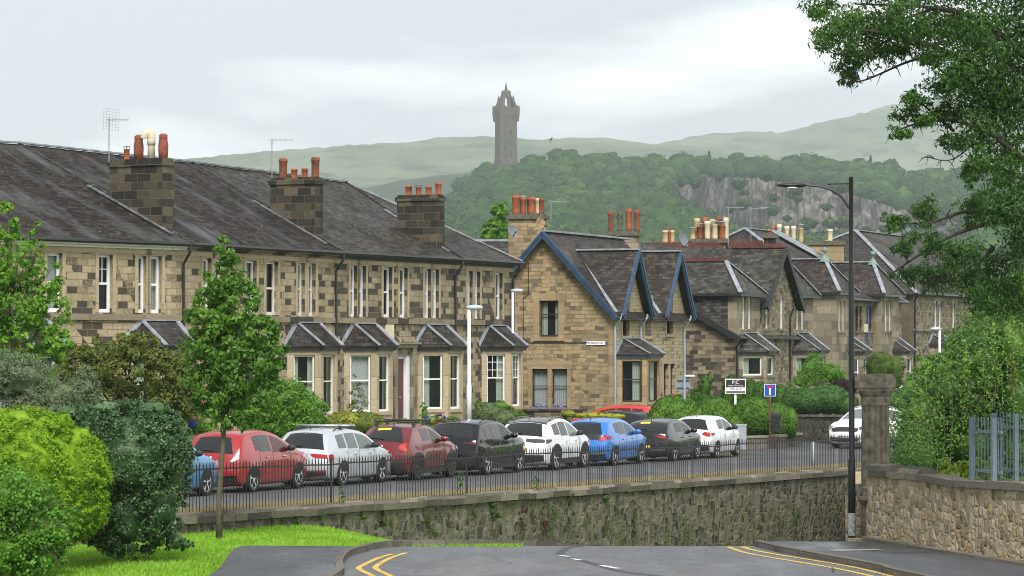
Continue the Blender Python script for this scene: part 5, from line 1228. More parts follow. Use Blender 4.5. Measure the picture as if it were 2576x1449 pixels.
CFc = Fr(at(1668, 600, 179).x, 179, R(95)); chimney(h3, CFc, 0, .6, -.5, 0, 6, zat(1680, 612, 179), [(.13, -.2, .75, .18, 'buff', 'plain'), (.4, -.3, .78, .13, 'terra', 'plain'), (.55, -.2, .75, .12, 'buff', 'plain')], cap=.03)
# ---------------------------------------------------------------- fourth house (hipped, finials, solar panels)
s4 = S.s_(2096); e4 = S.s_(2268)
h4 = T('hipped_stone_house', 'stone house with two finial topped hipped wings and a strip of solar panels', 'house', S.P((s4 + e4)/2, -3, .6), 'detached stone houses')
zE4 = S.z_(2100, 750); nR = -8.0; sR = S.s_(1874, nR); zR4 = zat(1874, 575, S.P(sR, nR, 0).y)
h4w = wins(S, (2151, 2160, 2186, 2196), 770, 832, 0, .5)
h4w = [(h[0], h[0] + .75, h[2], h[3]) for h in h4w]
wb = MB(); wall(wb, S, [(s4, -.3), (e4, -.3), (e4, zE4), (s4, zE4)], h4w, rev=.2); wb.poly(S.P(e4, 0, -.3), S.P(e4, -14, -.3), S.P(e4, -14, zE4), S.P(e4, 0, zE4)); wb.build('wall', M['mid_rubble'], h4); win_holes(h4, S, h4w, 0, M['brownwood'])
SF4 = Fr(S.P(s4, -15, 0).x, S.P(s4, -15, 0).y, SA + math.pi/2)
wb = MB(); wall(wb, SF4, [(0, -.3), (15, -.3), (15, zE4), (0, zE4)], []); wb.build('side_wall', M['orange_rubble'], h4)
mg = MB(); fbox(mg, SF4, 14.3, 15.0, .003, .03, -.3, zE4 - .2); mg.build('quoins', M['dressed_brown'], h4)
rb = MB(); q0 = S.P(s4 - .35, .35, zE4 - .05); q1 = S.P(e4 + .35, .35, zE4 - .05); q2 = S.P(e4 + .35, -15, zE4 - .05); q3 = S.P(s4 - .35, -15, zE4 - .05); Ra = S.P(sR, nR, zR4); Rb = S.P(max(e4 - 6, sR + 6), nR, zR4)
slab(rb, [q0, q1, Rb, Ra]); slab(rb, [q3, q0, Ra - Vector((0, 0, .005))]); slab(rb, [q1, q2, Rb - Vector((0, 0, .005))]); slab(rb, [q2, q3, Ra - Vector((0, 0, .01)), Rb - Vector((0, 0, .01))])
r4 = rb.build('roof', M['slate_purple'], h4)
ld = MB(); up = Vector((0, 0, .05))
for a, b in ((Ra, Rb), (Ra, q0), (Ra, q3), (Rb, q1)): ld.bar(a + up, b + up, .28, .06)
ld.build('ridge', M['lead'], r4)
g_ = MB(); g_.tube([q0, q1], .08, 7); g_.build('gutter', plain('dark_gutter', (.02, .025, .03), .4), h4)
def wing4(px0, px1, ye, yap, pxap, holes_px, fin):
    sa, sb_ = S.s_(px0, .5), S.s_(px1, .5); md = (sa + sb_)/2; zz_ = S.z_(px0, ye, .5); hp = .5 - solve_n(S, md, pxap); za = zat(pxap, yap, S.P(md, .5 - hp, 0).y)
    hs_ = wins(S, holes_px, 757, 832, .5, .5)
    wing(h4, S, sa, sb_, .5, -7.5, -.3, zz_, za, 'hip', M['dressed_grey'], M['slate_purple'], hs_, hip=hp, bmat=plain('dark_gutter', (.02, .025, .03), .4)); win_holes(h4, S, hs_, .5)
    c = S.P(md, .5 - hp, za); mb = MB(); mb.lathe([(.35, -.15), (.1, .22), (.05, .25), (.05, .4), (.14, .45), (.17, .56), (.12, .66), (.01, .72)], c, 12); mb.build('finial', plain('copper_green', (.16, .24, .2), .7), h4)
wing4(2104, 2146, 733, 652, 2075, (2109, 2119), 1)
wing4(2216, 2262, 738, 660, 2196, (2226, 2236), 1)
# solar panels lie on the front slope
sp = MB(); 
def on4(s, f): # f 0 eave..1 ridge
    a = q0.lerp(Ra, f); t_ = (s - (s4 - .35)) ; e = Vector((S.d[0], S.d[1], 0)); base = q0 + e * t_; rid = Vector((Ra.x, Ra.y, Ra.z)) + e * (s - sR); return base.lerp(rid, f)
upn = Vector((S.o[0]*.06, S.o[1]*.06, .13)); ss = S.s_(1990, nR); panels = []
solm = NT('solar_panel'); solm.fin((.02, .022, .03), .12, 0, .9); solm = solm.m
spt = T('solar_panels', 'long strip of grey solar panels down the slate slope behind the finial wings', 'solar panel', on4(ss, .5))
for r_i in range(2):
    for c_i in range(5):
        s_a = sR + 4.2 + r_i * 1.05; f0 = .06 + c_i * .185; mb = MB()
        P4 = [on4(s_a, f0), on4(s_a + 1.02, f0), on4(s_a + 1.02, f0 + .18), on4(s_a, f0 + .18)]
        mb.hexa([p + upn for p in P4], [p + upn * 1.4 for p in P4]); mb.build('panel', solm, spt)
mb = MB(); 
for r_i in range(3):
    s_a = sR + 4.19 + r_i * 1.05; mb.bar(on4(s_a, .05) + upn * 1.3, on4(s_a, .99) + upn * 1.3, .04, .06)
for c_i in range(6): f0 = .055 + c_i * .185; mb.bar(on4(sR + 4.19, f0) + upn * 1.35, on4(sR + 6.3, f0) + upn * 1.35, .03, .05)
mb.build('frame', M['steel'], spt)
bay(h4, S, S.s_(2108), -.3, CZ - 2.5, S.z_(2140, 900, .9), S.z_(2140, 885, .9), S.z_(2140, 845), proj=1.2, front=1.3, cant=1.1, wmat=M['dressed_grey'], rmat=M['slate_grey'], curt=('left', 'left'))
bay(h4, S, S.s_(2222), -.3, CZ - 2.5, S.z_(2250, 900, .9), S.z_(2250, 885, .9), S.z_(2250, 845), proj=1.2, front=1.5, cant=1.1, wmat=M['dressed_grey'], rmat=M['slate_purple'], curt=('left', 'left'))
p = MB(); s = S.s_(2180); p.tube([S.P(s + .2, .35, zE4 - .1), S.P(s, .1, zE4 - .5), S.P(s, .1, 1)], .06, 7); p.build('downpipe', M['bluepipe'], h4)
mb = MB(); s = S.s_(2172); fbox(mb, S, s, s + .5, .01, .15, S.z_(2172, 836), S.z_(2172, 815)); mb.build('alarm_box', M['cream'], h4)
CFf = Fr(at(2036, 600, 196).x, 196, R(97)); w_ = at(2122, 600, 196).x - CFf.x; zt_ = zat(2080, 608, 196)
chimney(h4, CFf, 0, w_, -.8, 0, 6, zt_, [(w_*.6, -.4, .8, .17, 'cream', 'plain')], mat=M['dressed_brown'], cap=.12)
CFg = Fr(at(1940, 600, 199).x, 199, R(92)); w_ = at(2022, 600, 199).x - CFg.x; u = w_/82.
chimney(h4, CFg, 0, w_, -.7, 0, 6, zat(1980, 612, 199), [((px - 1940)*u, -.35, (612 - yt)*199/F, .16, mt, kd) for px, yt, mt, kd in ((1945, 569, 'terra', 'plain'), (1961, 565, 'cream', 'plain'), (1980, 569, 'cream', 'plain'), (1997, 569, 'cream', 'plain'), (2016, 563, 'buff', 'cap'))], mat=M['dressed_brown'], cap=.1)
# ---------------------------------------------------------------- far house on the right
s5 = S.s_(2297); e5 = s5 + 30
h5 = T('far_stone_house', 'plain two storey stone house behind the big tree at the far right', 'house', S.P(s5 + 8, -3, .6), 'detached stone houses')
zE5 = S.z_(2300, 737); w5 = wins(S, (2350, 2361, 2395, 2440, 2478, 2489), 757, 824, 0, .8)
wb = MB(); wall(wb, S, [(s5, -.3), (e5, -.3), (e5, zE5), (s5, zE5)], w5, rev=.2); wb.build('wall', M['mid_rubble'], h5); win_holes(h5, S, w5, 0, M['white'], M['dressed_grey'])
wb = MB(); wb.poly(S.P(s5, 0, -.3), S.P(s5, -14, -.3), S.P(s5, -14, zE5), S.P(s5, 0, zE5)); wb.build('side_wall', plain('brown_harling', (.1, .08, .055), .95, var=.4, scale=1.5), h5)
sc_ = MB(); fbox(sc_, S, s5, e5, .003, .1, S.z_(2300, 833), S.z_(2300, 826)); sc_.build('string_course', M['dressed_grey'], h5)
rb = MB(); nR = -7.5; sR5 = S.s_(2152, nR); zR5 = zat(2152, 580, S.P(sR5, nR, 0).y); q0 = S.P(s5 - .35, .35, zE5 - .05); q1 = S.P(e5, .35, zE5 - .05); q3 = S.P(s5 - .35, -15, zE5); Ra = S.P(sR5, nR, zR5); Rb = S.P(e5, nR, zR5)
slab(rb, [q0, q1, Rb, Ra]); slab(rb, [q3, q0, Ra - Vector((0, 0, .005))]); slab(rb, [S.P(e5, -15, zE5), q3, Ra - Vector((0, 0, .01)), Rb - Vector((0, 0, .01))]); r5 = rb.build('roof', M['slate_moss'], h5)
ld = MB()
for a, b in ((Ra, Rb), (Ra, q0), (Ra, q3)): ld.bar(a + up, b + up, .28, .06)
ld.build('ridge', M['lead'], r5)
g_ = MB(); g_.tube([q0, q1], .08, 7); g_.tube([S.P(s5 + .1, .3, zE5 - .1), S.P(s5 + .1, .1, zE5 - .5), S.P(s5 + .1, .1, .5)], .07, 7); g_.build('gutter', M['black'], h5)
bay(h5, S, S.s_(2338), -.3, CZ - 2.4, S.z_(2338, 893), S.z_(2338, 868), S.z_(2338, 842), proj=1.2, front=1.6, cant=1.1, wmat=M['dressed_grey'], rmat=M['slate_grey'])
for i_, (px_, mt) in enumerate(()):
    sx_ = S.s_(px_, nR); chimney(h5, S, sx_ - .4, sx_ + .4, nR - 1, nR + 1, zR5 - 1, zR5 + 1.1, [(sx_, nR + q, .6, .16, mt, 'plain') for q in (-.6, -.2, .2, .6)], mat=M['dressed_brown'], cap=.1)
# small slate roof seen between terrace and blue house
t = T('rear_outbuilding', 'low slate roofed rear building between the terrace end and the blue gabled house', 'house', at(1245, 640, 165))
a, b = at(1150, 607, 166), at(1283, 607, 166); mb = MB(); slab(mb, [a, b, b + Vector((0, -4, -2.6)), a + Vector((0, -4, -2.6))]); slab(mb, [a, b, b + Vector((0, 4, -2.6)), a + Vector((0, 4, -2.6))]); r_ = mb.build('roof', M['slate_moss'], t)
mb = MB(); mb.bar(a + up, b + up, .25, .12); mb.build('ridge', M['lead'], r_)
mb = MB(); mb.box(a.x, b.x, 162.4, 169.6, 0, a.z - 2.6); mb.build('wall', M['mid_rubble'], t)
# ---------------------------------------------------------------- aerials
def aerial(px, ytop, ybot, d, lab, kind='yagi', dx=.9, rust_=False):
    b = at(px, ybot, d); zt_ = zat(px, ytop, d); t = T('tv_aerial', lab, 'aerial', b)
    mb = MB(); mb.tube([b, (b.x, b.y, zt_)], .022, 6); mb.build('mast', M['steel'] if not rust_ else rust, t)
    mb = MB(); z = zt_ - .05
    mb.bar((b.x - dx*.15, d, z), (b.x + dx, d, z + .0), .025, .025)
    n_ = 9
    for i in range(n_):
        x = b.x + dx * (i + .5) / n_; mb.bar((x, d - .12, z - .02), (x, d + .12, z + .02), .012, .012)
        mb.bar((x, d, z - .05), (x, d, z + .05), .012, .012)
    if kind == 'grid':
        for i in range(8):
            zz_ = z - .38 + i * .11; mb.bar((b.x - .22, d - .1, zz_ + .05), (b.x + .4 * .9, d + .05, zz_ - .02), .009, .009)
        for i in range(6): x = b.x - .22 + i * .115; mb.bar((x, d, z - .4), (x + .03, d, z + .42), .009, .009)
    else: mb.bar((b.x - .12, d, z - .12), (b.x + .1, d, z - .12), .012, .012); mb.bar((b.x - .12, d, z + .08), (b.x + .1, d, z + .08), .012, .012)
    mb.build('antenna', M['steel'], t)
aerial(274, 298, 420, J[1].y + 3, 'grid backed television aerial on a tall mast by the hooded chimney', 'grid', .75)
aerial(684, 349, 460, J[2].y + 3, 'slim television aerial on a mast beside the four pot chimney')
aerial(552, 413, 422, 128, 'small television aerial just showing over the terrace ridge', dx=.3)
aerial(1386, 505, 560, 151, 'television aerial leaning by the pot crowded chimney of the blue gabled house')
aerial(1832, 520, 620, 172, 'thin television aerial on a bare mast right of the ten pot chimney')
aerial(1912, 520, 585, 176, 'rusty masted television aerial above the small ridge chimney', rust_=True, dx=.5)
aerial(1889, 523, 610, 186, 'far television aerial before the cliff face')
# garden walls -------------------------------------------------------
def gwall(name, label, pts, h, th, mat, cap, z=None):
    t = T(name, label, 'wall', pts[0]); mb = MB(); cp = MB()
    for a, b in zip(pts, pts[1:]):
        a, b = Vector(a), Vector(b); d = (b - a).normalized(); s = Vector((d.y, -d.x, 0)) * th / 2
        q = lambda e, z0: [Vector((p.x, p.y, p.z + z0)) for p in (a - s*e, b - s*e, b + s*e, a + s*e)]
        mb.hexa(q(1, -.5), q(1, h)); cp.hexa(q(1.3, h), q(1.1, h + .09))
    mb.build('wall_face', mat, t); cp.build('coping', cap, t)
gwall('garden_wall', 'low dark garden wall with flat coping in front of the brown gable', [at(1292, 1052, 138), at(1472, 1052, 136)], .32, .35, M['dark_rubble'], M['chimney'])
gwall('garden_wall', 'dark rubble garden wall under the rounded bushes beside the white car', [at(2008, 1108, 133), at(2150, 1112, 127)], 1.05, .4, M['retain'], M['retain'])
gwall('garden_wall', 'low kerb like stone wall at the foot of the scalloped hedge', [at(1876, 1112, 122.5), at(1945, 1110, 122.5), at(2006, 1103, 127)], .16, .4, M['coping2'], M['coping2'])
gwall('garden_wall', 'low garden wall along the pavement in front of the terrace gardens', [Vector((-22, 66.2, .2)), Vector((-9.8, 81.8, .15)), Vector((-1.2, 103, -.1)), Vector((2.6, 112.5, -.15))], .55, .3, M['mid_rubble'], M['coping2'])
mb = MB()
for i in range(4): pass
gp = T('garden_gate', 'black iron garden gate between the hedge and the dark rubble wall', 'gate', at(1995, 1105, 130)); mb = MB()
a, b = at(1992, 1106, 130), at(2008, 1106, 131)
for i in range(6): p = a.lerp(b, i/5); mb.bar(p, p + Vector((0, 0, 1.15)), .03, .03)
mb.bar(a + Vector((0, 0, 1.0)), b + Vector((0, 0, 1.0)), .04, .04); mb.bar(a + Vector((0, 0, .2)), b + Vector((0, 0, .2)), .04, .04); mb.build('bars', M['black'], gp)
# raised gardens
mb = MB()
for k in range(4): pass
gd = [TFR[0][0].P(-5, .1, G0), J[1] + Vector((.1, -.1, G0)), J[2] + Vector((.1, -.1, G0)), J[4] + Vector((.1, -.1, G0)), S.P(0, 0, G0), S.P(10, .0, G0), S.P(10, 9, .1), Vector((2.7, 112.7, .25)), Vector((-1.1, 103.2, .3)), Vector((-9.7, 82, .5)), Vector((-21.9, 66.4, .5))]
mb.poly(*gd); structure(mb.build('garden_ground', M['farground']))
# ================================================================ CARS
def cat(pts, k=5):
    P = [Vector((x, 0, z)) for x, z in pts]; return [(p.x, p.z) for p in smooth_line(P, k)]
tyre_m = plain('tyre_rubber', (.018, .018, .018), .8); rim_m = plain('alloy_rim', (.6, .61, .62), .35, .5); rimd = plain('dark_rim', (.05, .05, .055), .4, .5)
clad = plain('black_plastic', (.022, .022, .023), .6); carglass = glassmat('car_glass', (.75, .8, .78), .6, .02); darkglass = glassmat('tinted_glass', (.12, .13, .13), .12, .02)
redlens = plain('red_lens', (.35, .012, .012), .35, spec=.3); clearlens = plain('clear_lens', (.5, .51, .52), .35); plate_y = plain('plate_yellow', (.72, .5, .03), .4, var=.03)
chrome = plain('chrome', (.6, .6, .6), .12, 1.0, var=.05); stick = plain('yellow_sticker', (.75, .6, .05), .5, var=.03)
class Car:
    def __init__(s, spec, loc, rz, label):
        s.sp = spec; L, W = spec['L'], spec['W']; s.L, s.W = L, W
        s.root = T('parked_car', label, 'car', loc, 'cars parked along the upper street', rz); ORG[s.root.name] = Vector((0, 0, 0))
        s.out = cat(spec['out'], 5); b0_, b1_ = s.out[-1], s.out[0]; s.out += [(b0_[0] + (b1_[0] - b0_[0]) * q / 10, .2) for q in range(1, 11)]
        xs = [p[0] for p in s.out]; zs = [p[1] for p in s.out]; s.belt = spec.get('belt', .95); s.H = max(zs); s.ia = zs.index(s.H)
        s.paint = spec['paint']; s.build()
    def w(s, x, z):
        sp = s.sp; t = abs(2 * x / s.L - 1); pl = 1 - (sp.get('taper', .1) * t ** 3.5 if x < s.L / 2 else .06 * t ** 3 + .2 * t ** 9)
        if z < .55: tu = .955 + .045 * max(0, (z - .2) / .35)
        elif z > s.belt - .12: tu = 1 - sp.get('tumble', .27) * (max(0, z - s.belt + .12) / (s.H - s.belt + .12)) ** 1.25
        else: tu = 1
        # haunches
        for xc in (sp['xr'], sp['xf']): tu += sp.get('haunch', .012) * math.exp(-((x - xc) / .42) ** 2 - ((z - .62) / .22) ** 2)
        return s.W / 2 * pl * tu
    def nrm(s, k):
        a, b = s.out[max(k-1, 0)], s.out[min(k+1, len(s.out)-1)]; dx, dz = b[0]-a[0], b[1]-a[1]; l = math.hypot(dx, dz) or 1
        return (-dz / l, dx / l)
    def cen(s, t, yf, eps=0.0, inset=.05):
        k = int(t); f = t - k; k2 = min(k+1, len(s.out)-1); a, b = s.out[k], s.out[k2]; x, z = a[0]+(b[0]-a[0])*f, a[1]+(b[1]-a[1])*f
        n = s.nrm(k); n2 = s.nrm(k2); nx, nz = n[0]*(1-f)+n2[0]*f, n[1]*(1-f)+n2[1]*f
        ww = s.w(x, z) - inset; b_ = (.1 if abs(nx) > .6 else .1*abs(nx) + .035) * (1 - yf*yf)
        return (x + nx*(b_ + eps), yf*ww, z + nz*(b_ + eps))
    def tz(s, z, rear=True):
        rng = range(0, s.ia) if rear else range(len(s.out) - 12, s.ia - 1, -1)
        for k in rng:
            a, b = s.out[k], s.out[k+1]
            if min(a[1], b[1]) <= z <= max(a[1], b[1]) and abs(b[1]-a[1]) > 1e-6 and (z > .3): return k + (z - a[1]) / (b[1] - a[1])
        return s.ia
    def topz(s, x):
        best = 0
        for a, b in zip(s.out, s.out[1:]):
            if min(a[0], b[0]) <= x <= max(a[0], b[0]) and abs(b[0]-a[0]) > 1e-6: best = max(best, a[1] + (b[1]-a[1]) * (x - a[0]) / (b[0] - a[0]))
        return best
    def M_(s, mb, name, mat, par=None, smooth=True): return mb.build(name, mat, par or s.root, smooth=smooth, local=True)
    def patch(s, name, rows, mat, eps=.006, rear=True, par=None, ny=8):
        """rows: (z, y0, y1) in metres"""
        mb = MB()
        for z, y0, y1 in rows:
            t = s.tz(z, rear); x = s.cen(t, 0)[0]; ww = s.w(max(.02, min(s.L-.02, x)), z) - .05
            for j in range(ny + 1):
                y = y0 + (y1 - y0) * j / ny; yf = max(-1.04, min(1.04, y / ww)); mb.v.append(s.cen(t, yf, eps))
        n = ny + 1
        for i in range(len(rows) - 1):
            for j in range(ny): mb.f.append((i*n+j, i*n+j+1, (i+1)*n+j+1, (i+1)*n+j))
        return s.M_(mb, name, mat, par)
    def side(s, name, cols, mat, sg, eps=.005, par=None, nr=5):
        mb = MB()
        for x, z0, z1 in cols:
            for j in range(nr + 1): z = z0 + (z1 - z0) * j / nr; mb.v.append((x, sg * (s.w(x, z) + eps), z))
        n = nr + 1
        for i in range(len(cols) - 1):
            for j in range(nr): mb.f.append((i*n+j, i*n+j+1, (i+1)*n+j+1, (i+1)*n+j))
        return s.M_(mb, name, mat, par)
    def build(s):
        sp = s.sp; out = s.out; N_ = len(out); mb = MB(); NY = 12
        # centre strip
        for k in range(N_):
            for j in range(NY + 1): mb.v.append(s.cen(k, -1 + 2 * j / NY))
        n = NY + 1
        for k in range(N_ - 1):
            for j in range(NY): mb.f.append((k*n+j, k*n+j+1, (k+1)*n+j+1, (k+1)*n+j))
        # rounded edge + side fill
        for sg, jj in ((-1, 0), (1, NY)):
            rings = []
            R1 = [(out[k][0] - s.nrm(k)[0]*.016, out[k][1] - s.nrm(k)[1]*.016) for k in range(N_)]; R2 = [(out[k][0] - s.nrm(k)[0]*.055, out[k][1] - s.nrm(k)[1]*.055) for k in range(N_)]
            def addring(P, f): i = len(mb.v); mb.v.extend((x, sg * f(x, z), z) for x, z in P); return i
            rings.append(addring(R1, lambda x, z: s.w(x, z) - .014)); rings.append(addring(R2, lambda x, z: s.w(x, z)))
            sx0, sx1, sz = .75, s.L - .8, .6
            for q in (.2, .4, .6, .8, 1.0):
                P = []
                for x, z in R2:
                    tx = min(sx1, max(sx0, x)); P.append((x + (tx - x)*q, z + (sz - z)*q))
                rings.append(addring(P, s.w))
            for k in range(N_ - 1): mb.f.append((k*n+jj, (k+1)*n+jj, rings[0]+k+1, rings[0]+k))
            for r0, r1 in zip(rings, rings[1:]):
                for k in range(N_ - 1): mb.f.append((r0+k, r0+k+1, r1+k+1, r1+k))
        body = s.M_(mb, 'body', s.paint); s.body = body
        ub = MB(); ub.box(.25, s.L - .25, -s.W/2 + .12, s.W/2 - .12, .17, .5); s.M_(ub, 'underbody', clad, smooth=False)
        H, B = s.H, s.belt
        # glass
        roofm = sp.get('roof')
        if roofm:
            mb = MB(); t0, t1 = s.tz(sp['rg'][1] + .01), s.tz(sp['wg'][1] + .01, False); K = 16
            for i in range(K + 1):
                for j in range(11): mb.v.append(s.cen(t0 + (t1-t0)*i/K, (-1 + .2*j), .006, .03))
            for i in range(K):
                for j in range(10): mb.f.append((i*11+j, i*11+j+1, (i+1)*11+j+1, (i+1)*11+j))
            s.M_(mb, 'roof_panel', roofm)
        z0, z1 = sp['rg'][:2]; yi = sp.get('rgi', (.1, .14))
        rows = []
        for i in range(7):
            z = z0 + (z1 - z0) * i / 6; x = s.cen(s.tz(z), 0)[0]; yy = s.w(x, z) - .05 - (yi[0] + (yi[1]-yi[0]) * i / 6)
            rows.append((z, -yy, yy))
        s.patch('rear_window', rows, darkglass, .006, True, ny=10)
        if sp.get('black_hatch'): a, b = sp['black_hatch']; s.patch('hatch_panel', [(a + (b-a)*i/4, -(s.W/2 - .2 - sp.get('bhi', .0)), s.W/2 - .2 - sp.get('bhi', .0)) for i in range(5)], paint('gloss_black', (.012, .012, .013), .15), .005)
        z0, z1 = sp['wg']; rows = []
        for i in range(7):
            z = z0 + (z1 - z0) * i / 6; x = s.cen(s.tz(z, False), 0)[0]; yy = s.w(x, z) - .13; rows.append((z, -yy, yy))
        s.patch('windscreen', rows, carglass, .006, False, ny=10)
        for sg in (-1, 1):
            for x0, x1, zb, gm_ in sp['sw']:
                cols = []; K = 10
                for i in range(K + 1):
                    x = x0 + (x1 - x0) * i / K; zb_ = zb if not callable(zb) else zb(x); t_ = s.topz(x) - sp.get('tg', .1); cols.append((x, zb_, max(zb_ + .004, t_)))
                s.side('side_window', cols, darkglass if gm_ else carglass, sg, .006)
            # arches + wheels
            r = sp['r']
            for xc in (sp['xr'], sp['xf']):
                mb = MB(); R_ = r * 1.1; K = 20; c = len(mb.v); i0 = len(mb.v)
                for q in (.0, .5, 1.0):
                    for i in range(K + 1):
                        a = -.3 + (math.pi + .6) * i / K; x = xc + math.cos(a)*R_*q; z = r + math.sin(a)*R_*q; mb.v.append((x, sg*(s.w(x, max(.2, z)) + .008), max(.18, z)))
                for q in range(2):
                    for i in range(K): mb.f.append((i0+q*(K+1)+i, i0+q*(K+1)+i+1, i0+(q+1)*(K+1)+i+1, i0+(q+1)*(K+1)+i))
                s.M_(mb, 'wheel_arch', tyre_m)
                if sp.get('clad'):
                    mb = MB(); i0 = 0
                    for q, ee in ((1.0, .012), (1.22, .012)):
                        for i in range(K + 1): a = -.25 + (math.pi + .5) * i / K; x = xc + math.cos(a)*R_*q; z = r + math.sin(a)*R_*q; mb.v.append((x, sg*(s.w(x, max(.2, z)) + ee), max(.18, z)))
                    for i in range(K): mb.f.append((i, i+1, K+1+i+1, K+1+i))
                    s.M_(mb, 'arch_trim', clad)
                y = sg * (s.w(xc, r) + .005); mb = MB(); yi_ = y - sg * .2
                prof = [(.0, 0), (r*.62, 0), (r*.7, -.005), (r*.78, .02), (r*.96, .022), (r, 0), (r, -.16), (r*.9, -.2), (.0, -.2)]; K = 26
                for rr_, dy in prof:
                    for i in range(K): a = 2*math.pi*i/K; mb.v.append((xc + rr_*math.cos(a), y + sg*dy, r + rr_*math.sin(a)))
                for q in range(len(prof) - 1):
                    for i in range(K): mb.f.append((q*K+i, q*K+(i+1) % K, (q+1)*K+(i+1) % K, (q+1)*K+i))
                wh = s.M_(mb, 'wheel', tyre_m)
                mb = MB(); ns = sp.get('spokes', 5)
                def fan(a0, a1, r0, r1, e):
                    P = [(xc + rr_*math.cos(a), y + sg*e, r + rr_*math.sin(a)) for a, rr_ in ((a0[0], r0), (a1[0], r1), (a1[1], r1), (a0[1], r0))]; mb.poly(*P)
                for q in range(ns):
                    a = 2*math.pi*q/ns + .3; fan((a - .28, a + .28), (a - .16, a + .16), r*.12, r*.66, .014)
                for q in range(24): a = 2*math.pi*q/24; b = a + 2*math.pi/24; fan((a, b), (a, b), r*.64, r*.71, .016)
                for q in range(12): a = 2*math.pi*q/12; b = a + 2*math.pi/12; fan((a, b), (a, b), .001, r*.16, .017)
                s.M_(mb, 'rim', sp.get('rim', rim_m), wh, False)
            # mirror
            xm = sp['sw'][-1][1] - .22; zm = B + .06; mb = MB(); ym = sg * (s.w(xm, zm) + .13)
            mb.ball((xm, ym, zm + .03), .12, 10, 7, (.7, 1.0, .72)); mb.bar((xm, sg*(s.w(xm, zm) - .03), zm - .03), (xm, ym, zm), .05, .05); s.M_(mb, 'wing_mirror', sp.get('mirror', s.paint))
            for xh in sp['handles']: mb = MB(); mb.bar((xh, sg*(s.w(xh, B-.13) + .022), B - .13), (xh + .17, sg*(s.w(xh + .17, B-.13) + .022), B - .13), .03, .03); s.M_(mb, 'door_handle', sp.get('handle', s.paint))
            # door shut lines
            mb = MB()
            for xd in sp['doors']:
                for z_ in np.arange(.3, B - .02, .06): mb.poly(*[(xd + dx + (B - z_)*.03, sg*(s.w(xd, zz_) + .003), zz_) for dx, zz_ in ((-.006, z_), (.006, z_), (.006, z_ + .06), (-.006, z_ + .06))])
            s.M_(mb, 'shut_line', clad, body, False)
            if sp.get('clad'):
                s.side('sill_cladding', [(x, .18, .36) for x in np.linspace(sp['xr'] + r*1.1, sp['xf'] - r*1.1, 8)], clad, sg, .01)
            if sp.get('rails'):
                mb = MB(); xs_ = np.linspace(sp['rails'][0], sp['rails'][1], 9); mb.tube([(x, sg*(s.w(x, s.topz(x) - .03) - .08), s.topz(x) + (.0 if i in (0, 8) else .045)) for i, x in enumerate(xs_)], .016, 6); s.M_(mb, 'roof_rail', sp.get('railm', clad))
        # rear bumper lower
        yy = s.W/2 - .06
        s.patch('lower_bumper', [(z, -yy, yy) for z in (.31, .38, .45, sp.get('lb', .48))], clad, .008)
        # tail lights
        for nm, shape, mt in sp['lights']:
            for sg in (-1, 1):
                if shape[0] == 'R': s.patch(nm, [(z, sg*a*s.W/2, sg*b*s.W/2) for z, a, b in shape[1]], mt, .012, ny=4)
                else: s.side(nm, [(x, z0, z1) for x, z0, z1 in shape[1]], mt, sg, .01)
        # plate
        pz = sp.get('pz', .8); t = s.tz(pz); c = s.cen(t, 0, .02); mb = MB(); x = c[0] - .012
        mb.box(x, x + .02, -.26, .26, pz - .055, pz + .055); pl_ = s.M_(mb, 'number_plate', plate_y, None, False)
        if sp.get('plate'):
            m = Matrix(((0, 0, -1, x - .002), (-1, 0, 0, -.25 + 0), (0, 1, 0, pz), (0, 0, 0, 1)))
            text_mesh(sp['plate'], .1, plain('plate_black', (.01, .01, .01), .5), m, 'lettering', pl_, .001, align='RIGHT', sx=.95)
        # emblem
        if sp.get('emblem'):
            ez, kind_ = sp['emblem']; c = s.cen(s.tz(ez), 0, .02); mb = MB(); K = 18
            if kind_ == 'ring':
                P = [(c[0], math.cos(2*math.pi*i/K)*.055, ez + math.sin(2*math.pi*i/K)*.05) for i in range(K + 1)]; mb.tube(P, .009, 5); mb.bar((c[0], -.065, ez), (c[0], .065, ez), .012, .018)
            elif kind_ == 'diamond': P = [(c[0], 0, ez - .08), (c[0], .055, ez), (c[0], 0, ez + .08), (c[0], -.055, ez), (c[0], 0, ez - .08)]; mb.tube(P, .014, 4)
            elif kind_ == 'ovals':
                for ry, rz_, cz in ((.07, .045, 0), (.022, .045, 0), (.045, .018, .018)): mb.tube([(c[0], math.cos(2*math.pi*i/K)*ry, ez + cz + math.sin(2*math.pi*i/K)*rz_) for i in range(K + 1)], .006, 4)
            s.M_(mb, 'emblem', clad if kind_ == 'diamond' else chrome, None, False)
        if sp.get('letters'):
            txt, lz, sz_, lm = sp['letters']; c = s.cen(s.tz(lz), 0, .02); m = Matrix(((0, 0, -1, c[0] - .004), (-1, 0, 0, 0), (0, 1, 0, lz), (0, 0, 0, 1))); text_mesh(txt, sz_, lm, m, 'lettering', s.body, .001, sx=1.6)
        # wiper, brake light, aerial
        z0, z1 = sp['rg'][:2]; a = s.cen(s.tz(z0 + .05), .0, .03); b = s.cen(s.tz(z0 + .09), .62, .03); mb = MB(); mb.bar(a, b, .02, .025); mb.ball(a, .03, 8, 5); s.M_(mb, 'wiper', clad)
        if sp.get('sticker'): zz_ = sp['sticker'][0]; s.patch('sticker', [(zz_ - .03, sp['sticker'][1], sp['sticker'][2]), (zz_ + .03, sp['sticker'][1], sp['sticker'][2])], stick, .012)
        xa = s.cen(s.tz(z1 + .05), 0)[0] + .25; za = s.topz(xa); mb = MB(); mb.tube([(xa, 0, za + .02), (xa - .05, 0, za + sp.get('ant', .1) + .03)], [.02, .006], 5); s.M_(mb, 'aerial', clad)
        mb = MB(); mb.box(1.0, s.L - 1.6, -s.W/2 + .25, s.W/2 - .25, .5, B - .1)
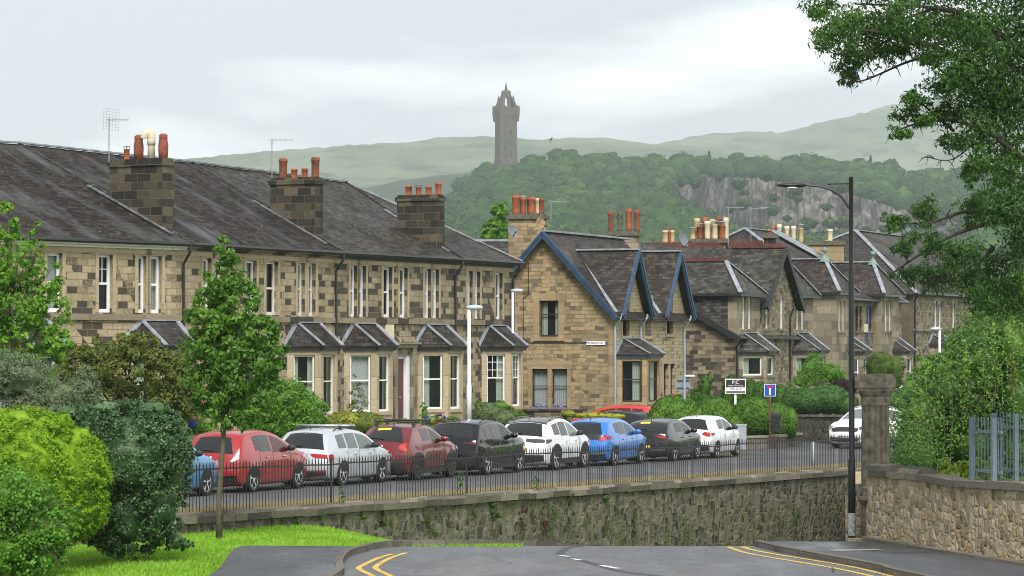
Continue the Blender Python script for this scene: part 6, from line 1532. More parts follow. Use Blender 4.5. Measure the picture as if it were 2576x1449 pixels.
        for xx in (1.35, 2.25):
            for yy in (-.38, .38): mb.box(xx, xx + .12, yy - .2, yy + .2, .5, B + .28); mb.box(xx + .02, xx + .1, yy - .1, yy + .1, B + .3, B + .44)
        s.M_(mb, 'seats', plain('car_interior', (.03, .03, .032), .8), None, False)
        if sp.get('bars'):
            m_, xs_, hh = sp['bars']
            for x in xs_:
                z = s.topz(x); yy = s.w(x, z - .03) - .06; rb = MB(); rb.tube([(x, -yy - .06, z + hh), (x, yy + .06, z + hh)], .024, 8)
                o = s.M_(rb, 'roof_bar', m_)
                mb = MB()
                for sg in (-1, 1): mb.hexa([(x - .05, sg*yy - .04, z - .03), (x + .05, sg*yy - .04, z - .03), (x + .05, sg*yy + .04, z - .03), (x - .05, sg*yy + .04, z - .03)], [(x - .03, sg*yy*.96 - .03, z + hh), (x + .03, sg*yy*.96 - .03, z + hh), (x + .03, sg*yy*.96 + .03, z + hh), (x - .03, sg*yy*.96 + .03, z + hh)])
                s.M_(mb, 'bar_foot', clad, o, False)
def profile(L, H, gb, gt, ra, rp, wt, cw, hood, nose=.62, tail=.6, tx=.0):
    """gb (x,z) glass base; gt glass top; ra roof rear; rp roof peak; wt windscreen top; cw cowl; hood front"""
    hood = (hood[0], hood[1] - .07); nose -= .06
    return [(.28, .2), (.08, .27), (.0 + tx, .42), (.0, tail), (.05, tail + .2), gb, ((gb[0]+gt[0])/2 - .02, (gb[1]+gt[1])/2 + .01), gt, ra, rp, wt, ((wt[0]+cw[0])/2 - .02, (wt[1]+cw[1])/2 + .015), cw, ((cw[0]+hood[0])/2, (cw[1]+hood[1])/2 + .04), hood, (L - .12, (hood[1] + nose)/2 + .04), (L - .02, nose), (L, .45), (L - .06, .28), (L - .25, .2)]
HL = ('headlight', ('S', None), clearlens)
def spec(**k): return k
def fl(L, z=.68): return ('headlight', ('S', [(L - .55, z + .04, z + .08), (L - .4, z + .0, z + .1), (L - .2, z - .06, z + .06)]), clearlens)
red = paint('metallic_red', (.3, .01, .012), .22, .0); dred = paint('deep_red', (.125, .006, .01), .18, .0); silver = paint('silver_paint', (.48, .52, .56), .28, .35); blackp = paint('black_paint', (.004, .0045, .006), .07, coat=.25, dirt=.1)
whitep = paint('white_paint_car', (.74, .76, .78), .25, dirt=.3); bluep = paint('bright_blue', (.015, .15, .5), .22, .0); greyp = paint('dark_grey_paint', (.014, .015, .018), .12, .2, coat=.3, dirt=.15); bluep2 = paint('sky_blue', (.06, .24, .46), .22, .3); orangep = paint('red_paint_car', (.5, .03, .02), .25)
gblack = paint('gloss_black_roof', (.012, .012, .013), .15)
LEAF = profile(4.45, 1.55, (.12, .98), (.42, 1.4), (.7, 1.5), (1.7, 1.55), (2.35, 1.46), (3.45, 1.02), (4.05, .84))
specs = {
 'hatch_red': spec(L=4.45, W=1.77, out=LEAF, r=.325, xr=.78, xf=3.48, belt=1.0, paint=red, rg=(.98, 1.36), rgi=(.14, .2), wg=(1.04, 1.42), sw=[(.95, 1.18, 1.06, 1), (1.2, 1.85, 1.03, 1), (1.93, 3.05, .99, 0)], handles=(1.5, 2.5), doors=(1.12, 1.9, 2.95), lights=[('tail_light', ('R', [(.78, .62, .72), (.86, .68, .84), (.98, .76, .96), (1.15, .84, .97), (1.4, .82, .92)]), clearlens), ('reflector', ('R', [(.5, .55, .75), (.53, .55, .75)]), redlens), fl(4.45, .78)], pz=.6, emblem=(.88, 'ring'), mirror=clad, handle=chrome, lb=.38, spokes=5, haunch=.03),
 'estate': spec(L=4.69, W=1.79, out=profile(4.69, 1.52, (.1, .96), (.5, 1.38), (.75, 1.47), (1.8, 1.52), (2.6, 1.42), (3.55, 1.0), (4.25, .82)), r=.33, xr=.95, xf=3.6, belt=.97, paint=silver, rg=(.98, 1.37), rgi=(.06, .16), wg=(1.02, 1.38), sw=[(.72, 1.22, 1.02, 0), (1.3, 1.95, 1.0, 0), (2.02, 3.12, .97, 0)], handles=(1.65, 2.6), doors=(1.25, 2.0, 3.05), lights=[('tail_light', ('R', [(.76, .52, .93), (.8, .42, .96), (.87, .36, .98)]), redlens), ('side_tail_light', ('S', [(.1, .7, .86), (.22, .68, .88), (.35, .72, .86)]), redlens), ('reflector', ('R', [(.4, .5, .8), (.43, .5, .8)]), redlens), fl(4.69)], pz=.7, plate='203', letters=('O D A', .92, .07, chrome), mirror=clad, handle=chrome, lb=.3, bars=(plain('bar_silver', (.55, .56, .57), .3, .6), (1.35, 2.15), .11), rails=(.85, 2.5), ant=.06),
 'juke': spec(L=4.14, W=1.77, out=profile(4.14, 1.57, (.14, 1.02), (.62, 1.42), (.8, 1.5), (1.6, 1.57), (2.1, 1.5), (2.95, 1.1), (3.75, .95)), r=.345, xr=.72, xf=3.25, belt=1.05, paint=dred, rg=(1.06, 1.44), rgi=(.1, .22), wg=(1.12, 1.46), sw=[(1.15, 1.72, 1.12, 1), (1.8, 2.7, 1.05, 0)], handles=(1.95,), doors=(1.05, 1.78, 2.65), lights=[('tail_light', ('R', [(.84, .7, .95), (.9, .62, .97), (.98, .62, .96), (1.06, .72, .9)]), redlens), ('indicator', ('R', [(.86, .8, .9), (.92, .8, .9)]), plain('orange_lens', (.6, .15, .02), .15)), fl(4.14, .8)], pz=.82, plate='N12 NYC', emblem=(.97, 'ring'), mirror=dred, handle=dred, lb=.55, clad=True, bars=(clad, (1.05, 1.8), .13), sticker=(1.38, -.12, .3), rim=rimd, haunch=.05, ant=.3, tumble=.3),
 'suv_black': spec(L=4.45, W=1.84, out=profile(4.45, 1.62, (.12, 1.05), (.5, 1.45), (.7, 1.55), (1.7, 1.62), (2.4, 1.55), (3.3, 1.12), (4.1, 1.0), nose=.7), r=.36, xr=.85, xf=3.52, belt=1.06, paint=blackp, rg=(1.08, 1.46), rgi=(.06, .15), wg=(1.15, 1.5), sw=[(.75, 1.25, 1.14, 1), (1.32, 1.95, 1.1, 1), (2.02, 3.0, 1.06, 0)], handles=(1.6, 2.5), doors=(1.3, 2.0, 2.95), lights=[('tail_light', ('R', [(.93, .5, .96), (1.0, .45, .97)]), plain('smoked_red_lens', (.07, .012, .012), .4, spec=.2)), fl(4.45, .8)], pz=.74, plate='WU', letters=('PEUGEOT', .965, .05, chrome), mirror=blackp, handle=blackp, lb=.5, clad=True, rails=(.8, 2.3), spokes=5),
 'suv_white': spec(L=4.51, W=1.83, out=profile(4.51, 1.62, (.1, 1.05), (.52, 1.42), (.75, 1.52), (1.7, 1.62), (2.4, 1.55), (3.35, 1.1), (4.15, .98), nose=.7), r=.36, xr=.9, xf=3.57, belt=1.04, paint=whitep, roof=gblack, rg=(1.06, 1.43), rgi=(.05, .12), wg=(1.12, 1.5), sw=[(.8, 1.3, 1.12, 1), (1.36, 2.0, 1.08, 1), (2.07, 3.05, 1.04, 0)], handles=(1.65, 2.55), doors=(1.35, 2.05, 3.0), lights=[('tail_light', ('R', [(.88, .5, .8), (.91, .22, .97), (.99, .22, .98)]), plain('smoked_lens', (.09, .08, .08), .4, spec=.2)), ('side_tail_light', ('S', [(.08, .86, .99), (.3, .88, .99), (.5, .93, .98)]), plain('smoked_lens', (.09, .08, .08), .4, spec=.2)), fl(4.51, .78)], pz=.68, plate='KMX', emblem=(.92, 'diamond'), letters=('ESPRIT ALPINE', .79, .04, clad), mirror=clad, handle=whitep, lb=.5, clad=True, rails=(.85, 2.4), sticker=(1.1, .1, .42), railm=gblack, spokes=5),
 'hatch_blue': spec(L=4.49, W=1.79, out=profile(4.49, 1.54, (.12, 1.0), (.45, 1.38), (.72, 1.47), (1.7, 1.54), (2.35, 1.46), (3.45, 1.02), (4.1, .86)), r=.325, xr=.78, xf=3.48, belt=.99, paint=bluep, rg=(1.04, 1.38), rgi=(.1, .16), wg=(1.04, 1.42), sw=[(.95, 1.2, 1.08, 1), (1.25, 1.88, 1.03, 1), (1.95, 3.05, .98, 0)], handles=(1.55, 2.5), doors=(1.12, 1.92, 2.95), black_hatch=(.86, 1.05), bhi=.1, lights=[('tail_light', ('R', [(.84, .58, .9), (.92, .66, .97), (1.08, .86, .98), (1.18, .93, .98)]), redlens), ('side_tail_light', ('S', [(.12, .86, 1.02), (.3, .9, 1.0), (.5, .95, .98)]), redlens), fl(4.49, .76)], pz=.75, plate='VP', emblem=(.93, 'ring'), mirror=bluep, handle=chrome, lb=.45, ant=.12),
 'hatch_dark': spec(L=4.37, W=1.79, out=profile(4.37, 1.45, (.1, .98), (.5, 1.3), (.8, 1.38), (1.7, 1.45), (2.3, 1.38), (3.3, .98), (4.0, .82)), r=.33, xr=.82, xf=3.46, belt=.95, paint=greyp, rg=(1.0, 1.3), rgi=(.06, .14), wg=(1.0, 1.34), sw=[(1.05, 1.75, 1.02, 0), (1.82, 2.95, .96, 0)], handles=(1.55, 2.45), doors=(1.1, 1.8, 2.85), lights=[('tail_light', ('R', [(.82, .62, .95), (.9, .4, .97)]), redlens), fl(4.37, .7)], pz=.52, emblem=(.86, 'ovals'), mirror=greyp, handle=greyp, lb=.45, sticker=(1.27, -.1, .25)),
 'hatch_white': spec(L=4.06, W=1.7, out=profile(4.06, 1.5, (.1, 1.0), (.42, 1.36), (.7, 1.44), (1.6, 1.5), (2.15, 1.42), (3.05, 1.0), (3.75, .84)), r=.31, xr=.7, xf=3.27, belt=.99, paint=whitep, rg=(1.02, 1.36), rgi=(.04, .14), wg=(1.02, 1.4), sw=[(.95, 1.55, 1.06, 1), (1.62, 2.75, .99, 1)], handles=(1.4, 2.25), doors=(1.0, 1.6, 2.65), lights=[('tail_light', ('R', [(.8, .7, .92), (.87, .52, .98), (.95, .6, .97)]), redlens), ('side_tail_light', ('S', [(.08, .82, .94), (.25, .84, .94), (.4, .88, .92)]), redlens), fl(4.06, .72)], pz=.45, mirror=clad, handle=whitep, lb=.5),
}
HEAD = R(20.8)
L0 = Vector((-6.64, 77.5)); L1 = Vector((7.5, 110.0)); LD = (L1 - L0).normalized(); LF = Fr(L0.x, L0.y, math.atan2(LD.x, LD.y))
def put_car(kind, pxr, label, head=HEAD, nofs=0.0):
    sp = specs[kind]; s = LF.s_(pxr + 4, nofs, 1190); p = LF.P(s, nofs, 0); z = zu(p.x, p.y)
    rz = math.pi/2 - head; W = sp['W']; d = Vector((math.sin(head), math.cos(head), 0)); rt = Vector((d.y, -d.x, 0))
    loc = p - d * sp['xr'] - rt * (W/2); loc.z = z - .004
    return Car(sp, loc, rz, label)
put_car('hatch_red', 637, 'red hatchback with tall white tail lights, second car from the left')
put_car('estate', 862, 'silver estate car with two silver roof bars between the red hatchback and dark red crossover')
put_car('juke', 1050, 'dark red crossover with black roof bars and yellow number plate')
put_car('suv_black', 1226, 'glossy black crossover between the dark red crossover and the white black roofed car')
put_car('suv_white', 1398, 'white crossover with black roof in the middle of the parked row')
put_car('hatch_blue', 1546, 'bright blue hatchback with black tailgate panel')
put_car('hatch_dark', 1696, 'dark grey hatchback with a yellow rear window sticker')
put_car('hatch_white', 1803, 'small white hatchback at the right end of the parked row')
specs['blue_front'] = dict(specs['hatch_blue'], paint=bluep2, black_hatch=None, plate=None, mirror=clad)
# leftmost blue car: only its front wing shows beyond the holly bush
sp = specs['blue_front']; a = ray(520, 1240)[0]; s = LF.s_(522, 0, 1240); p = LF.P(s, 0, 0); d = Vector((math.sin(HEAD), math.cos(HEAD), 0)); rt = Vector((d.y, -d.x, 0))
loc = p - d * sp['xf'] - rt * (sp['W']/2); loc.z = zu(p.x, p.y); Car(sp, loc, math.pi/2 - HEAD, 'light blue car whose front wing shows right of the dark glossy bush')
# red roofed and dark cars on the drive behind the row
specs['red_drive'] = dict(specs['estate'], paint=orangep, bars=None, plate=None, letters=None, rails=None)
p = at(1640, 1050, 132); Car(specs['red_drive'], Vector((p.x + .6, 133.5, -.22)), R(158), 'red roofed car in the drive behind the blue hatchback')
specs['dark_drive'] = dict(specs['hatch_dark'], plate=None, emblem=None, sticker=None)
p = at(1612, 1075, 127); Car(specs['dark_drive'], Vector((p.x + .6, 125.5, -.24)), R(150), 'dark car in the drive partly hidden in front of the red roofed car')
# white SUV seen from the front on the right
specs['suv_front'] = dict(specs['suv_white'], roof=None, plate=None, emblem=None, letters=None, sticker=None, rails=(.85, 2.4), railm=chrome, pz=.68)
p = at(2190, 1110, 124); yaw = R(270 - 32)
dv = Vector((math.cos(yaw), math.sin(yaw), 0)); loc = Vector((at(2185, 1110, 124).x, 124, zu(0, 124))) - dv * 2.25
cw = Car(specs['suv_front'], loc, yaw, 'white crossover facing the camera behind the fluted stone pillar')
cw.patch('grille', [(.66, -.5, .5), (.72, -.58, .58), (.8, -.55, .55)], clad, .012, False); cw.patch('lower_grille', [(.32, -.6, .6), (.4, -.7, .7), (.46, -.6, .6)], clad, .012, False); cw.patch('front_plate', [(.5, -.26, .26), (.6, -.26, .26)], M['white'], .02, False)
for sg in (-1, 1): cw.patch('headlight', [(.76, sg*.6, sg*.86), (.84, sg*.56, sg*.86), (.9, sg*.7, sg*.84)], plain('headlamp_dark', (.08, .085, .09), .1, coat=1), .014, False, ny=4)
# ================================================================ PLANTS
def crown(name, parent, blobs, n, l, w, mat, clump=.28, nclump=None, shell=(.55, 1.0), core=.0, droop=0.0, lump=1.0):
    """blobs: (centre, (rx,ry,rz)); leaves gathered in clumps"""
    V0, F0 = ICO[3]; C = np.array([list(b[0]) for b in blobs]); Rr = np.array([b[1] for b in blobs]); vol = (Rr.prod(1)) ** (.72); pr = vol / vol.sum()
    nclump = nclump or max(20, n // 45); ci = RNG.choice(len(blobs), nclump, p=pr)
    u = RNG.normal(0, 1, (nclump, 3)); u /= np.linalg.norm(u, axis=1)[:, None]; rad = RNG.uniform(shell[0], shell[1], nclump) ** .6
    cc = C[ci] + u * Rr[ci] * rad[:, None]
    size = Rr[ci].min(1) * clump * RNG.uniform(.6, 1.4, nclump)
    k = RNG.integers(0, nclump, n); off = RNG.normal(0, 1, (n, 3)); off /= np.linalg.norm(off, axis=1)[:, None]; off *= (RNG.uniform(0, 1, n) ** .4)[:, None]
    P = cc[k] + off * size[k][:, None] * np.array([1, 1, .75])
    D = off * .8 + u[k] * .6 + np.array([0, 0, .55])
    Q = leaf_quads(P, D, l, w)
    if droop:
        Q = Q.reshape(-1, 4, 3); ax = Q[:, 2] - Q[:, 0]; f = np.sign(ax[:, 2]); Q[:, 2, 2] -= np.abs(l) * droop; Q = Q.reshape(-1, 3)
    Vs = [Q]; F4 = np.arange(len(Q)).reshape(-1, 4); fl_ = []; base = len(Q)
    if core:
        for b in blobs:
            nz = 1 + lump * .12 * np.sin(V0[:, 0]*6 + b[0][0]*3) * np.cos(V0[:, 1]*5 + b[0][1]) + lump * .08 * np.sin(V0[:, 2]*9)
            Vs.append(V0 * (nz * core)[:, None] * np.array(b[1]) + np.array(list(b[0]))); fl_.append(F0 + base); base += len(V0)
    FL = ([np.concatenate(fl_)] if fl_ else []) + [F4]
    return np_mesh(name, np.concatenate(Vs), FL, mat, parent)
def B(px, py, d, rx, ry, rd=None):
    """blob from picture extents (D px) at depth d"""
    s = d / F; return (at(px, py, d), (rx*s, (rd if rd is not None else rx*s), ry*s))
def tree(name, label, cat_, base, blobs, n, l, w, mat, bark, trunk_r=.08, top=None, core=0, limbs=True, group=None, **kw):
    t = T(name, label, cat_, base, group); crown('crown', t, blobs, n, l, w, mat, core=core, **kw)
    if trunk_r:
        mb = MB(); base = Vector(base); top = Vector(top) if top is not None else max((b[0] for b in blobs), key=lambda v: v.z)
        pts = [base + Vector((0, 0, -.2))] + [base.lerp(top, f) + Vector((random.gauss(0, .03), random.gauss(0, .03), 0)) for f in (.12, .35, .6, .85, 1)]
        mb.tube(pts, [trunk_r*1.25, trunk_r, trunk_r*.85, trunk_r*.6, trunk_r*.35, trunk_r*.15], 9)
        if limbs:
            for b in blobs:
                f = random.uniform(.3, .7); a = base.lerp(top, f); e = b[0]; m = a.lerp(e, .5) + Vector((0, 0, (e - a).length * .08)); mb.tube([a, m, e], [trunk_r*.45, trunk_r*.28, trunk_r*.08], 6)
                for q in range(3):
                    e2 = e + Vector((random.uniform(-1, 1)*b[1][0], random.uniform(-1, 1)*b[1][1], random.uniform(-.8, .8)*b[1][2])) * .8; mb.tube([m.lerp(e, .4), e2], [trunk_r*.2, trunk_r*.05], 5)
        mb.build('trunk', bark, t, smooth=True)
    return t
barkg = plain('bark_grey_brown', (.09, .075, .05), .9, var=.45, scale=9); barkd = plain('bark_dark', (.035, .03, .022), .9, var=.4, scale=9)
Lm = {
 'street': leafmat('street_tree_leaves', (.035, .1, .012), (.11, .24, .024), .45, .4, .4, c=(.24, .42, .045), ns=.9),
 'left': leafmat('left_tree_leaves', (.055, .15, .012), (.14, .31, .025), .45, .4, .35, c=(.25, .43, .045), ns=.9),
 'lime': leafmat('conifer_lime', (.05, .13, .008), (.19, .35, .015), .6, .25, .2, c=(.29, .43, .03), ns=2.2),
 'holly': leafmat('holly_leaves', (.012, .036, .01), (.04, .1, .022), .38, .08, .5, c=(.13, .21, .09), ns=1.5),
 'grey': leafmat('silver_shrub', (.1, .14, .07), (.2, .26, .14), .6, .2, .2, ns=1.5),
 'bramble': leafmat('bramble_leaves', (.04, .12, .012), (.1, .25, .02), .5, .25, .3, c=(.2, .34, .04), ns=2),
 'maple': leafmat('bronze_shrub_leaves', (.045, .08, .014), (.13, .17, .028), .5, .35, .3, c=(.3, .2, .035), ns=.7),
 'bush': leafmat('fresh_bush_leaves', (.035, .1, .01), (.11, .26, .02), .45, .3, .35, c=(.2, .38, .03), ns=1),
 'hedge': leafmat('clipped_hedge', (.025, .07, .012), (.075, .165, .02), .7, .12, .15, c=(.15, .24, .035), ns=1.2),
 'darkhedge': leafmat('dark_hedge', (.028, .07, .012), (.065, .14, .022), .7, .1, .15, ns=.8),
 'topiary': leafmat('topiary_leaves', (.03, .08, .018), (.065, .145, .032), .7, .12, .2, ns=1),
 'yellow': leafmat('golden_shrub', (.1, .13, .015), (.3, .32, .03), .6, .25, .2, c=(.5, .42, .04), ns=1.5),
 'ash': leafmat('ash_leaves', (.02, .055, .014), (.065, .15, .026), .45, .4, .3, c=(.15, .28, .045), ns=.45),
 'right': leafmat('right_shrub_leaves', (.03, .08, .016), (.085, .19, .03), .45, .3, .35, c=(.2, .34, .045), ns=.6),
 'purple': leafmat('purple_leaves', (.02, .01, .012), (.06, .02, .03), .6, .1, .2),
 'weed': leafmat('weed_leaves', (.04, .09, .015), (.11, .19, .035), .6, .2, .2, ns=2),
 'redweed': leafmat('red_weed_leaves', (.06, .02, .014), (.13, .05, .03), .7, .2, .2, ns=2),
 'moss': leafmat('moss_leaves', (.05, .06, .015), (.12, .12, .03), .8, .1, .1, ns=2),
}
def flow(name, c): return leafmat(name, tuple(x*.7 for x in c), c, .6, .2, .2)
# slim street tree
b0 = ground(552, 1356, -.1); d = b0.y
tree('street_tree', 'slim young tree with upright dark green crown on the grass verge before the red hatchback', 'tree', b0,
     [B(567, 640, d, 30, 48, .3), B(560, 700, d, 48, 60, .45), B(590, 760, d, 62, 70, .6), B(530, 790, d, 60, 70, .6), B(560, 860, d, 92, 80, .8), B(650, 840, d, 58, 50, .5), B(520, 920, d, 62, 80, .6), B(620, 920, d, 85, 75, .7), B(690, 880, d, 30, 40, .3), B(560, 1000, d, 75, 65, .6), B(590, 1050, d, 55, 35, .4), B(645, 990, d, 45, 45, .4), B(700, 930, d, 25, 30, .25)],
     13500, .12, .08, Lm['street'], barkg, .06, at(567, 610, d), clump=.34, droop=.25, nclump=420)
bl = ground(-30, 1400, -.1); d = 63
tree('street_tree', 'bright green leafy tree cut by the left edge in front of the roofs', 'tree', Vector((at(20, 900, d).x, d, -.1)),
     [B(15, 560, d, 30, 60, .3), B(40, 640, d, 60, 70, .5), B(95, 600, d, 22, 40, .2), B(120, 690, d, 45, 55, .4), B(30, 760, d, 80, 80, .7), B(125, 790, d, 50, 55, .5), B(60, 860, d, 85, 65, .7), B(150, 870, d, 40, 40, .4), B(10, 930, d, 70, 60, .6), B(-60, 720, d, 90, 120, .8), B(85, 930, d, 40, 40, .4)],
     9000, .12, .08, Lm['left'], barkg, .07, at(20, 520, d), clump=.36, droop=.2, nclump=380)
# foreground shrubs on the left
def shrub(name, label, cat_, base, blobs, n, l, w, mat, core=.85, **kw):
    t = T(name, label, cat_, base, kw.pop('group', None)); crown('foliage', t, blobs, n, l, w, mat, core=core, **kw); return t
d = 56.0
shrub('holly_bush', 'tall dark glossy evergreen bush on the verge left of the slim tree', 'bush', Vector((at(330, 1400, d).x, d, -.1)),
      [B(330, 1150, d, 140, 130, 1.1), B(220, 1130, d, 100, 105, 1.0), B(400, 1130, d, 75, 110, .8), B(395, 1260, d, 70, 110, .8), B(320, 1290, d, 100, 110, .9), B(240, 1250, d, 100, 110, .9), B(440, 1360, d, 32, 30, .3), B(430, 1190, d, 50, 80, .5), B(180, 1040, d, 60, 25, .5), B(270, 1028, d, 50, 22, .4), B(380, 1035, d, 60, 28, .5), B(450, 1080, d, 28, 35, .4), B(465, 1370, d, 22, 12, .2), B(460, 1150, d, 26, 40, .3), B(320, 1020, d, 22, 16, .3)],
      60000, .062, .042, Lm['holly'], core=.76, clump=.17, shell=(.9, 1.08), nclump=1700)
d = 54.0
shrub('conifer_bush', 'big rounded lime green conifer bush at the left edge', 'bush', Vector((at(90, 1380, d).x, d, -.1)),
      [B(60, 1180, d, 150, 150, 1.2), B(160, 1200, d, 112, 125, 1.0), B(190, 1260, d, 80, 95, .8), B(-40, 1150, d, 150, 120, 1.2), B(130, 1290, d, 100, 90, .8), B(40, 1060, d, 50, 28, .5), B(120, 1075, d, 45, 30, .5), B(200, 1110, d, 40, 35, .4), B(245, 1180, d, 30, 40, .3), B(-10, 1050, d, 50, 25, .4), B(160, 1060, d, 24, 22, .3), B(240, 1290, d, 32, 40, .4)],
      60000, .075, .032, Lm['lime'], core=.88, clump=.11, shell=(.95, 1.06), nclump=2300)
d = 52.2
shrub('bramble_bush', 'loose bright bramble growth spilling into the bottom left corner', 'bush', Vector((at(40, 1420, d).x, d, -.1)),
      [B(30, 1250, d, 110, 90, .6), B(100, 1330, d, 75, 70, .5), B(20, 1380, d, 110, 70, .6), B(110, 1400, d, 50, 40, .4), B(-30, 1300, d, 80, 120, .6)],
      14000, .075, .05, Lm['bramble'], core=.6, clump=.4, shell=(.7, 1.15), nclump=330)
mb = MB(); random.seed(9)
for k in range(16):
    a = at(random.uniform(0, 120), random.uniform(1250, 1400), 51.8); e = a + Vector((random.uniform(.3, 1.0), random.uniform(-.2, .2), random.uniform(-.5, .2))); mb.tube([a, a.lerp(e, .5) + Vector((0, 0, .15)), e], [.007, .006, .003], 5)
mb.build('stems', barkg, bpy.data.objects['bramble_bush'])
d = 61.0
shrub('silver_shrub', 'feathery grey green shrub behind the lime conifer', 'bush', Vector((at(90, 1000, d).x, d, -.1)),
      [B(60, 960, d, 80, 60, .6), B(160, 1000, d, 90, 50, .6), B(0, 940, d, 60, 60, .5), B(215, 970, d, 28, 45, .3), B(110, 1060, d, 120, 60, .8)], 22000, .11, .022, Lm['grey'], core=.6, clump=.45, shell=(.7, 1.2), nclump=420)
d = 64.5
shrub('yellow_shrub', 'large leaved yellow green shrub below the left tree', 'bush', Vector((at(20, 900, d).x, d, -.1)), [B(20, 885, d, 45, 28, .3), B(60, 905, d, 60, 22, .3), B(110, 940, d, 30, 22, .3), B(10, 940, d, 50, 40, .4)], 900, .2, .12, leafmat('lime_broad_leaves', (.14, .25, .01), (.32, .46, .02), .45, .35, .3), core=0, clump=.5, shell=(.4, 1.0))
d = 84.0
tree('bronze_tree', 'spreading low tree with bronze tinted leaves in the terrace garden', 'tree', Vector((at(330, 1100, d).x, d, .4)),
     [B(300, 880, d, 130, 40, 1.2), B(210, 940, d, 75, 60, .9), B(330, 930, d, 150, 60, 1.5), B(430, 950, d, 70, 60, .9), B(250, 1000, d, 110, 60, 1.2), B(400, 1020, d, 100, 60, 1.0), B(345, 860, d, 60, 28, .6), B(470, 1010, d, 32, 55, .5), B(190, 880, d, 30, 25, .3), B(330, 1070, d, 110, 40, 1)],
     26000, .12, .065, Lm['maple'], barkd, .11, at(330, 900, d), core=0, clump=.3, nclump=620)
# garden bushes behind the cars
d = 93.0
shrub('garden_bush', 'large fresh green bush in the garden between the slim tree and first bay window', 'bush', Vector((at(715, 1100, d).x, d, .4)), [B(710, 1015, d, 70, 62, .9), B(660, 1050, d, 60, 50, .8), B(770, 1045, d, 52, 52, .7), B(720, 1075, d, 105, 40, .8)], 12000, .12, .06, Lm['bush'], core=.8, clump=.3, nclump=420, shell=(.75, 1.1))
def hedge(label, blobs, n, mat, l=.07, w=.045, name='hedge', group=None):
    b = blobs[0][0]; return shrub(name, label, 'hedge', Vector((b.x, b.y, .1)), blobs, n, l, w, mat, core=.975, clump=.05, shell=(.975, 1.01), nclump=max(300, n // 6), group=group, lump=.12)
d = 100
hedge('yellow flecked hedge between the fresh green bush and the dark red crossover', [B(870, 1065, d, 55, 32, .7), B(925, 1068, d, 48, 30, .7), B(970, 1078, d, 40, 22, .5)], 6000, leafmat('yellow_flecked_leaves', (.06, .1, .015), (.14, .17, .025), .6, .2, .2, c=(.5, .45, .05), ns=3))
shrub('rose_shrub', 'thin climbing rose shrub against the first pair of bay windows', 'bush', Vector((at(895, 1040, 110).x, 110, .6)), [B(893, 990, 110, 22, 50, .3), B(915, 1020, 110, 22, 25, .3)], 700, .09, .045, Lm['maple'], core=0, clump=.5, shell=(.2, 1))
shrub('flower_bed', 'low mixed flower bed with purple and orange blooms before the door', 'plant', Vector((at(1080, 1060, 106).x, 106, .5)), [B(1020, 1062, 106, 40, 12, .4), B(1085, 1058, 106, 45, 18, .4), B(1130, 1062, 106, 40, 16, .4), B(1068, 1040, 106, 12, 28, .2)], 2600, .08, .04, Lm['bush'], core=.6, clump=.4)
crown('blooms', bpy.data.objects['flower_bed'], [B(1095, 1055, 105.6, 32, 14, .3)], 260, .06, .05, flow('purple_bloom', (.12, .05, .25)), clump=.4)
crown('orange_blooms', bpy.data.objects['flower_bed'], [B(1120, 1060, 105.6, 40, 14, .3)], 60, .07, .06, flow('orange_bloom', (.6, .12, .03)), clump=.4)
d = 112
hedge('rounded grey green clipped bush right of the white lamp column', [B(1228, 1045, d, 38, 32, .8), B(1262, 1055, d, 35, 26, .7)], 5000, leafmat('grey_green_leaves', (.05, .08, .03), (.12, .16, .06), .6, .1, .2, ns=1.5), name='clipped_bush')
shrub('garden_bush', 'small leafy shrub row below the last bay window of the terrace', 'bush', Vector((at(1240, 1030, 122).x, 122, .6)), [B(1215, 1022, 122, 30, 14, .4), B(1255, 1025, 122, 40, 18, .5), B(1300, 1045, 122, 32, 14, .5)], 3500, .08, .04, Lm['hedge'], core=.7, clump=.35)
shrub('golden_shrub', 'low golden yellow shrub row behind the white crossover and blue hatchback', 'bush', Vector((at(1480, 1050, 122).x, 122, .2)), [B(1430, 1042, 122, 24, 10, .5), B(1490, 1046, 122, 55, 9, .5), B(1540, 1048, 122, 40, 9, .5), B(1400, 1062, 122, 40, 12, .5)], 3200, .08, .04, Lm['yellow'], core=.8, clump=.35)
d = 124.5
hedge('scalloped clipped hedge of five lobes behind the small white hatchback', [B(1700, 1045, d, 66, 52, 1.0), B(1665, 1058, d, 40, 38, .9), B(1800, 1050, d, 55, 52, 1.0), B(1760, 1060, d, 40, 40, .9), B(1895, 1050, d, 58, 52, 1.0), B(1955, 1060, d, 42, 48, .9), B(1988, 1065, d, 20, 40, .7), B(1850, 1070, d, 60, 38, .9)], 40000, Lm['hedge'], .065, .045)
d = 142
bl_ = []
for i in range(9):
    x = 1838 + i * 25; bl_.append(B(x, 1000 + i * 2.5, d - i*.5, 24, 56 - i * 2.2, .7))
hedge('tall smooth sloping hedge behind the sale board', bl_, 26000, Lm['darkhedge'], .065, .045)
d = 134
hedge('broad rounded cloud pruned bush above the dark garden wall', [B(2035, 1012, d, 50, 34, 1.0), B(2085, 1005, d, 55, 38, 1.0), B(2125, 1018, d, 35, 34, .8), B(2000, 1022, d, 18, 20, .5)], 12000, Lm['topiary'], name='clipped_bush')
hedge('small round clipped bush right of the pillar', [B(2250, 1010, 128, 35, 26, .6), B(2280, 995, 128, 32, 22, .6)], 4500, Lm['topiary'], name='clipped_bush')
shrub('conifer_bush', 'dark pointed conifer shrub behind the round sign', 'bush', Vector((at(1765, 1000, 139).x, 139, .3)), [B(1762, 1005, 139, 34, 30, .5), B(1772, 975, 139, 20, 32, .4), B(1785, 955, 139, 9, 22, .2)], 5000, .1, .03, Lm['darkhedge'], core=.75, clump=.35)
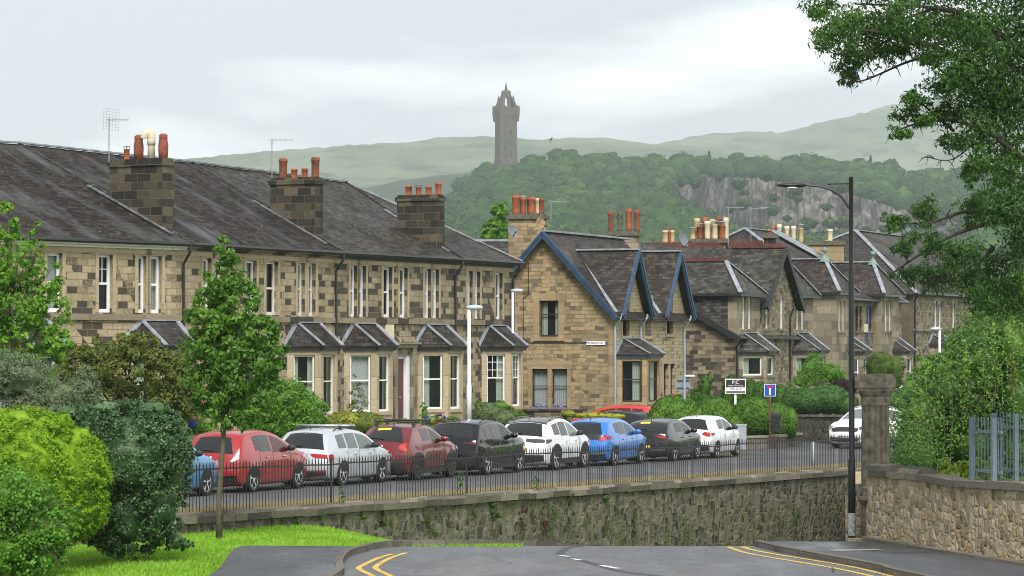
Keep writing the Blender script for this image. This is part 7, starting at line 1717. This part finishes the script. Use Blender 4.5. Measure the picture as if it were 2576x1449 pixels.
shrub('garden_bush', 'airy light green shrub before the second pair of bay windows', 'bush', Vector((at(2060, 980, 143).x, 143, .3)), [B(2045, 930, 143, 38, 40, .8), B(2085, 945, 143, 40, 32, .8), B(2020, 960, 143, 40, 25, .7), B(2110, 955, 143, 28, 22, .6)], 6500, .1, .05, Lm['bush'], core=.55, clump=.4)
shrub('purple_shrub', 'dark purple leaved shrub behind the cloud pruned bush', 'bush', Vector((at(2110, 975, 140).x, 140, .3)), [B(2125, 975, 140, 36, 20, .7)], 3500, .08, .05, Lm['purple'], core=.8, clump=.35)
shrub('garden_bush', 'dense dark green rounded bush above the pillar capital', 'bush', Vector((at(2230, 960, 146).x, 146, .3)), [B(2215, 925, 146, 42, 42, .8), B(2250, 930, 146, 28, 38, .7), B(2235, 960, 146, 40, 25, .7)], 9000, .08, .035, leafmat('yew_leaves', (.03, .06, .01), (.08, .13, .02), .6, .15, .2, ns=1.3), core=.85, clump=.3)
tree('poplar_tree', 'bright green tree behind the terrace end beside the pot crowded chimney', 'tree', Vector((at(1255, 650, 185).x, 185, 0)), [B(1258, 560, 185, 26, 52, .8), B(1240, 590, 185, 26, 30, .7), B(1268, 530, 185, 12, 25, .4), B(1225, 598, 185, 16, 14, .5), B(1265, 600, 185, 24, 30, .7)], 5000, .26, .18, Lm['bush'], barkd, .2, at(1258, 520, 185), core=.65, clump=.35)
# planters with flowers
def planter(px, py, d, w, h, lab, fc, hang=False):
    c = at(px, py, d); t = T('flower_pot', lab, 'flower pot', c); s = d / F
    mb = MB(); mb.lathe([(w*s*.3, -h*s*.45), (w*s*.45, -h*s*.05), (w*s*.48, 0)], c, 12); mb.build('pot', plain('pot_blue', (.12, .25, .4), .5) if not hang else barkd, t)
    crown('flowers', t, [(c + Vector((0, 0, h*s*.25)), (w*s*.5, w*s*.4, h*s*.35))], 160, .07, .05, flow('bloom_%d' % px, fc), clump=.6, shell=(.3, 1.1)); crown('leaves', t, [(c + Vector((0, 0, h*s*.12)), (w*s*.48, w*s*.4, h*s*.25))], 120, .07, .04, Lm['bush'], clump=.6, shell=(.3, 1))
planter(1655, 1000, 148, 36, 50, 'big bowl of violet and orange flowers beside the porch', (.28, .15, .45), True)
planter(1690, 1003, 148.3, 24, 22, 'pot of crimson flowers right of the violet flower bowl', (.6, .01, .08), True)
planter(1605, 1026, 147, 20, 26, 'blue pot with lilac flowers below the porch pillar', (.4, .38, .6)); planter(1540, 1030, 143.4, 22, 20, 'blue pot with pale flowers under the brown bay window', (.45, .5, .4))
t = T('window_box', 'flower filled window box under the left lace curtained window', 'window box', GF.P(H2[0], .2, H2[2])); mb = MB(); fbox(mb, GF, H2[0] - .05, H2[1] + .05, .03, .24, H2[2] - .2, H2[2]); mb.build('box', plain('box_grey', (.15, .18, .2), .6), t); crown('flowers', t, [(GF.P((H2[0]+H2[1])/2, .13, H2[2] + .08), (.42, .14, .12))], 220, .06, .05, flow('pale_lilac_bloom', (.4, .36, .6)), clump=.8, shell=(.2, 1))
t = T('window_box', 'flower filled window box under the right lace curtained window', 'window box', GF.P(H3[0], .2, H3[2])); mb = MB(); fbox(mb, GF, H3[0] - .05, H3[1] + .05, .03, .24, H3[2] - .2, H3[2]); mb.build('box', plain('box_grey', (.15, .18, .2), .6), t); crown('flowers', t, [(GF.P((H3[0]+H3[1])/2, .13, H3[2] + .08), (.42, .14, .12))], 220, .06, .05, flow('pale_lilac_bloom', (.4, .36, .6)), clump=.8, shell=(.2, 1))
t = T('rose_shrub', 'garden rose shrub with pink and blue blooms behind the light blue car', 'bush', Vector((at(495, 1075, 86).x, 86, .3))); crown('foliage', t, [B(490, 1060, 86, 30, 40, .5), B(520, 1085, 86, 35, 25, .5)], 2600, .08, .045, Lm['bush'], core=.6, clump=.4); crown('blue_blooms', t, [B(482, 1068, 85.3, 14, 9, .2)], 160, .06, .05, flow('blue_bloom', (.06, .07, .5)), clump=.5, shell=(.1, 1)); crown('pink_blooms', t, [B(495, 1030, 85.3, 25, 30, .2)], 40, .1, .09, flow('pink_bloom', (.7, .2, .25)), clump=.3)
# bushes behind the right wall
bank = .6
def rb_(label, name, blobs, n, l, w, mat, core=.6, cl=.35, **kw): return shrub(name, label, 'bush', Vector((blobs[0][0].x, blobs[0][0].y, bank)), blobs, n, l, w, mat, core=core, clump=cl, shell=(.6, 1.1), **kw)
d = 72.0
rb_('big leafy green thicket behind the boundary wall and palisade fence', 'leafy_shrub', [B(2400, 1000, d, 95, 110, 1.2), B(2330, 1060, d, 80, 90, 1.0), B(2470, 920, d, 80, 110, 1.2), B(2540, 870, d, 60, 100, 1.0), B(2560, 1000, d, 90, 120, 1.2), B(2310, 1140, d, 70, 60, .9), B(2440, 1110, d, 110, 80, 1.2), B(2380, 930, d, 40, 40, .5), B(2560, 1130, d, 80, 70, 1)], 24000, .1, .05, Lm['right'], nclump=900, core=.7)
mb = MB(); stemP = []; random.seed(21)
for k in range(46):
    px = random.uniform(2290, 2570); top = 760 + (2576 - px) * .62 + random.uniform(0, 120); a = at(px + random.uniform(-15, 15), top + 170, d - 1.0); e = at(px, top, d - 1.0 + random.uniform(-.6, .6)); mb.tube([a, a.lerp(e, .5) + Vector((.05, 0, 0)), e], [.012, .008, .003], 5)
    for f in np.linspace(.1, 1, 26): q = a.lerp(e, f); stemP.append((q.x + random.gauss(0, .05), q.y + random.gauss(0, .05), q.z))
mb.build('shoots', barkg, bpy.data.objects['leafy_shrub']); sp_ = np.array(stemP)
np_mesh('shoot_leaves', leaf_quads(np.repeat(sp_, 2, 0) + RNG.normal(0, .03, (len(sp_)*2, 3)), np.array([[.3, -.5, .6]]).repeat(len(sp_)*2, 0), .1, .04), np.arange(8*len(sp_)).reshape(-1, 4), leafmat('young_shoot_leaves', (.1, .22, .02), (.24, .42, .05), .4, .35, .4), bpy.data.objects['leafy_shrub'])
rb_('loose shrub spreading in front of the fluted pillar top right of the wall', 'leafy_shrub', [B(2290, 1120, 66, 60, 70, .5), B(2260, 1180, 66, 45, 30, .4), B(2330, 1175, 66, 60, 30, .5)], 3200, .08, .035, Lm['right'], core=0, cl=.5)
rb_('yellow green large leaved weeds by the palisade fence', 'leafy_shrub', [B(2400, 1185, 60.6, 38, 20, .4), B(2440, 1175, 60.6, 30, 22, .4), B(2370, 1192, 60.6, 30, 12, .3), B(2500, 1180, 60.6, 40, 20, .3)], 900, .13, .07, leafmat('yellow_weed_leaves', (.12, .2, .015), (.3, .42, .04), .5, .3, .3), core=0, cl=.6)
rb_('dark evergreen mass at the far right behind the thicket', 'leafy_shrub', [B(2500, 860, 110, 90, 100, 2), B(2420, 950, 110, 60, 90, 2), B(2330, 960, 130, 30, 70, 1), B(2570, 780, 105, 60, 90, 2), B(2290, 985, 132, 25, 40, 1)], 12000, .2, .12, Lm['street'], core=.8)
# big overhanging ash tree
d = 54.0; tb = Vector((at(2860, 1300, d).x, d + 1.0, -.1))
ash = T('ash_tree', 'huge dark ash tree with drooping branches hanging in from the right edge', 'tree', tb)
bl_ = []
spec_b = [(2060, 25, 42, 30), (2075, 100, 38, 38), (2120, 60, 70, 55), (2150, 140, 62, 45), (2135, 190, 30, 22), (2200, 70, 75, 60), (2230, 130, 60, 32), (2290, 50, 80, 55), (2290, 110, 45, 28), (2370, 70, 85, 65), (2340, 140, 40, 30), (2460, 90, 95, 90), (2550, 120, 80, 110), (2420, 180, 80, 60), (2370, 215, 40, 30), (2500, 240, 95, 80), (2300, 245, 48, 26), (2290, 290, 48, 24), (2255, 335, 36, 18), (2330, 300, 45, 24), (2390, 290, 50, 45), (2450, 330, 60, 60), (2540, 350, 70, 90), (2400, 360, 40, 22), (2470, 410, 50, 35), (2440, 440, 22, 40), (2540, 460, 60, 70), (2520, 530, 60, 60), (2450, 520, 35, 50), (2570, 600, 50, 80), (2250, 560, 42, 26), (2310, 590, 40, 28), (2330, 530, 32, 34), (2275, 625, 30, 20), (2360, 620, 50, 34), (2300, 690, 48, 28), (2360, 700, 60, 38), (2420, 650, 60, 45), (2440, 720, 60, 38), (2500, 680, 60, 60), (2540, 750, 60, 50), (2240, 690, 22, 14), (2480, 760, 45, 28), (2700, 200, 160, 260), (2700, 600, 130, 220), (2400, -60, 220, 70), (2150, -50, 120, 50), (2650, -20, 160, 90)]
for (x, y, a, b) in spec_b: bl_.append(B(x, y, d + random.uniform(-.9, .9), a, b, max(.35, a * d / F * .9)))
crown('crown', ash, bl_, 80000, .105, .034, Lm['ash'], clump=.62, nclump=3600, shell=(.1, 1.05), droop=.3)
mb = MB(); top = at(2760, -250, d + 1); mb.tube([tb + Vector((0, 0, -.3)), tb.lerp(top, .3), tb.lerp(top, .6), top], [.4, .33, .26, .18], 12); mb.build('trunk', barkd, ash, smooth=True)
mb = MB()
for (pts, r0) in (([(2760, 420), (2560, 250), (2400, 140), (2250, 90), (2080, 60)], .1), ([(2760, 300), (2600, 160), (2480, 60), (2350, 20), (2150, 10)], .09), ([(2760, 520), (2600, 420), (2480, 330), (2360, 300), (2250, 330)], .07), ([(2400, 330), (2330, 270), (2290, 240)], .03),
                  ([(2760, 620), (2620, 560), (2500, 560), (2380, 600), (2240, 690)], .08), ([(2620, 560), (2450, 530), (2340, 560), (2240, 560)], .05), ([(2500, 620), (2430, 700), (2330, 710)], .045), ([(2760, 560), (2620, 480), (2530, 430), (2440, 420)], .06), ([(2400, 140), (2300, 150), (2180, 200), (2130, 205)], .035), ([(2560, 250), (2480, 330), (2440, 440)], .04), ([(2600, 160), (2480, 200), (2380, 220)], .04), ([(2250, 90), (2160, 140), (2080, 130)], .025), ([(2350, 20), (2250, 50), (2100, 30)], .03), ([(2480, 330), (2400, 400), (2330, 395)], .02)):
    P = smooth_line([at(x, y, d + random.uniform(-.2, .2)) for x, y in pts], 5); n = len(P); mb.tube(P, [r0 * (1 - .85 * i / (n-1)) for i in range(n)], 7)
    for i in range(2, n - 1, 1):
        for q in range(2): e = P[i] + Vector((random.uniform(-.28, .15), random.uniform(-.3, .3), random.uniform(-.25, .18))); mb.tube([P[i], P[i].lerp(e, .5) + Vector((0, 0, .06)), e], [.012, .008, .003], 4)
mb.build('branches', barkd, ash, smooth=True)
# weeds on the retaining wall
random.seed(33)
def weed(px, py, rx, ry, mat, lab, n=150, l=.07, w=.03):
    s = WF.s_(px); p = WF.P(s, .05, WF.z_(px, py)); sc_ = WF.dep(px) / F
    t = T('wall_plant', lab, 'plant', p, 'weeds growing on the retaining wall'); crown('leaves', t, [(p, (rx*sc_, .1, ry*sc_))], n, l, w, mat, clump=.45, shell=(.1, 1.1), droop=.3, nclump=14)
SHARE = 'small green weed tuft rooted in the joints of the dark retaining wall'; SH2 = 'hanging brown green moss tuft on the dark retaining wall'
weed(800, 1295, 16, 12, Lm['weed'], SHARE); weed(855, 1240, 8, 26, Lm['weed'], 'thin weed with pink flowers on the wall below the silver estate', 90); weed(910, 1300, 14, 12, Lm['weed'], SHARE)
weed(960, 1310, 14, 16, Lm['weed'], SHARE); weed(1155, 1210, 8, 30, Lm['weed'], 'tall upright weed growing beside a railing post below the black crossover', 130); weed(1235, 1290, 20, 38, Lm['weed'], 'largest bushy green weed hanging low on the middle of the wall', 420, .08, .03)
weed(1345, 1215, 9, 26, Lm['weed'], 'upright weed growing through the railings below the white crossover', 120); weed(1310, 1290, 22, 48, Lm['redweed'], 'left clump of dark red dead weeds on the wall', 260, .08, .02); weed(1365, 1295, 18, 45, Lm['redweed'], 'right clump of dark red dead weeds on the wall', 220, .08, .02)
weed(1385, 1300, 12, 30, Lm['weed'], 'yellow green weed beside the red dead weeds', 160); weed(1430, 1260, 14, 22, Lm['weed'], SHARE); weed(1520, 1250, 12, 12, Lm['weed'], 'bright fern tuft just below the coping under the blue hatchback', 160, .1, .04)
for k in range(46):
    px = random.uniform(620, 2110); lo, hi = 1310 - (px - 460) * .062, 1345; py = random.uniform(min(lo + 10, hi - 5), hi); weed(px, py, random.uniform(5, 12), random.uniform(8, 34), Lm['weed'] if k % 3 == 0 else Lm['moss'], SHARE if k % 3 == 0 else SH2, 90, .05, .022)
shrub('verge_plant', 'thin pink flowered weed at the kerb joint by the right pavement', 'plant', ground(2100, 1440, 0), [B(2096, 1432, 53.3, 4, 9, .05)], 40, .04, .02, Lm['weed'], core=0)
# a swift against the sky
c = at(1386, 351, 260); t = T('bird', 'tiny dark swift flying above the far hill right of the tower', 'bird', c); mb = MB()
mb.tube([c + Vector((-.12, 0, -.12)), c, c + Vector((.1, 0, .12))], [.02, .07, .02], 6)
for sg in (-1, 1):
    a = c; b = c + Vector((.1*sg + .02, sg*.15, .22 if sg > 0 else -.3)); e = b + Vector((-.05, .05, .12*sg)); mb.hexa([a + Vector((-.06, 0, 0)), a + Vector((.06, 0, 0)), b + Vector((.04, 0, 0)), b + Vector((-.04, 0, 0))], [p + Vector((0, -.02, .012)) for p in (a + Vector((-.06, 0, 0)), a + Vector((.06, 0, 0)), b + Vector((.04, 0, 0)), b + Vector((-.04, 0, 0)))])
mb.build('body', M['black'], t)
# ================================================================ LIGHT, SKY, HAZE
W = bpy.data.worlds.new('World'); scene.world = W; W.use_nodes = True; wt = W.node_tree; wn = wt.nodes
bgn = wn['Background']; SUN_EL, SUN_AZ = 46.0, 177.0
sky = wn.new('ShaderNodeTexSky'); sky.sky_type = 'NISHITA'; sky.sun_disc = False; sky.sun_elevation = R(SUN_EL); sky.sun_rotation = R(SUN_AZ)
bgn.inputs['Strength'].default_value = .1; wt.links.new(sky.outputs[0], bgn.inputs[0])
tc = wn.new('ShaderNodeTexCoord'); mp = wn.new('ShaderNodeMapping'); mp.inputs[3].default_value = (2.2, 2.2, 7.5); mp.inputs[1].default_value = (.35, .0, .35); wt.links.new(tc.outputs['Generated'], mp.inputs[0])
n1 = wn.new('ShaderNodeTexNoise'); n1.inputs['Scale'].default_value = 2.6; n1.inputs['Detail'].default_value = 7; n1.inputs['Roughness'].default_value = .5; n1.inputs['Distortion'].default_value = .25; wt.links.new(mp.outputs[0], n1.inputs[0])
cr_ = wn.new('ShaderNodeValToRGB'); e = cr_.color_ramp.elements; e[0].position = .36; e[0].color = (.37, .385, .4, 1); e[1].position = .56; e[1].color = (.9, .895, .87, 1); x = e.new(.46); x.color = (.6, .61, .61, 1)
sx_ = wn.new('ShaderNodeSeparateXYZ'); wt.links.new(tc.outputs['Generated'], sx_.inputs[0]); ma = wn.new('ShaderNodeMath'); ma.operation = 'MULTIPLY_ADD'; ma.use_clamp = True; wt.links.new(sx_.outputs[0], ma.inputs[0]); ma.inputs[1].default_value = .75; wt.links.new(n1.outputs[0], ma.inputs[2]); mc = wn.new('ShaderNodeMath'); mc.operation = 'MULTIPLY_ADD'; wt.links.new(sx_.outputs[2], mc.inputs[0]); mc.inputs[1].default_value = -1.1; wt.links.new(ma.outputs[0], mc.inputs[2]); wt.links.new(mc.outputs[0], cr_.inputs[0])
bg2_ = wn.new('ShaderNodeBackground'); wt.links.new(cr_.outputs[0], bg2_.inputs[0]); bg2_.inputs[1].default_value = 1.0
ms = wn.new('ShaderNodeMixShader'); ms.inputs[0].default_value = .93; wt.links.new(bgn.outputs[0], ms.inputs[1]); wt.links.new(bg2_.outputs[0], ms.inputs[2]); wt.links.new(ms.outputs[0], wn['World Output'].inputs[0])
sl = bpy.data.lights.new('sun', 'SUN'); sl.energy = 2.2; sl.angle = R(24); sl.color = (1, .96, .9); so = bpy.data.objects.new('sun', sl); COL.objects.link(so)
az = R(SUN_AZ); el = R(SUN_EL); sd = Vector((math.sin(az)*math.cos(el), math.cos(az)*math.cos(el), math.sin(el))); so.rotation_euler = (-sd).to_track_quat('-Z', 'Y').to_euler()
hz = MB(); hz.box(-3400, 3400, -60, 6600, -12, 780); ho = hz.build('haze', plain('tmp', (1, 1, 1)), None, uv=False); ho['kind'] = 'stuff'; ho['label'] = 'thin grey mist veiling the far hills'
hm = bpy.data.materials.new('haze'); hm.use_nodes = True; ht = hm.node_tree; ht.nodes.remove(ht.nodes['Principled BSDF']); pv = ht.nodes.new('ShaderNodeVolumePrincipled'); pv.inputs['Color'].default_value = (.82, .9, .97, 1); pv.inputs['Density'].default_value = .00013; pv.inputs['Anisotropy'].default_value = .2
ht.links.new(pv.outputs[0], ht.nodes['Material Output'].inputs['Volume']); ho.data.materials.clear(); ho.data.materials.append(hm)
scene.view_settings.view_transform = 'Standard'; scene.view_settings.look = 'None'; scene.view_settings.exposure = 1.04; scene.view_settings.gamma = 1.0
scene.cycles.use_denoising = True; scene.cycles.denoising_prefilter = 'FAST'; scene.cycles.pixel_filter_type = 'BLACKMAN_HARRIS'; scene.cycles.filter_width = 1.0; scene.cycles.max_bounces = 6; scene.cycles.transparent_max_bounces = 8; scene.cycles.volume_bounces = 1; scene.cycles.sample_clamp_indirect = 6
